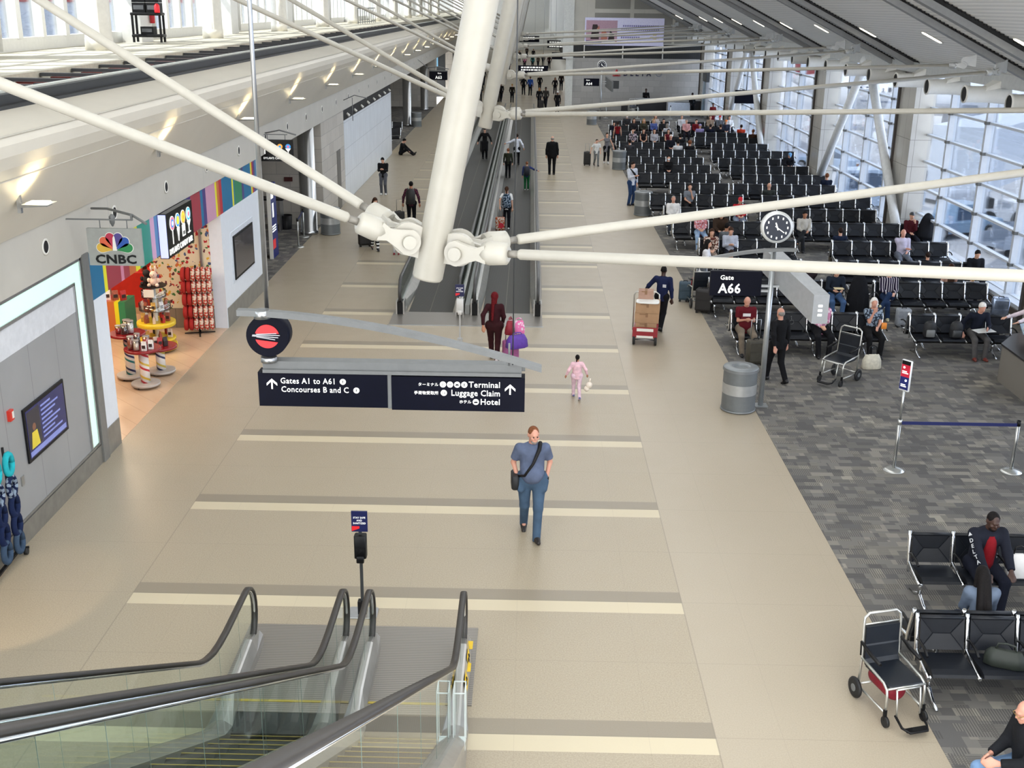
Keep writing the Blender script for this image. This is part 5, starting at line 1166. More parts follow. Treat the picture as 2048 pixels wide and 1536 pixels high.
person('woman in white blouse riding away, one hand out on the walkway rail', (-.62, 58.2, .013), PI, 1.56, 'light', (214, 218, 228), (22, 22, 26), (40, 40, 44), 'dkbrown', pose='stand', vox=.024, fem=True, arms=('side', 'rail'), hair='bun', long_top=.08, loose=.01)
person('child in dark top and black trousers riding away behind the white blouse', (-.98, 53.6, .013), PI, 1.38, 'light', (40, 44, 32), (18, 18, 22), (24, 24, 26), 'ginger', pose='stand', vox=.024, arms=('down', 'down'), hair='short')
r, P, k = person('boy in green trousers with dark backpack riding the walkway away', (-.08, 49.9, .013), PI, 1.26, 'light', (46, 58, 110), (24, 92, 52), (220, 220, 216), 'ginger', pose='stand', vox=.022, arms=('rail', 'down'), hair='short')
pack_on(r, P, mat('bag_darknavy', (20, 22, 36), .6), 1.15)
r, P, k = person('woman in white tee with printed backpack riding the walkway away', (-.78, 40.7, .013), PI, 1.56, 'light', (222, 222, 220), (20, 20, 26), (222, 222, 222), 'brown', pose='stand', vox=.02, fem=True, arms=('down', 'pull'), sleeve='short', hair='pony')
pack_on(r, P, fabric((26, 44, 60), 'camo'), 1.1)
t = suitcase((-1.0, 40.25, .014), 0, .34, .24, .52, fabric((176, 84, 48), 'blanket'), 'brightly printed child suitcase with a red patch towed on the walkway', .4)
obj('print', MB().cyl((.04, -.142, .24), (.04, -.136, .24), .1, 20), mat('print_red', (190, 30, 50), .5), t)
person('big man in black jacket walking away beside the walkway', (1.12, 55.0, 0), PI, 1.84, 'light', (15, 15, 17), (15, 15, 18), (18, 18, 20), 'grey', pose='stand', vox=.022, arms=('down', 'down'), hair='fringe', bw=1.2, loose=.025, top_name='jacket')
person('boy in white tee and grey trousers walking with a black suitcase', (3.46, 58.3, 0), .2, 1.36, 'light', (220, 222, 220), (120, 124, 126), (40, 40, 42), 'dkbrown', pose='walk', vox=.024, arms=('side', 'fwd'), sleeve='short', hair='short', loose=.01)
person('woman in grey tunic and black leggings reaching to the boy in white', (4.03, 59.2, 0), .1, 1.6, 'light', (112, 112, 116), (20, 20, 24), (206, 206, 206), 'dkbrown', pose='walk', vox=.024, fem=True, arms=('rail', 'side'), hair='bun', sleeve='none', long_top=.14, bottom='leggings')
r, P, k = person('man in white hoodie with black sling bag standing by the trash can', (4.24, 46.4, 0), math.radians(35), 1.8, 'light', (208, 212, 222), (40, 62, 98), (24, 24, 28), 'dkbrown', bpat='denim', pose='stand', vox=.02, arms=('phone', 'down'), head=(0, 10), hair='short', loose=.012, top_name='hoodie')
addon(r, 'sling_bag', MB().tube([tuple(P['S'][-1]+V3(.05, -.06, .07)), tuple(P['p']+P['u']*.34+V3(0, -.17, 0)), tuple(P['p']+P['u']*.14+V3(.14, -.13, 0))], [.02, .045, .03], 8), BLACK)
person('woman in red tank top standing among the far seats', (5.0, 66.9-2.0, 0), PI, 1.62, 'light', (122, 20, 30), (24, 26, 40), (30, 30, 32), 'dkbrown', pose='stand', vox=.024, fem=True, sleeve='none', arms=('down', 'down'), hair='pony')
# -------- seated close by
r, P, k = person('man in dark airline jacket and red pullover sitting bent forward on the bench', (6.3, 14.18, .0), math.radians(4), 1.82, 'dark', (24, 27, 38), (22, 25, 38), (22, 22, 24), 'black', pose='sit', vox=.0125, face=True, lean=11, head=(0, 10), arms=('knee', 'knee'), hair='crop', bw=1.1, loose=.02, top_name='jacket', beard='black')
q = P['p']+P['u']*.28+P['fr']*.172; f = MB()
f.add([tuple(P['nb']+P['fr']*.105+V3(x*.055, 0, -.03)) for x in (-1, 1)]+[tuple(P['p']+P['u']*.1+P['fr']*.2+V3(x*.075, 0, 0)) for x in (1, -1)], [(0, 3, 2, 1)]); f.add([tuple(P['nb']+P['fr']*.1+V3(x*.055, 0, -.03)) for x in (-1, 1)]+[tuple(P['p']+P['u']*.1+P['fr']*.13+V3(x*.075, 0, 0)) for x in (1, -1)], [(0, 1, 2, 3)])
b_ = MB(); b_.loft([[tuple(P['p']+P['u']*uu+P['fr']*o+V3(x*w, 0, 0)) for x, o in ((-1, d-.03), (-.4, d), (.4, d), (1, d-.03), (1, d-.12), (-1, d-.12))] for uu, w, d in ((.02, .085, .205), (.15, .082, .2), (.3, .075, .2), (.42, .065, .178), (.5, .05, .125))]); addon(r, 'pullover', b_, fabric((122, 16, 26)))
d = unit(P['E'][-1]-P['S'][-1]); o_ = unit(V3(-1, -.5, .3)); o_ = unit(o_-d*(o_@d)); sd = np.cross(d, o_); lt = MB()
def sleeve_pt(a, b): return tuple(P['S'][-1]+d*a+o_*.088+sd*b)
lt.add([sleeve_pt(.0, 0), sleeve_pt(.05, -.03), sleeve_pt(.05, .03)], [(0, 1, 2)], 0); addon(r, 'sleeve_emblem', lt, mat('print_white', (190, 192, 196), .6))
RM = Matrix((tuple(-sd), tuple(d*-1), tuple(o_))).transposed()
for i_, c_ in enumerate('DELTA'):
    a_ = .11+.075*i_; base = P['S'][-1] if a_ < .28 else P['E'][-1]; dd = d if a_ < .28 else unit(P['W'][-1]-P['E'][-1]); rr_ = a_ if a_ < .28 else a_-.285
    tx = text('sleeve_letter', c_, .075, mat('print_white', (190, 192, 196), .6), r, tuple(base+dd*(rr_+.03)+o_*(.086 if a_ < .28 else .074)), (0, 0, 0), 'CENTER', .003, .01)
    oz = unit(o_-dd*(o_@dd)); s2 = np.cross(dd, oz); tx.rotation_euler = Matrix((tuple(-s2), tuple(-dd), tuple(oz))).transposed().to_euler()
person('woman with long straight black hair and denim jacket seen from behind on the bench', (5.67, 12.14, 0), PI-.1, 1.66, 'tan', (92, 104, 122), (28, 34, 54), (30, 30, 34), 'black', tpat='denim', pose='sit', vox=.0135, fem=True, lean=10, arms=('lap', 'lap'), hair='long', head=(10, 8), loose=.012, top_name='jacket')
tote((6.75, 13.8, .485), 0, .3, .18, .34, mat('paper_white', (228, 226, 224), .6), 'white bag with pink print on the seat beside the man in the airline jacket', .12)
r, P, k = person('balding man with glasses and black jacket sitting in a transport chair', (5.3, 9.52, .03), math.radians(-84), 1.74, 'pink', (26, 27, 31), (116, 146, 182), (30, 30, 32), 'grey', bpat='denim', pose='sit', vox=.0125, face=True, lean=6, head=(0, 14), arms=('lap', 'lap'), hair='fringe', bw=1.12, loose=.02, top_name='jacket')
gl = MB()
for s in (-1, 1): gl.tube([tuple(P['hc']+P['RH']@V3(s*.055, -.1, .01)), tuple(P['hc']+P['RH']@V3(s*.08, .02, .015))], .004, 6)
gl.tube([tuple(P['hc']+P['RH']@V3(x, -.104, .01)) for x in (-.055, -.01, .01, .055)], .004, 6); addon(r, 'glasses', gl, mat('gold_wire', (180, 150, 90), .3, .8))
# -------- seated around the gate
SEAT = [  # label, x, bench y, away, options
 ('heavy man in maroon polo and khaki trousers reading a ticket on the end seat', 5.22, 26.03, 0, dict(top=(92, 20, 30), bot=(122, 110, 96), hairc='grey', hair='fringe', arms=('phone', 'phone'), head=(0, 20), sleeve='short', bw=1.15, belly=.05, vox=.0165, skin='pink')),
 ('woman in pink and white floral top on the bench behind the empty transport chair', 7.02, 26.03, 0, dict(top=(196, 130, 160), tpat='floral', bot=(20, 20, 24), hairc='brown', hair='bob', arms=('lap', 'chin'), head=(0, 25), fem=True, vox=.0165, sleeve='long', bw=1.08)),
 ('white-haired woman with glasses and dark blotched top drinking at the bench end', 8.22, 26.03, 0, dict(top=(44, 52, 64), tpat='camo', bot=(18, 18, 20), hairc='white', hair='bob', arms=('chin', 'lap'), fem=True, vox=.0165, sleeve='short', bw=1.1, skin='pink')),
 ('white-haired old man in navy sweater with newspaper on his lap', 10.68, 26.03, 0, dict(top=(20, 24, 38), bot=(84, 82, 82), shoe=(110, 46, 36), hairc='white', hair='short', arms=('seat', 'book'), head=(10, 12), lean=12, vox=.0165, skin='pink')),
 ('grey-haired man in dark sweater and jeans reading a paperback', 8.2, 29.4, 0, dict(top=(26, 34, 46), bot=(66, 92, 130), bpat='denim', hairc='grey', hair='short', arms=('book', 'book'), head=(0, 28), vox=.018)),
 ('person with arms folded behind the head, back turned to the reading man', 7.6, 29.4, 1, dict(top=(40, 30, 34), hairc='black', hair='short', arms=('chin', 'chin'), vox=.02)),
 ('masked passenger in striped top with legs crossed beside the silver suitcase', 9.61, 29.4, 0, dict(top=(36, 28, 52), tpat='stripe', bot=(34, 52, 84), bpat='denim', shoe=(190, 184, 150), hairc='dkbrown', hair='short', arms=('lap', 'lap'), cross=True, head=(0, 10), vox=.0165, mask=1)),
 ('woman in peach top seen from behind', 11.41, 29.4, 1, dict(top=(222, 176, 158), hairc='brown', hair='long', fem=True, vox=.02)),
 ('blond child in white seen from behind next to the peach top', 12.01, 29.4, 1, dict(h=1.4, top=(206, 208, 214), hairc='blond', hair='bob', vox=.02)),
 ('man in black jacket looking down on the window-end seat', 12.86, 31.97, 0, dict(top=(18, 20, 26), hairc='black', hair='short', head=(0, 25), arms=('lap', 'lap'), vox=.018, loose=.012)),
 ('dark-haired child seen from behind before the lavender sweater man', 11.66, 31.97, 1, dict(h=1.42, top=(18, 20, 26), hairc='dkbrown', hair='short', vox=.02)),
 ('person leaning low below the curved bar of the clock pole', 5.8, 31.97, 0, dict(top=(30, 32, 44), hairc='dkbrown', hair='short', lean=28, arms=('knee', 'knee'), vox=.02)),
 ('bald man in lavender sweater and grey jeans facing us with hands folded', 11.67, 34.85, 0, dict(top=(190, 184, 204), bot=(104, 110, 122), skin='pink', hairc='grey', hair='fringe', arms=('cross', 'lap'), vox=.018, bw=1.1)),
 ('boy in navy jacket seen from behind at the aisle seat', 9.87, 34.85, 1, dict(h=1.6, top=(20, 30, 52), bot=(110, 104, 92), hairc='dkbrown', hair='short', vox=.02)),
 ('person wrapped in a brown and white plaid blanket', 5.7, 34.85, 0, dict(top=(96, 52, 44), tpat='blanket', bot=(150, 130, 120), bpat='blanket', hairc='brown', hair='long', fem=True, lean=18, vox=.02, loose=.02)),
 ('woman in grey top with face turned towards the windows', 6.3, 34.85, 1, dict(top=(92, 96, 100), hairc='black', hair='short', fem=True, head=(-60, 0), lean=10, skin='tan', vox=.02)),
 ('young person with pale collar beside the plaid blanket', 6.32, 34.85, 0, dict(top=(180, 186, 200), hairc='brown', hair='short', arms=('phone', 'phone'), head=(0, 20), vox=.02)),
 ('man in grey hoodie with legs crossed at the aisle seat', 9.34, 37.99, 0, dict(top=(182, 178, 170), bot=(38, 40, 44), hairc='black', hair='short', skin='tan', cross=True, arms=('lap', 'lap'), head=(0, 15), vox=.018)),
 ('man in maroon sweater and flat cap next to a big black coat', 12.94, 37.99, 0, dict(top=(72, 20, 28), hairc='grey', hair='cap', hairmat=DKGREY, arms=('lap', 'chin'), vox=.018)),
 ('woman in pale floral top by the brown-coated passenger', 5.85, 37.99, 0, dict(top=(200, 120, 124), tpat='floral', bot=(150, 176, 206), hairc='black', hair='short', fem=True, vox=.02)),
 ('passenger in brown coat with head bowed', 6.5, 37.99, 0, dict(top=(58, 44, 34), hairc='dkbrown', hair='long', head=(0, 30), lean=14, loose=.03, vox=.02)),
 ('man in red sweater and red cap with light jeans', 7.64, 40.7, 0, dict(top=(176, 24, 36), bot=(150, 164, 184), bpat='denim', hair='cap', hairmat=mat('cap_red', (206, 20, 40), .7), head=(0, 15), vox=.02, bw=1.1)),
 ('grey-haired man in white sweater on the aisle-end seat', 5.24, 40.7, 0, dict(top=(222, 220, 218), bot=(50, 56, 66), hairc='grey', hair='crop', skin='pink', vox=.02, bw=1.1)),
 ('woman in grey top with dark hair raising a hand to her chin', 6.23, 43.65, 0, dict(top=(120, 126, 136), bot=(22, 22, 26), hairc='dkbrown', hair='bun', fem=True, sleeve='short', arms=('lap', 'chin'), vox=.022, bw=1.15)),
 ('bald man in dark grey seen from behind in the middle rows', 9.38, 43.65, 1, dict(top=(52, 56, 54), hairc='blond', hair='none', skin='light', vox=.022)),
 ('man in dark shirt seen from behind at the window end', 12.36, 46.6, 1, dict(top=(20, 28, 48), hairc='ginger', hair='short', vox=.022)),
 ('woman in black wearing a white mask in the middle of the concourse-side seats', 6.4, 52.24, 0, dict(top=(18, 18, 20), hairc='black', hair='bun', fem=True, vox=.024, mask=1)),
 ('passenger in light blue cap slumped at the window side', 12.45, 54.88, 0, dict(top=(24, 26, 32), hair='cap', hairmat=mat('cap_blue', (110, 170, 220), .7), lean=22, head=(0, 20), vox=.024))]
FAR = [(5.15, 57.96, 1, 'brunette in pale top from behind, at the aisle end', dict(top=(60, 60, 64), hairc='black', hair='short')), (7.61, 57.96, 1, 'dark-haired person in a white shirt from behind', dict(top=(224, 224, 226), hairc='black', hair='short')), (8.21, 57.96, 1, 'person with curly brown hair from behind', dict(top=(24, 24, 28), hairc='ginger', hair='curly')),
 (7.54, 61.03, 0, 'white-haired man in a black suit', dict(top=(22, 24, 34), hairc='white', hair='short', skin='pink')), (8.1, 61.03, 1, 'dark-haired person in black from behind', dict(top=(18, 18, 20), hairc='black', hair='curly')),
 (5.77, 63.97, 0, 'woman in black and white at the aisle side', dict(top=(60, 60, 66), tpat='floral', hairc='black', hair='bun', fem=True)), (6.37, 63.97, 0, 'woman in a black tank top with bare arms', dict(top=(24, 20, 24), sleeve='none', hairc='dkbrown', hair='long', fem=True)), (6.97, 63.97, 0, 'young woman in pale grey with dark hair', dict(top=(170, 170, 176), hairc='dkbrown', hair='long', fem=True)), (7.75, 63.97, 0, 'woman in wine red with bare shoulders', dict(top=(96, 22, 34), sleeve='none', hairc='dkbrown', hair='long', fem=True)),
 (8.04, 66.55, 1, 'grey-haired woman in white from behind', dict(top=(210, 212, 220), hairc='grey', hair='bob', fem=True)), (9.95, 66.55, 1, 'person in a lilac hood from behind', dict(top=(160, 150, 200), hair='cap', hairmat=mat('hood_lilac', (168, 160, 210), .8))), (10.55, 66.55, 1, 'person in dark navy from behind', dict(top=(22, 26, 44), hairc='dkbrown', hair='short')), (11.15, 66.55, 1, 'person in black with brown hair from behind', dict(top=(24, 26, 34), hairc='brown', hair='short')), (12.35, 66.55, 1, 'person in red and orange from behind', dict(top=(186, 60, 36), hairc='dkbrown', hair='short')), (12.55, 63.97, 1, 'person in brown by the windows from behind', dict(top=(70, 48, 36), hairc='ginger', hair='short')),
 (5.15, 69.9, 0, 'boy in a navy jacket at the aisle end', dict(h=1.4, top=(22, 26, 44), hairc='dkbrown', hair='short')), (6.35, 69.9, 0, 'woman in dark grey with brown hair', dict(top=(40, 38, 42), hairc='brown', hair='long', fem=True)), (6.95, 69.9, 0, 'blond woman in dark olive', dict(top=(60, 58, 48), hairc='blond', hair='long', fem=True)), (7.55, 69.9, 0, 'blond person in a blue shirt', dict(top=(84, 100, 160), hairc='blond', hair='bob', fem=True)), (8.15, 69.9, 0, 'person in black and white by the middle aisle', dict(top=(40, 40, 44), hairc='black', hair='short')),
 (9.53, 69.9, 0, 'person in pale pink', dict(top=(214, 160, 160), hairc='grey', hair='short')), (10.13, 69.9, 0, 'person in dark red', dict(top=(110, 20, 30), hairc='dkbrown', hair='short')), (11.93, 69.9, 0, 'person in an orange cap', dict(top=(40, 44, 60), hair='cap', hairmat=mat('cap_orange', (226, 120, 40), .7))),
 (6.15, 72.7, 0, 'masked person in black and white', dict(top=(50, 50, 54), hairc='black', hair='short', mask=1)), (7.95, 72.7, 0, 'long-haired person in pale clothes', dict(top=(190, 180, 176), hairc='ginger', hair='long', fem=True)), (9.6, 72.7, 0, 'person in white with black hair', dict(top=(206, 206, 210), hairc='black', hair='short')), (11.4, 72.7, 0, 'person in beige', dict(top=(150, 130, 112), hairc='brown', hair='short')), (12.0, 72.7, 0, 'person in grey with a red cap', dict(top=(96, 100, 106), hair='cap', hairmat=mat('cap_red', (206, 20, 40), .7))), (12.6, 72.7, 0, 'person in white near the windows', dict(top=(226, 228, 230), hairc='brown', hair='short'))]
for x, y, aw, lab, o in FAR:
    o.setdefault('vox', .028); SEAT.append((lab + ' seated in the %s gate row' % ORD[[q[0] for q in ROWS].index(y)], x, y, aw, o))
MASKM = mat('face_mask_white', (226, 228, 230), .7)
for lab, x, y, aw, o in SEAT:
    o = dict(o); mk = o.pop('mask', 0); o.setdefault('arms', ('lap', 'lap')); o.setdefault('lean', -4)
    r, P, k = person(lab, (x, y+(.2 if aw else 0), .0), PI if aw else 0, o.pop('h', 1.7), pose='sit', **o)
    if mk: addon(r, 'face_mask', MB().sph(tuple(P['hc']+P['RH']@V3(0, -.055, -.05)), .062, 12, 0, (1, .95, .8)), MASKM)
# things on laps and seats
obj('newspaper', MB().loft([[(x, y, z+.01*math.sin(k*2)) for x, y, z in ((-.22, -.15, 0), (.22, -.18, .02), (.22, .15, .03), (-.22, .14, 0))] for k in range(2)], 0, True, False), mat('newsprint', (214, 214, 210), .8), label='folded newspaper on the knees of the white-haired old man', cat='newspaper', loc=(10.74, 25.52, .68), rz=.2)
obj('paperback', MB().box(-.12, -.08, 0, 0, .08, .02).box(0, -.08, 0, .12, .08, .02), mat('page_cream', (216, 200, 160), .7), label='open paperback in the hands of the grey-haired man in jeans', cat='book', loc=(8.2, 28.85, .84))
obj('ticket', MB().box(-.09, -.01, 0, .09, .0, .07), mat('paper_white', (228, 226, 224), .6), label='white paper slip held by the man in the maroon polo', cat='paper', loc=(5.17, 25.5, .95))
obj('snack_bag', MB().rbox(-.06, -.03, 0, .06, .03, .15, .02), mat('snack_orange', (230, 140, 50), .5), label='orange snack bag held by the white-haired woman', cat='snack bag', loc=(8.4, 25.5, .7))
def coat(loc, rz, h, label):
    b = MB(); b.loft([[(r*1.1*math.cos(2*PI*k/14)*(1+.12*math.sin(5*k)), r*.75*math.sin(2*PI*k/14)*(1+.1*math.cos(4*k)), z) for k in range(14)] for z, r in ((0, .28), (.1, .31), (h*.5, .26), (h*.8, .18), (h*.95, .1), (h, .03))])
    obj('coat', b, fabric((20, 21, 25)), label=label, cat='coat', loc=loc, rz=rz)
coat((8.78, 29.1, .01), 0, 1.25, 'long black coat hanging over luggage beside the grey-haired reader')
coat((13.45, 37.75, .5), 0, .85, 'big black coat heaped on the seat by the man in the flat cap')
# girl leaning over, and people at the edge
person('girl in pink-white sweater and jeans bending forward with outstretched arm', (12.15, 25.85, 0), math.radians(-78), 1.5, 'light', (220, 206, 212), (70, 92, 140), (220, 220, 220), 'brown', bpat='denim', pose='stand', vox=.018, fem=True, lean=48, arms=('reach', 'reach'), hair='short', head=(0, -25))
person('woman in white top and jeans at the picture edge before the gate counter', (10.45, 21.4, 0), PI/2, 1.66, 'light', (224, 224, 226), (50, 72, 110), (60, 60, 64), 'brown', bpat='denim', pose='stand', vox=.02, fem=True, arms=('fwd', 'fwd'), hair='short')
person('gate agent in black standing behind the far counter', (9.0, 89.8, 0), 0, 1.78, 'dark', (18, 18, 22), (18, 18, 22), hairc='black', pose='stand', vox=.028, arms=('phone', 'down'), hair='short')
person('gate agent in black at the end of the far counter', (12.2, 86.9, 0), .4, 1.72, 'dark', (20, 20, 24), (20, 20, 24), hairc='black', pose='stand', vox=.028, arms=('fwd', 'down'), hair='short')
person('passenger in dark red coat standing by the far window column', (12.55, 79.0, 0), 0, 1.62, 'brown', (110, 30, 34), (90, 30, 34), hairc='black', pose='stand', vox=.028, fem=True, long_top=.3, hair='short')
# -------- far walkers
FW = [(-4.73, 117.5, 1, (24, 24, 28), 'dark'), (-4.22, 97.6, 1, (18, 18, 20), 'black, left of the second mast'), (-2.44, 97.4, 1, (20, 18, 18), 'black with a big dark suitcase'), (-1.5, 97.0, 1, (30, 26, 20), 'black with a tan bag'), (-.59, 105.5, 1, (24, 26, 34), 'dark blue jeans'), (.01, 105.0, 1, (40, 80, 160), 'bright blue jacket'), (.91, 110.2, 1, (22, 22, 24), 'black hooded coat'), (.75, 92.5, 0, (26, 26, 30), 'black with straps'), (1.25, 91.3, 0, (60, 58, 54), 'grey brown pulling two cases'), (3.0, 112.0, 1, (40, 36, 34), 'dark brown beside the pale pillar'), (2.3, 106.9, 0, (30, 30, 34), 'dark grey with ginger hair'), (2.1, 88.0, 1, (18, 18, 20), 'black with a white cap'),
      (-.76, 150, 1, (200, 110, 150), 'pink and white'), (.27, 151, 1, (40, 120, 120), 'teal'), (1.0, 153, 0, (90, 76, 66), 'brown'), (1.7, 158, 1, (26, 26, 32), 'black, farthest along'), (2.42, 151, 1, (70, 40, 40), 'dark red'), (-1.0, 125, 1, (24, 24, 30), 'black between the masts'), (-5.6, 104, 0, (20, 20, 22), 'black at the dark shop fronts'), (-6.0, 112, 0, (30, 30, 34), 'charcoal by the dark shop fronts'), (-3.4, 132, 1, (140, 40, 44), 'red, deep in the concourse'), (-2.6, 140, 0, (190, 190, 196), 'white, deep in the concourse'), (-1.6, 168, 0, (30, 30, 36), 'navy, deep in the concourse'), (.4, 172, 1, (34, 30, 30), 'black, very deep in the concourse'), (-.6, 183, 0, (60, 50, 46), 'umber, very deep in the concourse')]
for i, (x, y, aw, col, lab) in enumerate(FW):
    person('distant traveller in '+lab, (x, y, 0), (PI if aw else 0)+.2*math.sin(i*2.1), 1.62+.1*math.sin(i*1.7), ('light', 'tan', 'brown')[i % 3], col, (22, 24, 32), hairc=('black', 'dkbrown', 'brown', 'blond')[i % 4], pose=('walk', 'stand')[i % 2], vox=.034, arms=('down', 'fwd') if i % 2 else ('back', 'fwd'), hair=('short', 'long', 'cap')[i % 3] if i != 11 else 'cap', hairmat=MASKM if i == 11 else None)
suitcase((-2.75, 97.0, 0), 0, .45, .3, .75, bagmat('black', (30, 28, 28)), 'distant black suitcase beside the traveller in black', .3)
suitcase((.9, 91.2, 0), 0, .42, .28, .66, bagmat('black', (30, 28, 28)), 'distant dark suitcase pulled by the grey brown traveller', .45)
# ================================================================= candy shop in the side wall
def stripes_mat(name, stops, axis='y', rough=.35, emit=0):
    """list of (start, colour) along the wall"""
    m, n, b = newmat(name); tc, x, y, z = n.xyz('Object'); v = {'x': x, 'y': y}[axis]
    lo, hi = stops[0][0], stops[-1][0]
    f = n.m('DIVIDE', n.m('SUBTRACT', v, lo), hi-lo)
    c = None
    for (p, col), (q, _) in zip(stops, stops[1:]):
        L = s2l(col); c = L if c is None else n.mix(n.m('GREATER_THAN', v, p), c, L)
    n.put(b.inputs['Base Color'], c); b.inputs['Roughness'].default_value = rough
    return m
BL, TEAL, YE_, ROSE, PK, OR, GRN, PUR, RD, LIL = (22, 108, 150), (40, 140, 122), (226, 220, 40), (156, 52, 66), (206, 130, 156), (196, 110, 56), (46, 130, 90), (76, 56, 120), (178, 40, 54), (200, 150, 176)
hs = [(18.6, BL), (19.3, YE_), (19.45, ROSE), (20.15, PK), (20.3, ROSE), (20.6, OR), (20.95, YE_), (21.2, TEAL), (21.95, LIL), (22.2, BL), (22.4, PUR), (24.3, BL), (24.45, PUR), (24.75, ROSE), (25.5, BL), (25.7, PUR), (25.95, LIL), (26.75, YE_), (26.9, OR), (27.1, RD), (27.35, BL), (28.3, YE_), (28.45, BL), (28.55, GRN), (29.3, PUR), (29.5, BL), (30.3, YE_), (30.45, RD), (30.6, PUR), (30.8, BL), (31.0, BL)]
HDR = stripes_mat('candy_stripes', hs)
XL2 = XL-.02
struct('wall_left_shop_header', MB().box(XL-.3, 18.6, 2.86, XL+.01, 31.0, 3.72), HDR)
struct('wall_left_shop_pier', MB().box(XL-.3, 18.6, 0, XL+.015, 19.3, 2.86).box(XL-.3, 27.05, 0, XL+.015, 30.98, 2.86), WHITEPAN)
SHOPF = panel_mat('peach_shop_tile', (206, 176, 146), .6, .22, 0, (170, 142, 116), .1)
struct('floor_shop', MB().box(-14, 18.6, -.2, XL, 31, .006), SHOPF)
struct('ceiling_shop', MB().box(-14, 18.6, 3.4, XL-.3, 31, 3.6), mat('shop_ceiling', (210, 200, 186), .6))
struct('wall_left_shop_back', MB().box(-14.2, 18.6, 0, -14, 31.2, 3.6), stripes_mat('shop_back_colours', [(18.6, (110, 30, 34)), (21, (120, 80, 50)), (22.5, (60, 40, 40)), (25, (130, 30, 34)), (28, (60, 30, 40)), (31, RD)]))
struct('wall_left_shop_side', MB().box(-14, 18.4, 0, XL-.3, 18.6, 3.6), mat('shop_side_red', (150, 50, 50), .6)); struct('wall_left_shop_far', MB().box(-14, 31.0, 0, XL-.3, 31.2, 3.6), stripes_mat('shop_far_colours', [(-14, (60, 46, 90)), (-11.6, (20, 90, 110)), (-11.0, (176, 20, 26)), (-9.4, (176, 20, 26)), (-9.3, (150, 110, 70)), (-7, RD)], 'x'))
def candy_mat():
    m, n, b = newmat('candy_print'); tc, x, y, z = n.xyz('Object')
    v = n.new('ShaderNodeTexVoronoi'); nz = n.noise(tc, 9, 2); n.put(v.inputs['Vector'], n.comb(n.m('ADD', n.m('ADD', x, y), n.m('MULTIPLY', nz, .14)), n.m('ADD', z, n.m('MULTIPLY', n.noise(tc, 13, 2), .16)), 0.0)); v.inputs['Scale'].default_value = 10; v.inputs['Randomness'].default_value = .85
    s_ = n.new('ShaderNodeSeparateColor'); n.put(s_.inputs[0], v.outputs['Color'])
    c = n.ramp(s_.outputs[0], [(0, s2l((176, 30, 40))), (.3, s2l((60, 110, 60))), (.45, s2l((214, 170, 60))), (.6, s2l((96, 40, 50))), (.75, s2l((70, 90, 130))), (.88, s2l((200, 110, 60)))], 'CONSTANT')
    r_ = n.m('MULTIPLY_ADD', s_.outputs[1], .16, .33)
    n.put(b.inputs['Base Color'], n.mix(n.m('LESS_THAN', v.outputs['Distance'], r_), s2l((222, 208, 180)), c)); b.inputs['Roughness'].default_value = .35; return m
CPR = candy_mat()
struct('wall_left_shop_return', MB().box(-9.3, 27.05, .5, XL-.3, 27.2, 2.9), CPR); struct('baseboard_left_shop', MB().box(-9.3, 27.02, 0, XL-.3, 27.2, .5), stone_mat('shop_stone_base', (140, 124, 106), (126, 112, 96), .5, .5, (90, 80, 70)))
struct('trim_50', MB().box(-8.05, 27.0, 0, -8.0, 27.05, 2.9), STEEL)
for x, y, e in ((-9.5, 21, 330), (-9.5, 24.4, 330), (-11.5, 22.5, 240), (-11.5, 28, 300), (-9.0, 29.2, 160)):
    lamp('shop_downlight', 'AREA', (x, y, 3.36), e*.27, (1, .80, .58), rot=(0, 0, 0), size=1.2)
# black illuminated candy sign on the header
t = thing('shop_sign', 'black lightbox with four lollipop-like shapes and white lettering on the striped header', 'sign', (XL+.02, 23.35, 0))
obj('lightbox', MB().box(-.02, -.9, 2.78, .16, .9, 3.7), mat('lightbox_black', (10, 10, 12), .25), t)
obj('lit_edge', MB().box(.0, -.93, 2.8, .15, -.9, 3.68), mat('lit_edge_lilac', (190, 196, 240), .4, emit=1.0), t)
g = MB(); RX = .165
def dsk(y, z, r, mi, dx=0): g.cyl((RX-.01, y, z), (RX+.004+dx, y, z), r, 20, mi)
for y, cols in ((-.55, (1, 2, 3)), (-.18, (2, 4, 4)), (.2, (5, 4, 5)), (.58, (6, 3, 1))):
    dsk(y, 3.45, .15, 0); dsk(y, 3.45, .135, cols[0], .002); dsk(y, 3.45, .09, cols[1], .004); dsk(y, 3.45, .05, cols[2], .006)
for y, zz in ((-.55, 3.02), (-.18, 3.02), (.58, 3.08)): g.box(RX-.01, y-.015, zz, RX+.004, y+.015, 3.3)
g.add([(RX+.004, -.28, 3.3), (RX+.004, -.08, 3.3), (RX+.004, -.18, 3.0)], [(2, 1, 0)], 0).box(RX-.01, .1, 3.05, RX+.004, .3, 3.3, 0).box(RX, .13, 3.08, RX+.006, .19, 3.16, 7).box(RX, .21, 3.08, RX+.006, .27, 3.16, 7).box(RX-.01, .48, 3.05, RX+.004, .68, 3.075, 0).add([(RX+.004, .44, 3.32), (RX+.004, .72, 3.32), (RX+.004, .58, 3.16)], [(2, 1, 0)], 0)
gm = lambda nm, c: mat(nm, c, .5, emit=.6)
obj('candy_shapes', g, [SIGNWHITE, gm('lit_pink', (230, 110, 140)), gm('lit_blue', (60, 150, 220)), gm('lit_white', (240, 240, 250)), gm('lit_yellow', (250, 220, 60)), gm('lit_orange', (244, 170, 70)), gm('lit_cyan', (60, 180, 220)), BLACK], t)
tx = text('lettering', "DYLAN'S CANDY BAR", .17, SIGNWHITE, t, (RX, -.84, 2.84), (PI/2, 0, PI/2), 'LEFT', .004, .012, .92)
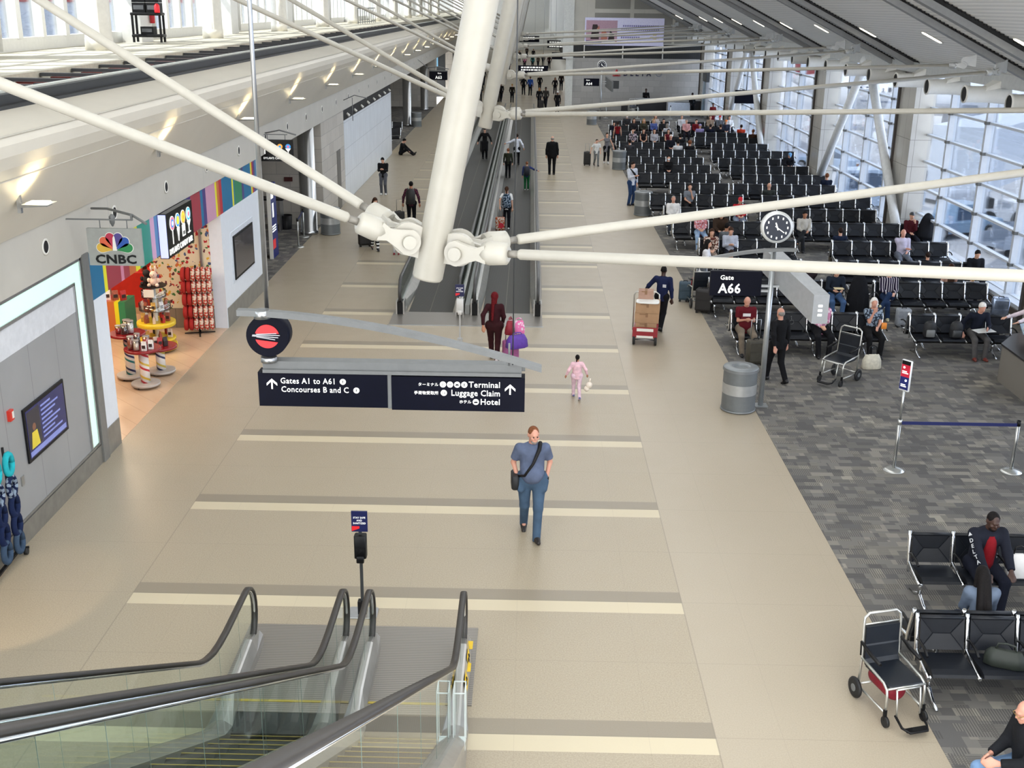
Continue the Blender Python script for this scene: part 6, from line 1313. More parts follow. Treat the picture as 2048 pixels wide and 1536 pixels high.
# screen in the white pier, grey shop wall screen, fire pull, outlet
SCR = mat('dark_screen', (56, 54, 60), .15, coat=.3)
t = thing('wall_screen', 'dark blank screen recessed in the white pier of the candy shop', 'screen', (XL+.015, 29.0, 0)); obj('bezel', MB().box(-.02, -1.02, 1.02, .04, 1.02, 2.15), BLACK, t); obj('screen', MB().box(.04, -.95, 1.08, .045, .95, 2.09), SCR, t)
obj('screen_surround', MB().box(.0, -1.15, .95, .015, 1.15, 2.27), mat('surround_white', (214, 220, 228), .35), t)
t = thing('wall_screen', 'television showing a news screen with a yellow-clad figure in the grey panel wall', 'screen', (XL, 16.33, 0)); obj('bezel', MB().box(-.01, -.75, 1.12, .03, .75, 1.98), BLACK, t)
sc = MB().box(.03, -.7, 1.17, .034, .7, 1.93, 0)
for k in range(8): sc.box(.034, -.18, 1.83-.072*k, .036, .18+.4*((k*37) % 10)/10, 1.86-.072*k, 1)
sc.box(.034, -.68, 1.3, .035, -.24, 1.9, 2); sc.prism([(-.62, 1.3), (-.32, 1.3), (-.38, 1.55), (-.56, 1.55)], .035, .037, 3, 'yz').cyl((.035, -.47, 1.62), (.037, -.47, 1.62), .06, 12, 4).box(.034, -.68, 1.19, .036, .66, 1.27, 1)
obj('screen', sc, [mat('tv_navy', (24, 30, 84), .2, emit=.35), mat('tv_text', (120, 130, 190), .3, emit=.4), mat('tv_dark', (40, 38, 50), .3, emit=.2), mat('tv_yellow', (200, 180, 50), .3, emit=.4), mat('tv_skin', (120, 80, 60), .3, emit=.3)], t)
obj('fire_alarm', MB().box(XL, 15.13, 1.97, XL+.05, 15.25, 2.13).box(XL+.05, 15.19, 2.0, XL+.055, 15.24, 2.1, 1), [mat('alarm_red', (206, 50, 34), .4), WHITE], label='small red fire alarm pull on the grey panel wall', cat='fire alarm')
obj('wall_socket', MB().box(XL, 15.28, .88, XL+.012, 15.38, 1.03), STEEL, label='small steel socket plate below the television', cat='socket')
# glowing glass frame around the grey shop front
GLOW = mat('frosted_glow', (196, 228, 214), .3, emit=.75, vary=.05)
t = thing('light_frame', 'pale green glowing glass frame around the grey news shop wall', 'light frame', (XL, 0, 0)); obj('glow_panel', MB().box(-.02, 9, 3.36, .012, 18.26, 3.66).box(-.02, 17.98, .4, .012, 18.26, 3.36), GLOW, t)
obj('frame', MB().box(0, 9, 3.31, .03, 17.98, 3.36).box(0, 9, 3.66, .03, 18.3, 3.71).box(0, 17.94, .4, .03, 17.98, 3.34).box(0, 18.26, .36, .03, 18.3, 3.7), STEEL, t)
struct('wall_left_upper_strip', MB().box(XL-.02, 9, 2.87, XL+.006, 17.94, 3.31), mat('upper_strip_white', (214, 216, 220), .4))
# news shop hanging sign with the peacock fan
t = thing('hanging_shop_sign', 'grey hanging sign with a six-colour feather fan and black lettering CNBC', 'sign', (-6.70, 17.9, 0))
obj('panel', MB().box(-.44, -.03, 3.68, .44, .03, 4.29), mat('sign_grey', (150, 152, 148), .45), t)
fe = MB()
def feather(a, mi):
    a = math.radians(a); cx, cz = 0, 3.93; d = (math.sin(a), math.cos(a)); u = (d[1], -d[0])
    for off, sc_, m_ in ((.0, 1.12, 6), (-.003, 1.0, mi)):
        pts = [(cx+d[0]*.03, cz+d[1]*.03)]
        for k in range(11):
            b_ = math.radians(-110+220*k/10); pts.append((cx+d[0]*(.215+.085*sc_*math.cos(b_))+u[0]*.075*sc_*math.sin(b_), cz+d[1]*(.215+.085*sc_*math.cos(b_))+u[1]*.075*sc_*math.sin(b_)))
        fe.prism(pts, -.036+off, -.03, m_, 'xz')
for a, mi in zip((-78, -48, -17, 17, 48, 78), range(6)): feather(a, mi)
fe.prism([(-.035, 3.93), (.035, 3.93), (.012, 4.15), (.0, 4.18), (-.02, 4.14)], -.045, -.03, 6, 'xz')
obj('feather_fan', fe, [mat('feather_gold', (204, 164, 60)), mat('feather_orange', (206, 92, 60)), mat('feather_red', (176, 40, 70)), mat('feather_violet', (76, 64, 130)), mat('feather_blue', (36, 80, 160)), mat('feather_green', (34, 124, 70)), WHITE], t)
text('lettering', 'CNBC', .2, BLACK, t, (0, -.034, 3.72), (PI/2, 0, 0), 'CENTER', .006, .03, 1.18)
obj('hanger', MB().cyl((-.22, 0, 4.29), (-.22, 0, 4.42), .008, 6).cyl((.22, 0, 4.29), (.22, 0, 4.42), .008, 6).box(-.76, -.02, 4.42, .3, .02, 4.44).tube([(-.72, 1.0, 4.43), (-.3, .6, 4.5), (.3, .05, 4.5), (.62, -.25, 4.42)], .022, 6).box(.29, -.02, 4.42, .32, .02, 4.52).lathe([(.01, 4.3), (.04, 4.36), (.05, 4.46), (.02, 4.5)], (-.05, .1, 0), 12), GREYPAINT, t)
# candy shop hanging sign beyond the shop
t = thing('hanging_shop_sign', 'black hanging sign with round coloured sweets and white lettering beyond the candy shop', 'sign', (-7.12, 32.0, 0))
obj('panel', MB().box(-.47, -.03, 3.52, .47, .03, 4.12), mat('lightbox_black', (10, 10, 12), .25), t)
LCOL = [gm('lit_pink', (230, 110, 140)), gm('lit_cyan', (60, 180, 220)), gm('lit_orange', (244, 170, 70)), gm('lit_blue', (60, 150, 220)), SIGNWHITE]
for i, x in enumerate((-.33, -.1, .1, .33)):
    s = MB().cyl((x, -.03, 3.93), (x, -.036, 3.93), .075, 16, i).cyl((x, -.03, 3.93), (x, -.039, 3.93), .035, 12, (i+1) % 4).box(x-.01, -.036, 3.72, x+.01, -.03, 3.86, 4)
    if i == 3: s.add([(.25, -.037, 3.88), (.41, -.037, 3.88), (.33, -.037, 3.78)], [(2, 1, 0)], 4)
    obj('candy_shape', s, LCOL, t)
text('lettering', "DYLAN'S CANDY BAR", .078, SIGNWHITE, t, (0, -.034, 3.58), (PI/2, 0, 0), 'CENTER', .003, .008, .95)
obj('hanger', MB().cyl((-.25, 0, 4.12), (-.25, 0, 4.25), .01, 6).cyl((.25, 0, 4.12), (.25, 0, 4.25), .01, 6).box(-.4, -.02, 4.25, .32, .02, 4.27).tube([(-.35, .1, 4.28), (.1, 0, 4.38), (.6, -.2, 4.28)], .022, 6), GREYPAINT, t)
# --- candy displays
def cane_mat(name, cols):
    m, n, b = newmat(name); tc, x, y, z = n.xyz('Object')
    ang = n.m('ARCTAN2', y, x); f = n.m('FRACT', n.m('ADD', n.m('DIVIDE', ang, 2*PI), n.m('MULTIPLY', z, 3.2)))
    c = s2l((232, 228, 222))
    for i, col in enumerate(cols): c = n.mix(n.band(f, .08+.36*i, .24+.36*i), c, s2l(col))
    n.put(b.inputs['Base Color'], c); b.inputs['Roughness'].default_value = .35; return m
DISC = mat('display_disc_red', (132, 22, 28), .25); BASEW = mat('display_base_grey', (176, 170, 164), .35)
def cane_table(loc, cols, hgt, label):
    t = thing('candy_table', label, 'display table', loc)
    obj('cane_column', MB().cyl((0, 0, .1), (0, 0, hgt), .1, 24), cane_mat('cane_'+label.split()[0]+str(len(_M)), cols), t)
    obj('base', MB().cyl((0, 0, .06), (0, 0, .11), .3, 28), BASEW, t)
    for k in range(3): a = 2.1*k; obj('caster', MB().cyl((.2*math.cos(a)-.01, .2*math.sin(a), .03), (.2*math.cos(a)+.01, .2*math.sin(a), .03), .03, 10), BLACK, t)
    obj('table_top', MB().lathe([(.36, hgt), (.38, hgt+.01), (.38, hgt+.05), (.36, hgt+.06)], n=32), DISC, t); return t
cane_table((-8.05, 22.45, 0), [(196, 50, 64), (222, 190, 70)], .82, 'front striped candy-cane table with a dark red round top and clear jars')
cane_table((-8.55, 23.0, 0), [(30, 120, 120), (36, 40, 90)], .98, 'teal and navy striped candy-cane table with a dark red top behind the front one')
cane_table((-8.0, 23.35, 0), [(36, 40, 80), (212, 190, 80)], .6, 'navy and yellow striped candy-cane table with a low dark red top')
JAR = glass('clear_jar', (.92, .95, .95), .12)
SWE = [mat('sweet_'+a, c, .5, vary=.4, scale=60) for a, c in (('rust', (150, 80, 60)), ('pale', (214, 196, 180)), ('red', (170, 40, 40)), ('dark', (50, 36, 36)), ('white', (226, 226, 224)), ('gold', (206, 160, 70)))]
def jar(loc, r, h, m, label):
    t = thing('candy_jar', label, 'jar', loc, 0, 'jars on the candy tables'); obj('glass_body', MB().lathe([(r*.9, .0), (r, .01), (r, h)], n=16), JAR, t); obj('sweets', MB().cyl((0, 0, .012), (0, 0, h*.75), r*.88, 14), m, t)
    obj('lid', MB().cyl((0, 0, h), (0, 0, h+.02), r*1.02, 16), STEEL, t)
def pouch(loc, rz, m, label, w=.1, h=.2):
    t = thing('sweet_pouch', label, 'sweet bag', loc, rz, 'pouches on the candy displays'); b = MB(); b.loft([[(-w/2, -.03*q, z), (w/2, -.03*q, z), (w/2, .03*q, z), (-w/2, .03*q, z)] for z, q in ((0, 1), (h*.5, 1.1), (h*.9, .3), (h, .1))], 0, True, False); obj('pouch', b, m, t); obj('print', MB().box(-w*.35, -.036, h*.25, w*.35, -.033, h*.6), SWE[3], t)
for i, (x, y, r, h) in enumerate(((-8.24, 22.3, .07, .26), (-8.1, 22.22, .06, .2), (-7.98, 22.5, .07, .22), (-8.2, 22.6, .06, .24))): jar((x, y, .885), r, h, SWE[i], 'clear lidded jar of sweets on the front red candy table')
for i, (x, y) in enumerate(((-7.93, 22.2), (-7.83, 22.33))): pouch((x, y, .885), 0, SWE[4], 'white sweet pouch on the front red candy table')
for i, (x, y, r, h) in enumerate(((-8.7, 22.9, .06, .16), (-8.55, 22.85, .06, .2), (-8.45, 22.95, .07, .26), (-8.6, 23.15, .08, .22))): jar((x, y, 1.045), r, h, SWE[(i+2) % 6], 'jar of sweets on the teal striped candy table')
for i in range(4): pouch((-8.15+.1*i, 23.25+.05*(i % 2), .665), .3*i, SWE[i], 'sweet pouch on the low navy striped candy table')
t = thing('candy_stand', 'yellow tiered round candy stand topped with plush toys', 'display stand', (-8.62, 25.1, 0)); YLW = mat('display_yellow', (222, 190, 40), .35)
SX, SY = -8.62, 25.1
for z, r, h in ((.06, .44, .12), (.28, .42, .05), (.62, .44, .1)): obj('tier', MB().lathe([(r*.97, z), (r, z+.01), (r, z+h-.01), (r*.97, z+h)], n=32), YLW, t)
for z, r in ((1.0, .36), (1.3, .28)): obj('clear_tier', MB().lathe([(r, z), (r, z+.16), (r-.01, z+.16)], n=24, caps=False).cyl((0, 0, z), (0, 0, z+.015), r, 24), JAR, t)
obj('post', MB().cyl((0, 0, 0), (0, 0, 1.56), .05, 14), WHITE, t); obj('plush_tray', MB().cyl((0, 0, 1.55), (0, 0, 1.57), .3, 20), BLACK, t)
for k in range(4): a = 1.57*k; obj('caster', MB().cyl((.32*math.cos(a)-.01, .32*math.sin(a), .03), (.32*math.cos(a)+.01, .32*math.sin(a), .03), .03, 10), BLACK, t)
obj('price_card', MB().box(-.12, -.34, 1.36, .12, -.33, 1.54), WHITE, t)
for k in range(9): a = .7*k; pouch((SX+.28*math.cos(a), SY+.28*math.sin(a), .725), a, SWE[k % 6], 'sweet pouch on the yellow tier of the candy stand', .1, .2)
for k in range(9): a = .7*k; pouch((SX+.26*math.cos(a), SY+.26*math.sin(a), 1.02), a+1.5, SWE[(k*5) % 6], 'sweet pouch on the lower clear tier of the candy stand', .1, .2)
for k in range(6): a = 1.05*k; pouch((SX+.3*math.cos(a), SY+.3*math.sin(a), .335), a, SWE[(k+1) % 6], 'sweet pouch on the bottom yellow tier', .1, .2)
def plush(loc, m, label, ears=True):
    t = thing('plush_toy', label, 'toy', loc); b = MB().sph((0, 0, .11), .1, 12, 0, (1, .9, 1.1)).sph((0, -.02, .27), .085, 12)
    for s_ in (-1, 1):
        b.sph((s_*.09, -.09, .04), .045, 8, 0, (1, 1.3, .9)).sph((s_*.11, -.03, .14), .04, 8, 0, (1, 1, 1.4))
        if ears: b.tube([(s_*.04, 0, .33), (s_*.055, .01, .42), (s_*.05, .0, .47)], [.024, .026, .014], 8)
    obj('toy_body', b, m, t); obj('toy_face', MB().sph((-.03, -.1, .28), .01, 6).sph((.03, -.1, .28), .01, 6).sph((0, -.105, .255), .008, 6), BLACK, t)
plush((-8.55, 25.0, 1.575), mat('plush_pink', (226, 200, 184), .9), 'pale pink plush rabbit sitting on top of the candy stand'); plush((-8.76, 25.15, 1.575), mat('plush_dark', (34, 28, 30), .9), 'dark plush toy on top of the candy stand', False)
# rack of neck pillows
t = thing('pillow_rack', 'tall black wire rack of neck pillows at the candy shop entrance', 'rack', (-8.05, 26.55, 0))
obj('rack_frame', MB().bar((-.35, -.1, .03), (.35, .1, .03), .03, .02).bar((-.1, .3, .03), (.1, -.35, .03), .03, .02).cyl((0, 0, 0), (0, 0, 1.72), .025, 8), BLACK, t)
for z in (.4, .71, 1.02, 1.33, 1.64): obj('hook_arm', MB().cyl((-.32, -.06, z), (.34, .06, z), .012, 6), BLACK, t)
pm = MB().tube([(.135*math.cos(math.radians(a)), 0, .135*math.sin(math.radians(a))) for a in range(-60, 241, 20)], [.035]+[.056]*14+[.035], 8).mesh('neck_pillow', RD and mat('pillow_red', (160, 28, 22), .8))
PRT = fabric((178, 60, 50), 'blanket')
for j, z in enumerate((.25, .56, .87, 1.18, 1.49)):
    for i in range(6):
        o = bpy.data.objects.new('neck_pillow', pm); C.objects.link(o); o.location = (-8.05-.29+.115*i, 26.55-.05+.02*i, z); o.rotation_euler = (0, 0, math.radians(96+3*i))
        props(o, 'plain red neck pillow on the pillow rack' if i < 2 else 'red and white printed neck pillow on the pillow rack', 'neck pillow', 'plain red neck pillows' if i < 2 else 'printed neck pillows')
        if i >= 2: omat(o, PRT)
# striped counters, trolley and shelf inside
def counter(loc, w, d, h, m, label):
    t = thing('striped_counter', label, 'counter', loc); obj('body', MB().box(-w/2, -d/2, .18, w/2, d/2, h), m, t); obj('plinth', MB().box(-w/2, -d/2, 0, w/2, d/2, .18), SHOPF, t)
    for k in range(5): pouch((loc[0]-w*.4+w*.2*k, loc[1]-d*.2, h), .2*k, SWE[(k*2) % 6], 'sweet pouch on the '+label.split(' beside')[0], .14, .24)
counter((-10.0, 26.0, 0), .95, .7, 1.0, stripes_mat('counter_stripes', [(-.5, RD), (-.28, PK), (-.18, RD), (.05, OR), (.22, YE_), (.32, GRN), (.5, GRN)], 'x'), 'low red, orange and green striped counter beside the entrance')
counter((-10.2, 28.6, 0), 1.2, .7, 1.1, mat('counter_red', (206, 44, 34), .4), 'plain red counter beside the trolley')
t = thing('service_trolley', 'black utility trolley with pale posts inside the candy shop', 'trolley', (-9.35, 29.3, 0)); obj('shelf', MB().rbox(-.55, -.4, 1.0, .55, .4, 1.1, .04), BLACK, t); obj('shelf', MB().rbox(-.55, -.4, .35, .55, .4, .42, .04), BLACK, t)
for sx in (-1, 1):
    for sy in (-1, 1): obj('post', MB().cyl((sx*.48, sy*.33, .1), (sx*.48, sy*.33, 1.0), .03, 8), mat('post_beige', (206, 186, 160), .5), t); obj('caster', MB().cyl((sx*.48-.02, sy*.33, .05), (sx*.48+.02, sy*.33, .05), .05, 10), RUBBER, t)
# luggage rack with bags by the grey wall at the picture edge
t = thing('bag_rack', 'wheeled rack of travel bags against the grey panel wall by the television', 'rack', (-7.38, 14.28, 0), math.radians(4))
obj('rack_frame', MB().bar((0, -.9, .1), (0, .55, .1), .05, .03).bar((-.05, .5, .1), (.12, .56, .1), .03, .03).cyl((0, .4, .1), (0, .4, 1.75), .02, 8).cyl((0, -.8, .1), (0, -.8, 1.75), .02, 8), BLACK, t)
for y in (.52, -.85): obj('caster', MB().cyl((.06, y, .05), (.11, y, .05), .05, 12), RUBBER, t)
for i, (z, c, pt) in enumerate(((1.36, (40, 170, 180), None), (1.02, (24, 34, 66), 'camo'), (.72, (24, 36, 70), None), (.42, (24, 36, 70), None), (.14, (60, 78, 100), None))):
    for j in range(2):
        b = MB(); b.tube([(.02, .1*math.cos(a)*1.0, .16+.15*math.sin(a)) for a in [2*PI*k/14 for k in range(15)]], .045, 8); o = obj('travel_bag', b, fabric(c, pt), label=('turquoise', 'navy and white patterned', 'upper navy', 'lower navy', 'slate blue')[i]+(' travel bag on the near end of the bag rack' if j == 0 else ' travel bag further along the bag rack'), cat='bag', group='bags on the rack', loc=(-7.34-.03*j, 14.62-.34*j, z))
# --- everything beyond the shop on this side
STL = mat('polished_column_steel', (190, 192, 194), .22, .9, vary=.05, scale=2)
for i, (x, y) in enumerate(((-7.75, 39.4), (-8.1, 63.8), (-8.2, 76.9), (-8.15, 88.9))):
    obj('pillar', MB().lathe([(.32, 0), (.32, .12), (.29, .13), (.29, 3.75)], n=28), STL, label='round polished steel column '+('beside the queue posts beyond the candy shop', 'at the far end of the white hoarding', 'before the far recess bench', 'beyond the far recess')[i], cat='column', group='polished steel columns', loc=(x, y, 0))
struct('wall_left_recess', MB().box(-13.8, 31.2, 0, -13.5, 46, 3.75).box(-13.5, 45.6, 0, -7.8, 46, 3.75).box(-13.5, 41.0, 0, -8.3, 41.3, 3.75), STONEW)
struct('wall_left_stone', MB().box(-8.3, 41.0, 0, XL, 46.1, 3.75), STONEW)
struct('wall_left_recess_far', MB().box(-13.8, 46, 0, -13.5, 92, 3.75).box(-13.5, 91.6, 0, XL, 92, 3.75), STONEW)
struct('door_1', MB().box(XL-.02, 44.2, 0, XL+.02, 45.0, 2.3), mat('grey_door', (112, 108, 102), .5, .2))
struct('ceiling_recess', MB().box(-14, 31.2, 3.72, XL-.3, 92, 3.9), mat('pale_ceiling_panel', (214, 214, 210), .6))
obj('fire_exit_sign', MB().box(-8.9, 40.93, 1.6, -8.6, 41.0, 1.75), mat('sign_darkred', (70, 24, 24), .5), label='tiny dark red plate on the stone wall beside the polished column', cat='sign')
t = thing('totem_sign', 'slim dark blue standing sign panel in the recess beside the candy shop pier', 'sign', (-8.15, 35.6, 0)); obj('panel', MB().box(-.05, -.5, 0, .05, .3, 2.35), mat('totem_navy', (26, 40, 110), .4), t)
obj('print', MB().box(.05, -.42, 1.9, .055, -.1, 2.1).box(.05, -.3, 1.3, .055, -.12, 1.75).box(.05, -.42, 1.0, .055, .1, 1.04).box(.05, -.42, .92, .055, .1, .96).box(.05, -.42, .84, .055, .1, .88), SIGNWHITE, t); obj('red_print', MB().box(.05, -.42, .3, .056, -.05, .6), mat('emblem_red', (206, 34, 40)), t); obj('edge', MB().box(-.06, -.52, 0, .06, -.5, 2.36), WHITE, t)
t = thing('recess_counter', 'tall grey stand-up desk with a dark top in the recess', 'counter', (-9.5, 40.0, 0)); obj('legs', MB().box(-.9, -.3, 0, -.85, .3, 1.1).box(.6, -.3, 0, .66, .3, 1.1).box(-.9, .25, .4, .66, .3, .5), STEEL, t); obj('top', MB().rbox(-1.0, -.35, 1.1, .8, .35, 1.15, .05), BLACK, t)
obj('waste_bin', MB().lathe([(.2, 0), (.24, .5), (.23, .5), (.2, .3)], n=16, caps=False).cyl((0, 0, .0), (0, 0, .4), .2, 14), BLACK, label='black waste bin with a pale liner under the recess desk', cat='bin', loc=(-8.75, 40.2, 0))
# white hoarding with its dark top track
struct('wall_left_hoarding', MB().box(XL-.25, 46.1, 0, XL+.02, 62.0, 3.28), HOARD)
tr = MB().box(XL-.2, 46.1, 3.28, XL, 62, 3.72)
struct('trim_51', tr, SLOT)
for k in range(8): obj('track_spotlight', MB().cyl((0, 0, 0), (.12, 0, -.1), .05, 10), WHITE, label='small white spotlight on the dark track above the hoarding', cat='spotlight', group='hoarding spotlights', loc=(XL+.0, 47.0+2*k, 3.5))
t = thing('sign_bracket', 'thin empty sign bracket projecting above the white hoarding', 'bracket', (-7.0, 46.0, 0)); obj('arm', MB().tube([(-.45, 0, 4.1), (0, -.05, 4.3), (.5, -.1, 4.2)], .02, 6).cyl((-.1, 0, 3.3), (-.1, 0, 4.2), .015, 6), GREYPAINT, t)
# dark shop fronts farther along, both sides
fr_ = MB()
for k in range(12):
    y = 92+10*k; struct('wall_left_far', MB().box(-8.4, y, 0, XL, y+1.0, 3.75), STONEW) if k % 2 == 0 else struct('wall_left_far', MB().box(-8.4, y, 0, XL, y+.6, 3.75), DKGREY)
struct('wall_left_far_back', MB().box(-12, 92, 0, -11.6, 214, 3.75), DARKSHOP); struct('ceiling_left_far', MB().box(-12, 92, 3.75, XL-.3, 214, 3.9), DARKSHOP)
for i, (x, y, z, w, h, c, lab) in enumerate(((-8.3, 97, 1.6, .1, 2.2, (206, 206, 200), 'tall pale shop poster at the first dark shop front'), (-8.2, 104, 2.6, .1, .8, (120, 170, 200), 'pale blue lit shop sign among the dark shop fronts'), (-8.2, 118, 2.4, .1, .9, (60, 150, 190), 'round-looking blue lit sign far along the shops'), (4.9, 101, 1.0, .1, 1.6, (200, 120, 60), 'orange lit shop display beyond the pale pillar'), (4.9, 109, 1.8, .1, 1.4, (170, 40, 50), 'red shop display farther beyond the pale pillar'), (4.9, 118, 1.6, .1, 1.2, (220, 190, 120), 'pale gold shop display deep beyond the pale pillar'))):
    obj('shop_display', MB().box(-.1, -2.2, z, .1, 2.2, z+h).box(-.08, -.1, 0, .08, .1, z), mat('display_%d' % i, c, .5, emit=.8, vary=.3, scale=1.5), label=lab, cat='shop sign', loc=(x, y, 0))
# ================================================================= sconces, vents
LWARM = mat('sconce_glow', (255, 236, 190), .4, emit=14, vary=.01)
scm = [MB().box(-.02, -.03, -.14, .03, .03, .14).loft([[(0, -.05, -.06), (0, .05, -.06), (0, .05, .0), (0, -.05, .0)], [(.42, -.1, -.03), (.42, .1, -.03), (.42, .1, .0), (.42, -.1, .0)]], 0, True, False).mesh('bracket', STEEL),
       MB().box(.14, -.11, .004, .40, .11, .02).mesh('lamp_glass', LWARM), MB().box(.1, -.16, .0, .46, .16, .004).mesh('lamp_shade', mat('sconce_glass', (232, 226, 204), .25, emit=.5))]
for k in range(18):
    y = 15.25+6.04*k; x, z = -6.98, 5.14
    t = thing('wall_sconce', 'small glowing wall lamp throwing light up the white bulkhead', 'wall lamp', (x, y, z), 0, 'bulkhead wall lamps')
    for me in scm: part(me.name.split('.')[0], me, t)
    if k < 14: lamp('sconce_light', 'SPOT', (x+.30, y, z+.03), 60, (1, .80, .46), aim=(x+.12, y, z+.6), size=.05, spot_size=math.radians(112), spot_blend=.8)
vm = [MB().lathe([(.13, 0), (.135, .012), (.1, .02), (.095, .0)], (0, 0, 0), 20, 0, 'x').mesh('vent_ring', WHITE), MB().cyl((.0, 0, 0), (.012, 0, 0), .098, 18).mesh('vent_grille', SLOT)]
for k in range(24):
    t = thing('round_vent', 'round white-rimmed air vent in the pale fascia above the shops', 'vent', (-7.46, 17.0+3.02*k, 4.16), 0, 'round fascia vents')
    for me, nm in zip(vm, ('vent_ring', 'vent_grille')): part(nm, me, t)
# ledge things
t = thing('utility_cart', 'black utility cart carrying dark crates and red items on the upper ledge', 'cart', (-11.5, 35.2, 6.54), .1)
obj('shelf', MB().rbox(-.45, -.3, .2, .45, .3, .28, .03), BLACK, t); obj('shelf', MB().rbox(-.45, -.3, .82, .45, .3, .9, .03), BLACK, t)
for sx in (-1, 1):
    for sy in (-1, 1): obj('post', MB().box(sx*.4-.03, sy*.25-.03, .05, sx*.4+.03, sy*.25+.03, .85), BLACK, t)
for i, (x, z, h) in enumerate(((-.2, .9, .28), (.22, .9, .28), (-.2, 1.19, .26), (.22, 1.19, .26), (0, .28, .22))): obj('milk_crate', MB().box(-.19, -.18, 0, .19, .18, h).box(-.15, -.19, h*.3, .15, -.18, h*.75, 1), [BLACK, mat('crate_dark_grey', (90, 92, 94), .6)], label='dark crate on the ledge cart, '+('lower stack near column', 'lower stack beside the red jug', 'topmost on the column side', 'topmost on the window side', 'on the bottom shelf')[i], cat='crate', group='crates on the ledge cart', loc=(-11.5+x, 35.2, 6.54+z))
obj('red_jug', MB().lathe([(.07, 0), (.08, .02), (.08, .2), (.03, .26)], n=14), mat('jug_red', (230, 30, 40), .4), label='bright red container on the crates of the ledge cart', cat='container', loc=(-11.12, 34.95, 7.44))
obj('fire_extinguisher', MB().lathe([(.07, 0), (.08, .02), (.08, .42), (.03, .5), (.03, .56)], n=14).tube([(.0, 0, .54), (.08, -.02, .5), (.09, -.02, .25)], .012, 6, 1), [mat('extinguisher_red', (190, 30, 40), .35), BLACK], label='red fire extinguisher on a white window column of the ledge', cat='fire extinguisher', loc=(-11.95, 37.0, 7.1))
t = thing('ledge_railing', 'grey railing panel standing on the far ledge', 'railing', (-10.6, 76, 6.54)); obj('rails', MB().box(-.02, -4, .9, .02, 4, .96).box(-.02, -4, .1, .02, 4, .14), GREYPAINT, t)
for k in range(9): obj('upright', MB().box(-.015, -4+k-.015, .0, .015, -4+k+.015, .95), GREYPAINT, t)
# ================================================================= the delivery cart
t = thing('hand_cart', 'red-based delivery cart with two black wheels and a tall silver handle', 'cart', (2.95, 26.65, 0), math.radians(-8))
obj('deck', MB().box(-.3, -.5, .22, .3, .55, .28).box(-.3, -.52, .2, .3, -.48, .45), mat('cart_red', (140, 24, 36), .4), t); obj('label_plate', MB().box(-.2, -.535, .36, .2, -.52, .43).box(-.2, -.535, .2, .2, -.52, .25), WHITE, t)
for sx in (-1, 1): obj('wheel', MB().lathe([(.06, -.03), (.12, -.03), (.13, 0), (.12, .03), (.06, .03)], (sx*.26, -.44, .13), 18, 0, 'x'), RUBBER, t)
for sx in (-1, 1): obj('caster', MB().cyl((sx*.27-.02, .5, .08), (sx*.27+.02, .5, .08), .08, 14), RUBBER, t)
obj('axle', MB().cyl((-.26, -.44, .13), (.26, -.44, .13), .015, 8), STEEL, t); obj('handle', MB().tube([(-.34, .5, .1), (-.34, .5, 1.0), (-.3, .5, 1.08), (-.1, .5, 1.1), (.2, .5, 1.1), (.28, .5, 1.04), (.28, .5, .25)], .018, 8), TUBE, t)
KR = mat('cardboard', (166, 132, 100), .8, vary=.08, scale=6); KT = mat('parcel_tape', (134, 100, 70), .6)
def carton(x, y, z, w, d, h, label, m=KR, rz=0):
    t = thing('carton', label, 'carton', (x, y, z), rz, 'goods on the delivery cart'); obj('box', MB().box(-w/2, -d/2, 0, w/2, d/2, h), m, t); obj('tape', MB().box(-.03, -d/2-.003, h*.6, .03, -d/2, h).box(-.03, -d/2, h, .03, d/2, h+.003).box(-w*.3, -d/2-.003, h*.84, -w*.05, -d/2, h*.95), KT, t)
carton(2.95, 26.6, .285, .5, .5, .22, 'lowest cardboard carton on the delivery cart', rz=-.14); carton(2.96, 26.6, .51, .58, .5, .24, 'second cardboard carton from the deck of the delivery cart', rz=-.14); carton(2.97, 26.6, .755, .58, .5, .24, 'upper large cardboard carton under the white lid', rz=-.14)
obj('tray_lid', MB().rbox(-.28, -.2, 0, .28, .2, .03, .1), mat('tray_white', (226, 226, 222), .3), label='white oval tray lid on the top carton of the delivery cart', cat='lid', loc=(2.95, 26.5, 1.0), rz=-.14)
carton(2.93, 26.78, 1.0, .36, .24, .24, 'small open carton with white labels on top of the delivery cart', mat('cardboard_pink', (170, 136, 118), .8), -.14)
# unseen spot added for the warm patch on the floor next to the escalators
lamp('warm_patch_spot', 'SPOT', (-7.3, 10.0, 3.0), 330, (1, .80, .56), aim=(-6.75, 13.3, 0), size=.05, spot_size=math.radians(26), spot_blend=.3)
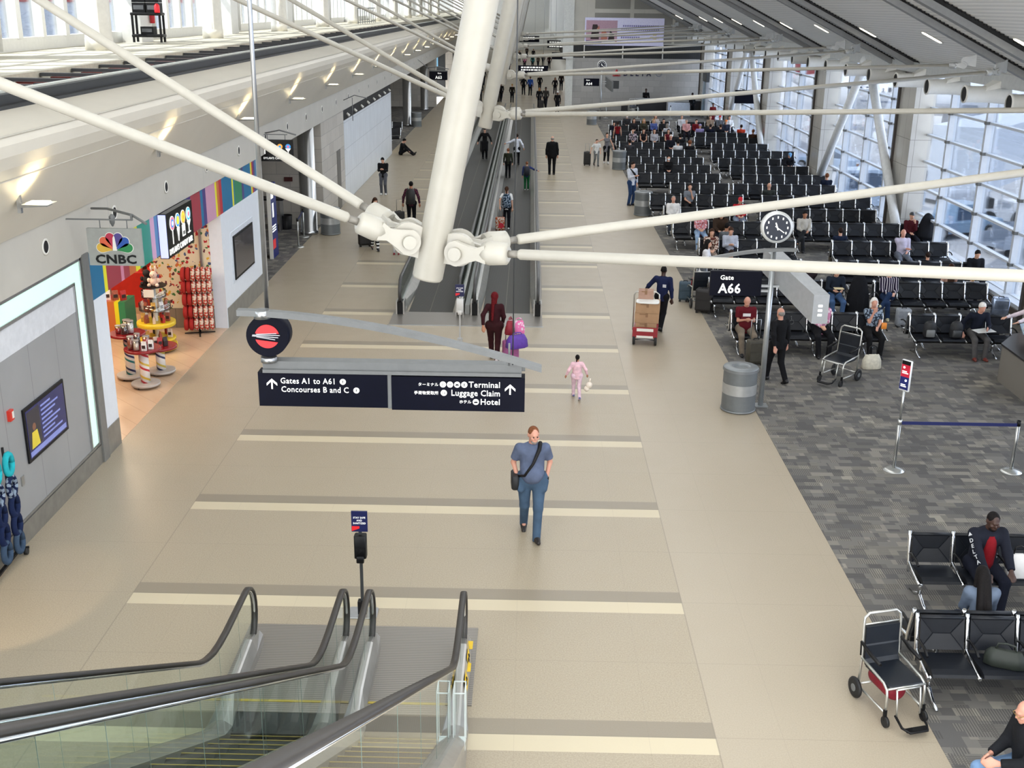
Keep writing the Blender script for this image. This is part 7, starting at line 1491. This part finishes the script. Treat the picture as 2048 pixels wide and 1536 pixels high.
# ================================================================= apron outside the windows
def apron_mat():
    m, n, b = newmat('apron_concrete'); tc, x, y, z = n.xyz('Object')
    j = n.m('MAXIMUM', n.m('LESS_THAN', n.m('FLOORED_MODULO', x, 7.0), .1), n.m('LESS_THAN', n.m('FLOORED_MODULO', y, 7.0), .1)); big = n.noise(tc, .06, 3)
    c = n.ramp(big, [(.35, s2l((178, 180, 186))), (.6, s2l((214, 214, 214)))]); n.put(b.inputs['Base Color'], n.mix(n.m('MULTIPLY', j, .4), c, s2l((110, 112, 120)))); b.inputs['Roughness'].default_value = .8; return m
struct('ground_apron', MB().box(13.9, -80, -5, 260, 300, -4.5).box(-260, -80, -5, -14.2, 300, -4.5), apron_mat())
AW = mat('aircraft_white', (226, 230, 236), .3, vary=.02); AG = mat('aircraft_grey', (150, 158, 172), .4)
def jet(loc, rz, label, tail):
    t = thing('airliner', label, 'aircraft', loc, rz)
    obj('fuselage', MB().tube([(0, -17, -.3), (0, -16, -.1), (0, -14, .0), (0, -10, 0), (0, 10, 0), (0, 15, .6), (0, 18, 1.2)], [.2, 1.1, 1.7, 1.95, 1.95, 1.2, .3], 28), AW, t)
    for s in (-1, 1): 
        obj('wing', MB().loft([[(s*1.4, -2, -.9), (s*1.4, 3, -.9), (s*1.4, 3, -.6), (s*1.4, -2, -.6)], [(s*15, 5, .2), (s*15, 6.5, .2), (s*15, 6.5, .35), (s*15, 5, .35)]], 0, True, False), AG, t)
        obj('engine', MB().lathe([(.7, -1.6), (.95, -1.3), (1.0, 0), (.6, 1.8)], (s*4.8, -1.0, -1.9), 20, 0, 'y').cyl((s*4.8, -2.5, -1.9), (s*4.8, -2.4, -1.9), .8, 18, 1), [AG, DKGREY], t)
        obj('gear', MB().cyl((s*2.4, 1, -1.8), (s*2.4, 1, -3.4), .12, 8).cyl((s*2.4-.3, 1, -3.4), (s*2.4+.3, 1, -3.4), .55, 16, 1), [STEEL, RUBBER], t)
    obj('tail_fin', MB().loft([[(-.15, 12, 1.2), (.15, 12, 1.2), (.15, 17.4, 1.2), (-.15, 17.4, 1.2)], [(-.08, 16, 7.2), (.08, 16, 7.2), (.08, 18.4, 7.2), (-.08, 18.4, 7.2)]], 0, True, False), mat('tail_'+str(tail[0]), tail, .4), t)
    obj('nose_gear', MB().cyl((0, -13, -1.6), (0, -13, -3.5), .1, 8).cyl((-.2, -13, -3.5), (.2, -13, -3.5), .42, 14, 1), [STEEL, RUBBER], t)
    wn = MB()
    for k in range(26):
        for s in (-1, 1): wn.box(s*1.945-.02, -9+.75*k, .35, s*1.945+.02, -8.7+.75*k, .75)
    obj('window_row', wn, mat('cabin_window_dark', (60, 70, 90), .2), t)
jet((44, 118, -.55), math.radians(60), 'white airliner parked beyond the far window bays', (150, 30, 44)); jet((56, 82, -.55), math.radians(75), 'white airliner parked behind the ground vehicles outside', (30, 50, 110))
# jet bridge
t = thing('jet_bridge', 'pale passenger boarding bridge on a blue-grey lift column outside the windows', 'jet bridge', (22, 52, 0)); JB = mat('bridge_pale', (206, 216, 230), .4); JC = mat('bridge_blue_grey', (110, 126, 160), .4)
obj('tunnel', MB().obox((8, 14, 1.4), (.8, -.6, 0), (.6, .8, 0), (0, 0, 1), 1.4, 17, 1.4), JB, t); obj('cab', MB().rbox(15.8, 27.2, -.2, 20.6, 32, 3.2, .5), JB, t); obj('lift_column', MB().bar((13.6, 22.0, -4.3), (13.0, 21, 1), .8, .8).bar((15.2, 20.6, -4.3), (14.6, 20, 1), .8, .8).box(12.8, 19.5, -3.9, 16.2, 23.2, -3.3), JC, t); obj('wheel', MB().cyl((13, 21, -3.9), (13.6, 21.4, -3.9), .6, 16).cyl((15.4, 20, -3.9), (16, 20.4, -3.9), .6, 16), RUBBER, t)
obj('floodlight', MB().cyl((16.5, 27.1, 2.3), (16.5, 27.18, 2.3), .25, 14).cyl((17.3, 27.1, 2.3), (17.3, 27.18, 2.3), .25, 14), DKGREY, t)
def vehicle(name, loc, rz, L, W_, H, col, label, cab=.45, kind='truck'):
    t = thing(name, label, 'vehicle', loc, rz); m = mat('vehicle_%02x%02x%02x' % col, col, .3)
    b = MB(); b.loft([[(-W_/2, y, .35), (W_/2, y, .35), (W_/2, y, h), (W_/2*.9, y, h+.05), (-W_/2*.9, y, h+.05), (-W_/2, y, h)] for y, h in ((-L/2, H*.42), (-L/2+.1, H*.5), (L/2-.1, H*.5), (L/2, H*.46))], 0, True, False); obj('body', b, m, t)
    y0, y1 = -L/2+L*.2, -L/2+L*(.2+cab)
    obj('cabin', MB().loft([[(-W_*.46, y0, H*.5), (W_*.46, y0, H*.5), (W_*.46, y1, H*.5), (-W_*.46, y1, H*.5)], [(-W_*.38, y0+.5, H), (W_*.38, y0+.5, H), (W_*.4, y1-.1, H), (-W_*.4, y1-.1, H)]], 0, True, False), m, t)
    obj('glazing', MB().loft([[(-W_*.455, y0+.08, H*.56), (W_*.455, y0+.08, H*.56), (W_*.47, y1-.15, H*.56), (-W_*.47, y1-.15, H*.56)], [(-W_*.385, y0+.46, H*.93), (W_*.385, y0+.46, H*.93), (W_*.41, y1-.2, H*.93), (-W_*.41, y1-.2, H*.93)]], 0, True, False), mat('vehicle_glass', (70, 90, 116), .1), t)
    for sx in (-1, 1):
        for yy in (-L*.31, L*.31): obj('wheel', MB().lathe([(.2, -.12), (.36, -.12), (.38, 0), (.36, .12), (.2, .12)], (sx*W_*.46, yy, .37), 18, 0, 'x').cyl((sx*(W_*.46+.1), yy, .37), (sx*(W_*.46+.13), yy, .37), .2, 12, 1), [RUBBER, STEEL], t)
    return t
vehicle('pickup_truck', (24.5, 64.5, -4.5), math.radians(115), 5.6, 2.0, 1.9, (150, 178, 206), 'pale blue pickup truck nearest outside the window bays'); vehicle('van', (27.6, 76.5, -4.5), math.radians(20), 5.4, 2.1, 2.3, (206, 212, 222), 'silver white minivan parked nose towards the windows', .65)
vehicle('van', (22.5, 73.5, -4.5), math.radians(100), 6.0, 2.2, 2.6, (186, 204, 226), 'pale blue van half hidden behind the window column', .7); vehicle('pickup_truck', (24.0, 92, -4.5), math.radians(60), 5.4, 2.0, 1.9, (170, 190, 214), 'light pickup farther along the apron')
t = thing('baggage_tug', 'white baggage tug with big rear wheel and a seated driver frame outside', 'vehicle', (28.3, 68, -4.5), math.radians(100)); obj('body', MB().box(-.8, -1.5, .4, .8, 1.5, 1.1).box(-.8, -1.5, 1.1, .8, -.5, 1.5).box(-.75, .2, 2.2, .75, 1.4, 2.3).bar((-.7, .2, 1.1), (-.7, .25, 2.2), .08, .08).bar((.7, .2, 1.1), (.7, .25, 2.2), .08, .08).bar((.7, 1.35, 1.1), (.7, 1.3, 2.2), .08, .08).bar((-.7, 1.35, 1.1), (-.7, 1.3, 2.2), .08, .08), AW, t); obj('seat', MB().box(-.4, .5, 1.1, .4, 1.1, 1.7), DKGREY, t)
for sx in (-.8, .8):
    for y in (-1, 1): obj('wheel', MB().lathe([(.25, -.14), (.5, -.14), (.52, 0), (.5, .14), (.25, .14)], (sx, y, .5), 18, 0, 'x').cyl((sx-.16, y, .5), (sx+.16, y, .5), .24, 12, 1), [RUBBER, WHITE], t)
for i, (x, y) in enumerate(((26.2, 59.5), (27.8, 62.0))):
    t = thing('baggage_cart', 'low silver baggage cart on the apron, '+('nearest the window bays', 'behind the nearest one')[i], 'vehicle', (x, y, -4.5), math.radians(110)); obj('deck', MB().box(-.9, -1.8, .5, .9, 1.8, .62).box(-.9, -1.8, .62, -.84, 1.8, 1.2).box(.84, -1.8, .62, .9, 1.8, 1.2), mat('cart_silver', (176, 186, 200), .4, .4), t)
    for sx in (-.7, .7):
        for yy in (-1.2, 1.2): obj('wheel', MB().cyl((sx-.1, yy, .25), (sx+.1, yy, .25), .25, 14), RUBBER, t)
for i, (x, y) in enumerate(((39.5, 97), (41.2, 96.4))): obj('traffic_cone', MB().lathe([(.25, 0), (.25, .04), (.14, .05), (.03, .7)], n=14), mat('cone_red', (240, 70, 70), .5), label='red traffic cone on the apron, '+('nearer the airliner nose', 'second of the pair')[i], cat='cone', loc=(x, y, -4.5))
person('ground worker in bright green vest outside the windows', (23.8, 82.5, -4.5), math.radians(60), 1.8, 'tan', (150, 230, 60), (60, 70, 110), hairc='black', pose='walk', vox=.03, arms=('fwd', 'down'), hair='cap', hairmat=AW)
person('ground worker in red vest outside near the lambda brace', (25.6, 79, -4.5), math.radians(-30), 1.8, 'light', (190, 60, 60), (50, 60, 90), hairc='black', pose='stand', vox=.03, arms=('fwd', 'fwd'), hair='short')
# buildings across both aprons
BW = panel_mat('distant_building_pale', (206, 214, 228), 6, .5, 0, (130, 146, 176), .5, 3.2)
obj('terminal_building', MB().box(110, -60, -4.5, 125, 260, 9).box(108, -60, 3, 110, 260, 5.5, 1), [BW, mat('distant_glass_blue', (120, 146, 186), .2)], label='long pale terminal building across the apron', cat='building')
obj('terminal_building', MB().box(-75, -60, -4.5, -60, 260, 16).box(-60, -60, 7.4, -59.8, 260, 8.2, 1).box(-60, -60, 9.5, -59.7, 260, 12.5, 2), [BW, mat('red_stripe_band', (180, 60, 60), .5), mat('distant_glass_blue', (120, 146, 186), .2)], label='long pale building with a red band seen through the clerestory windows', cat='building')
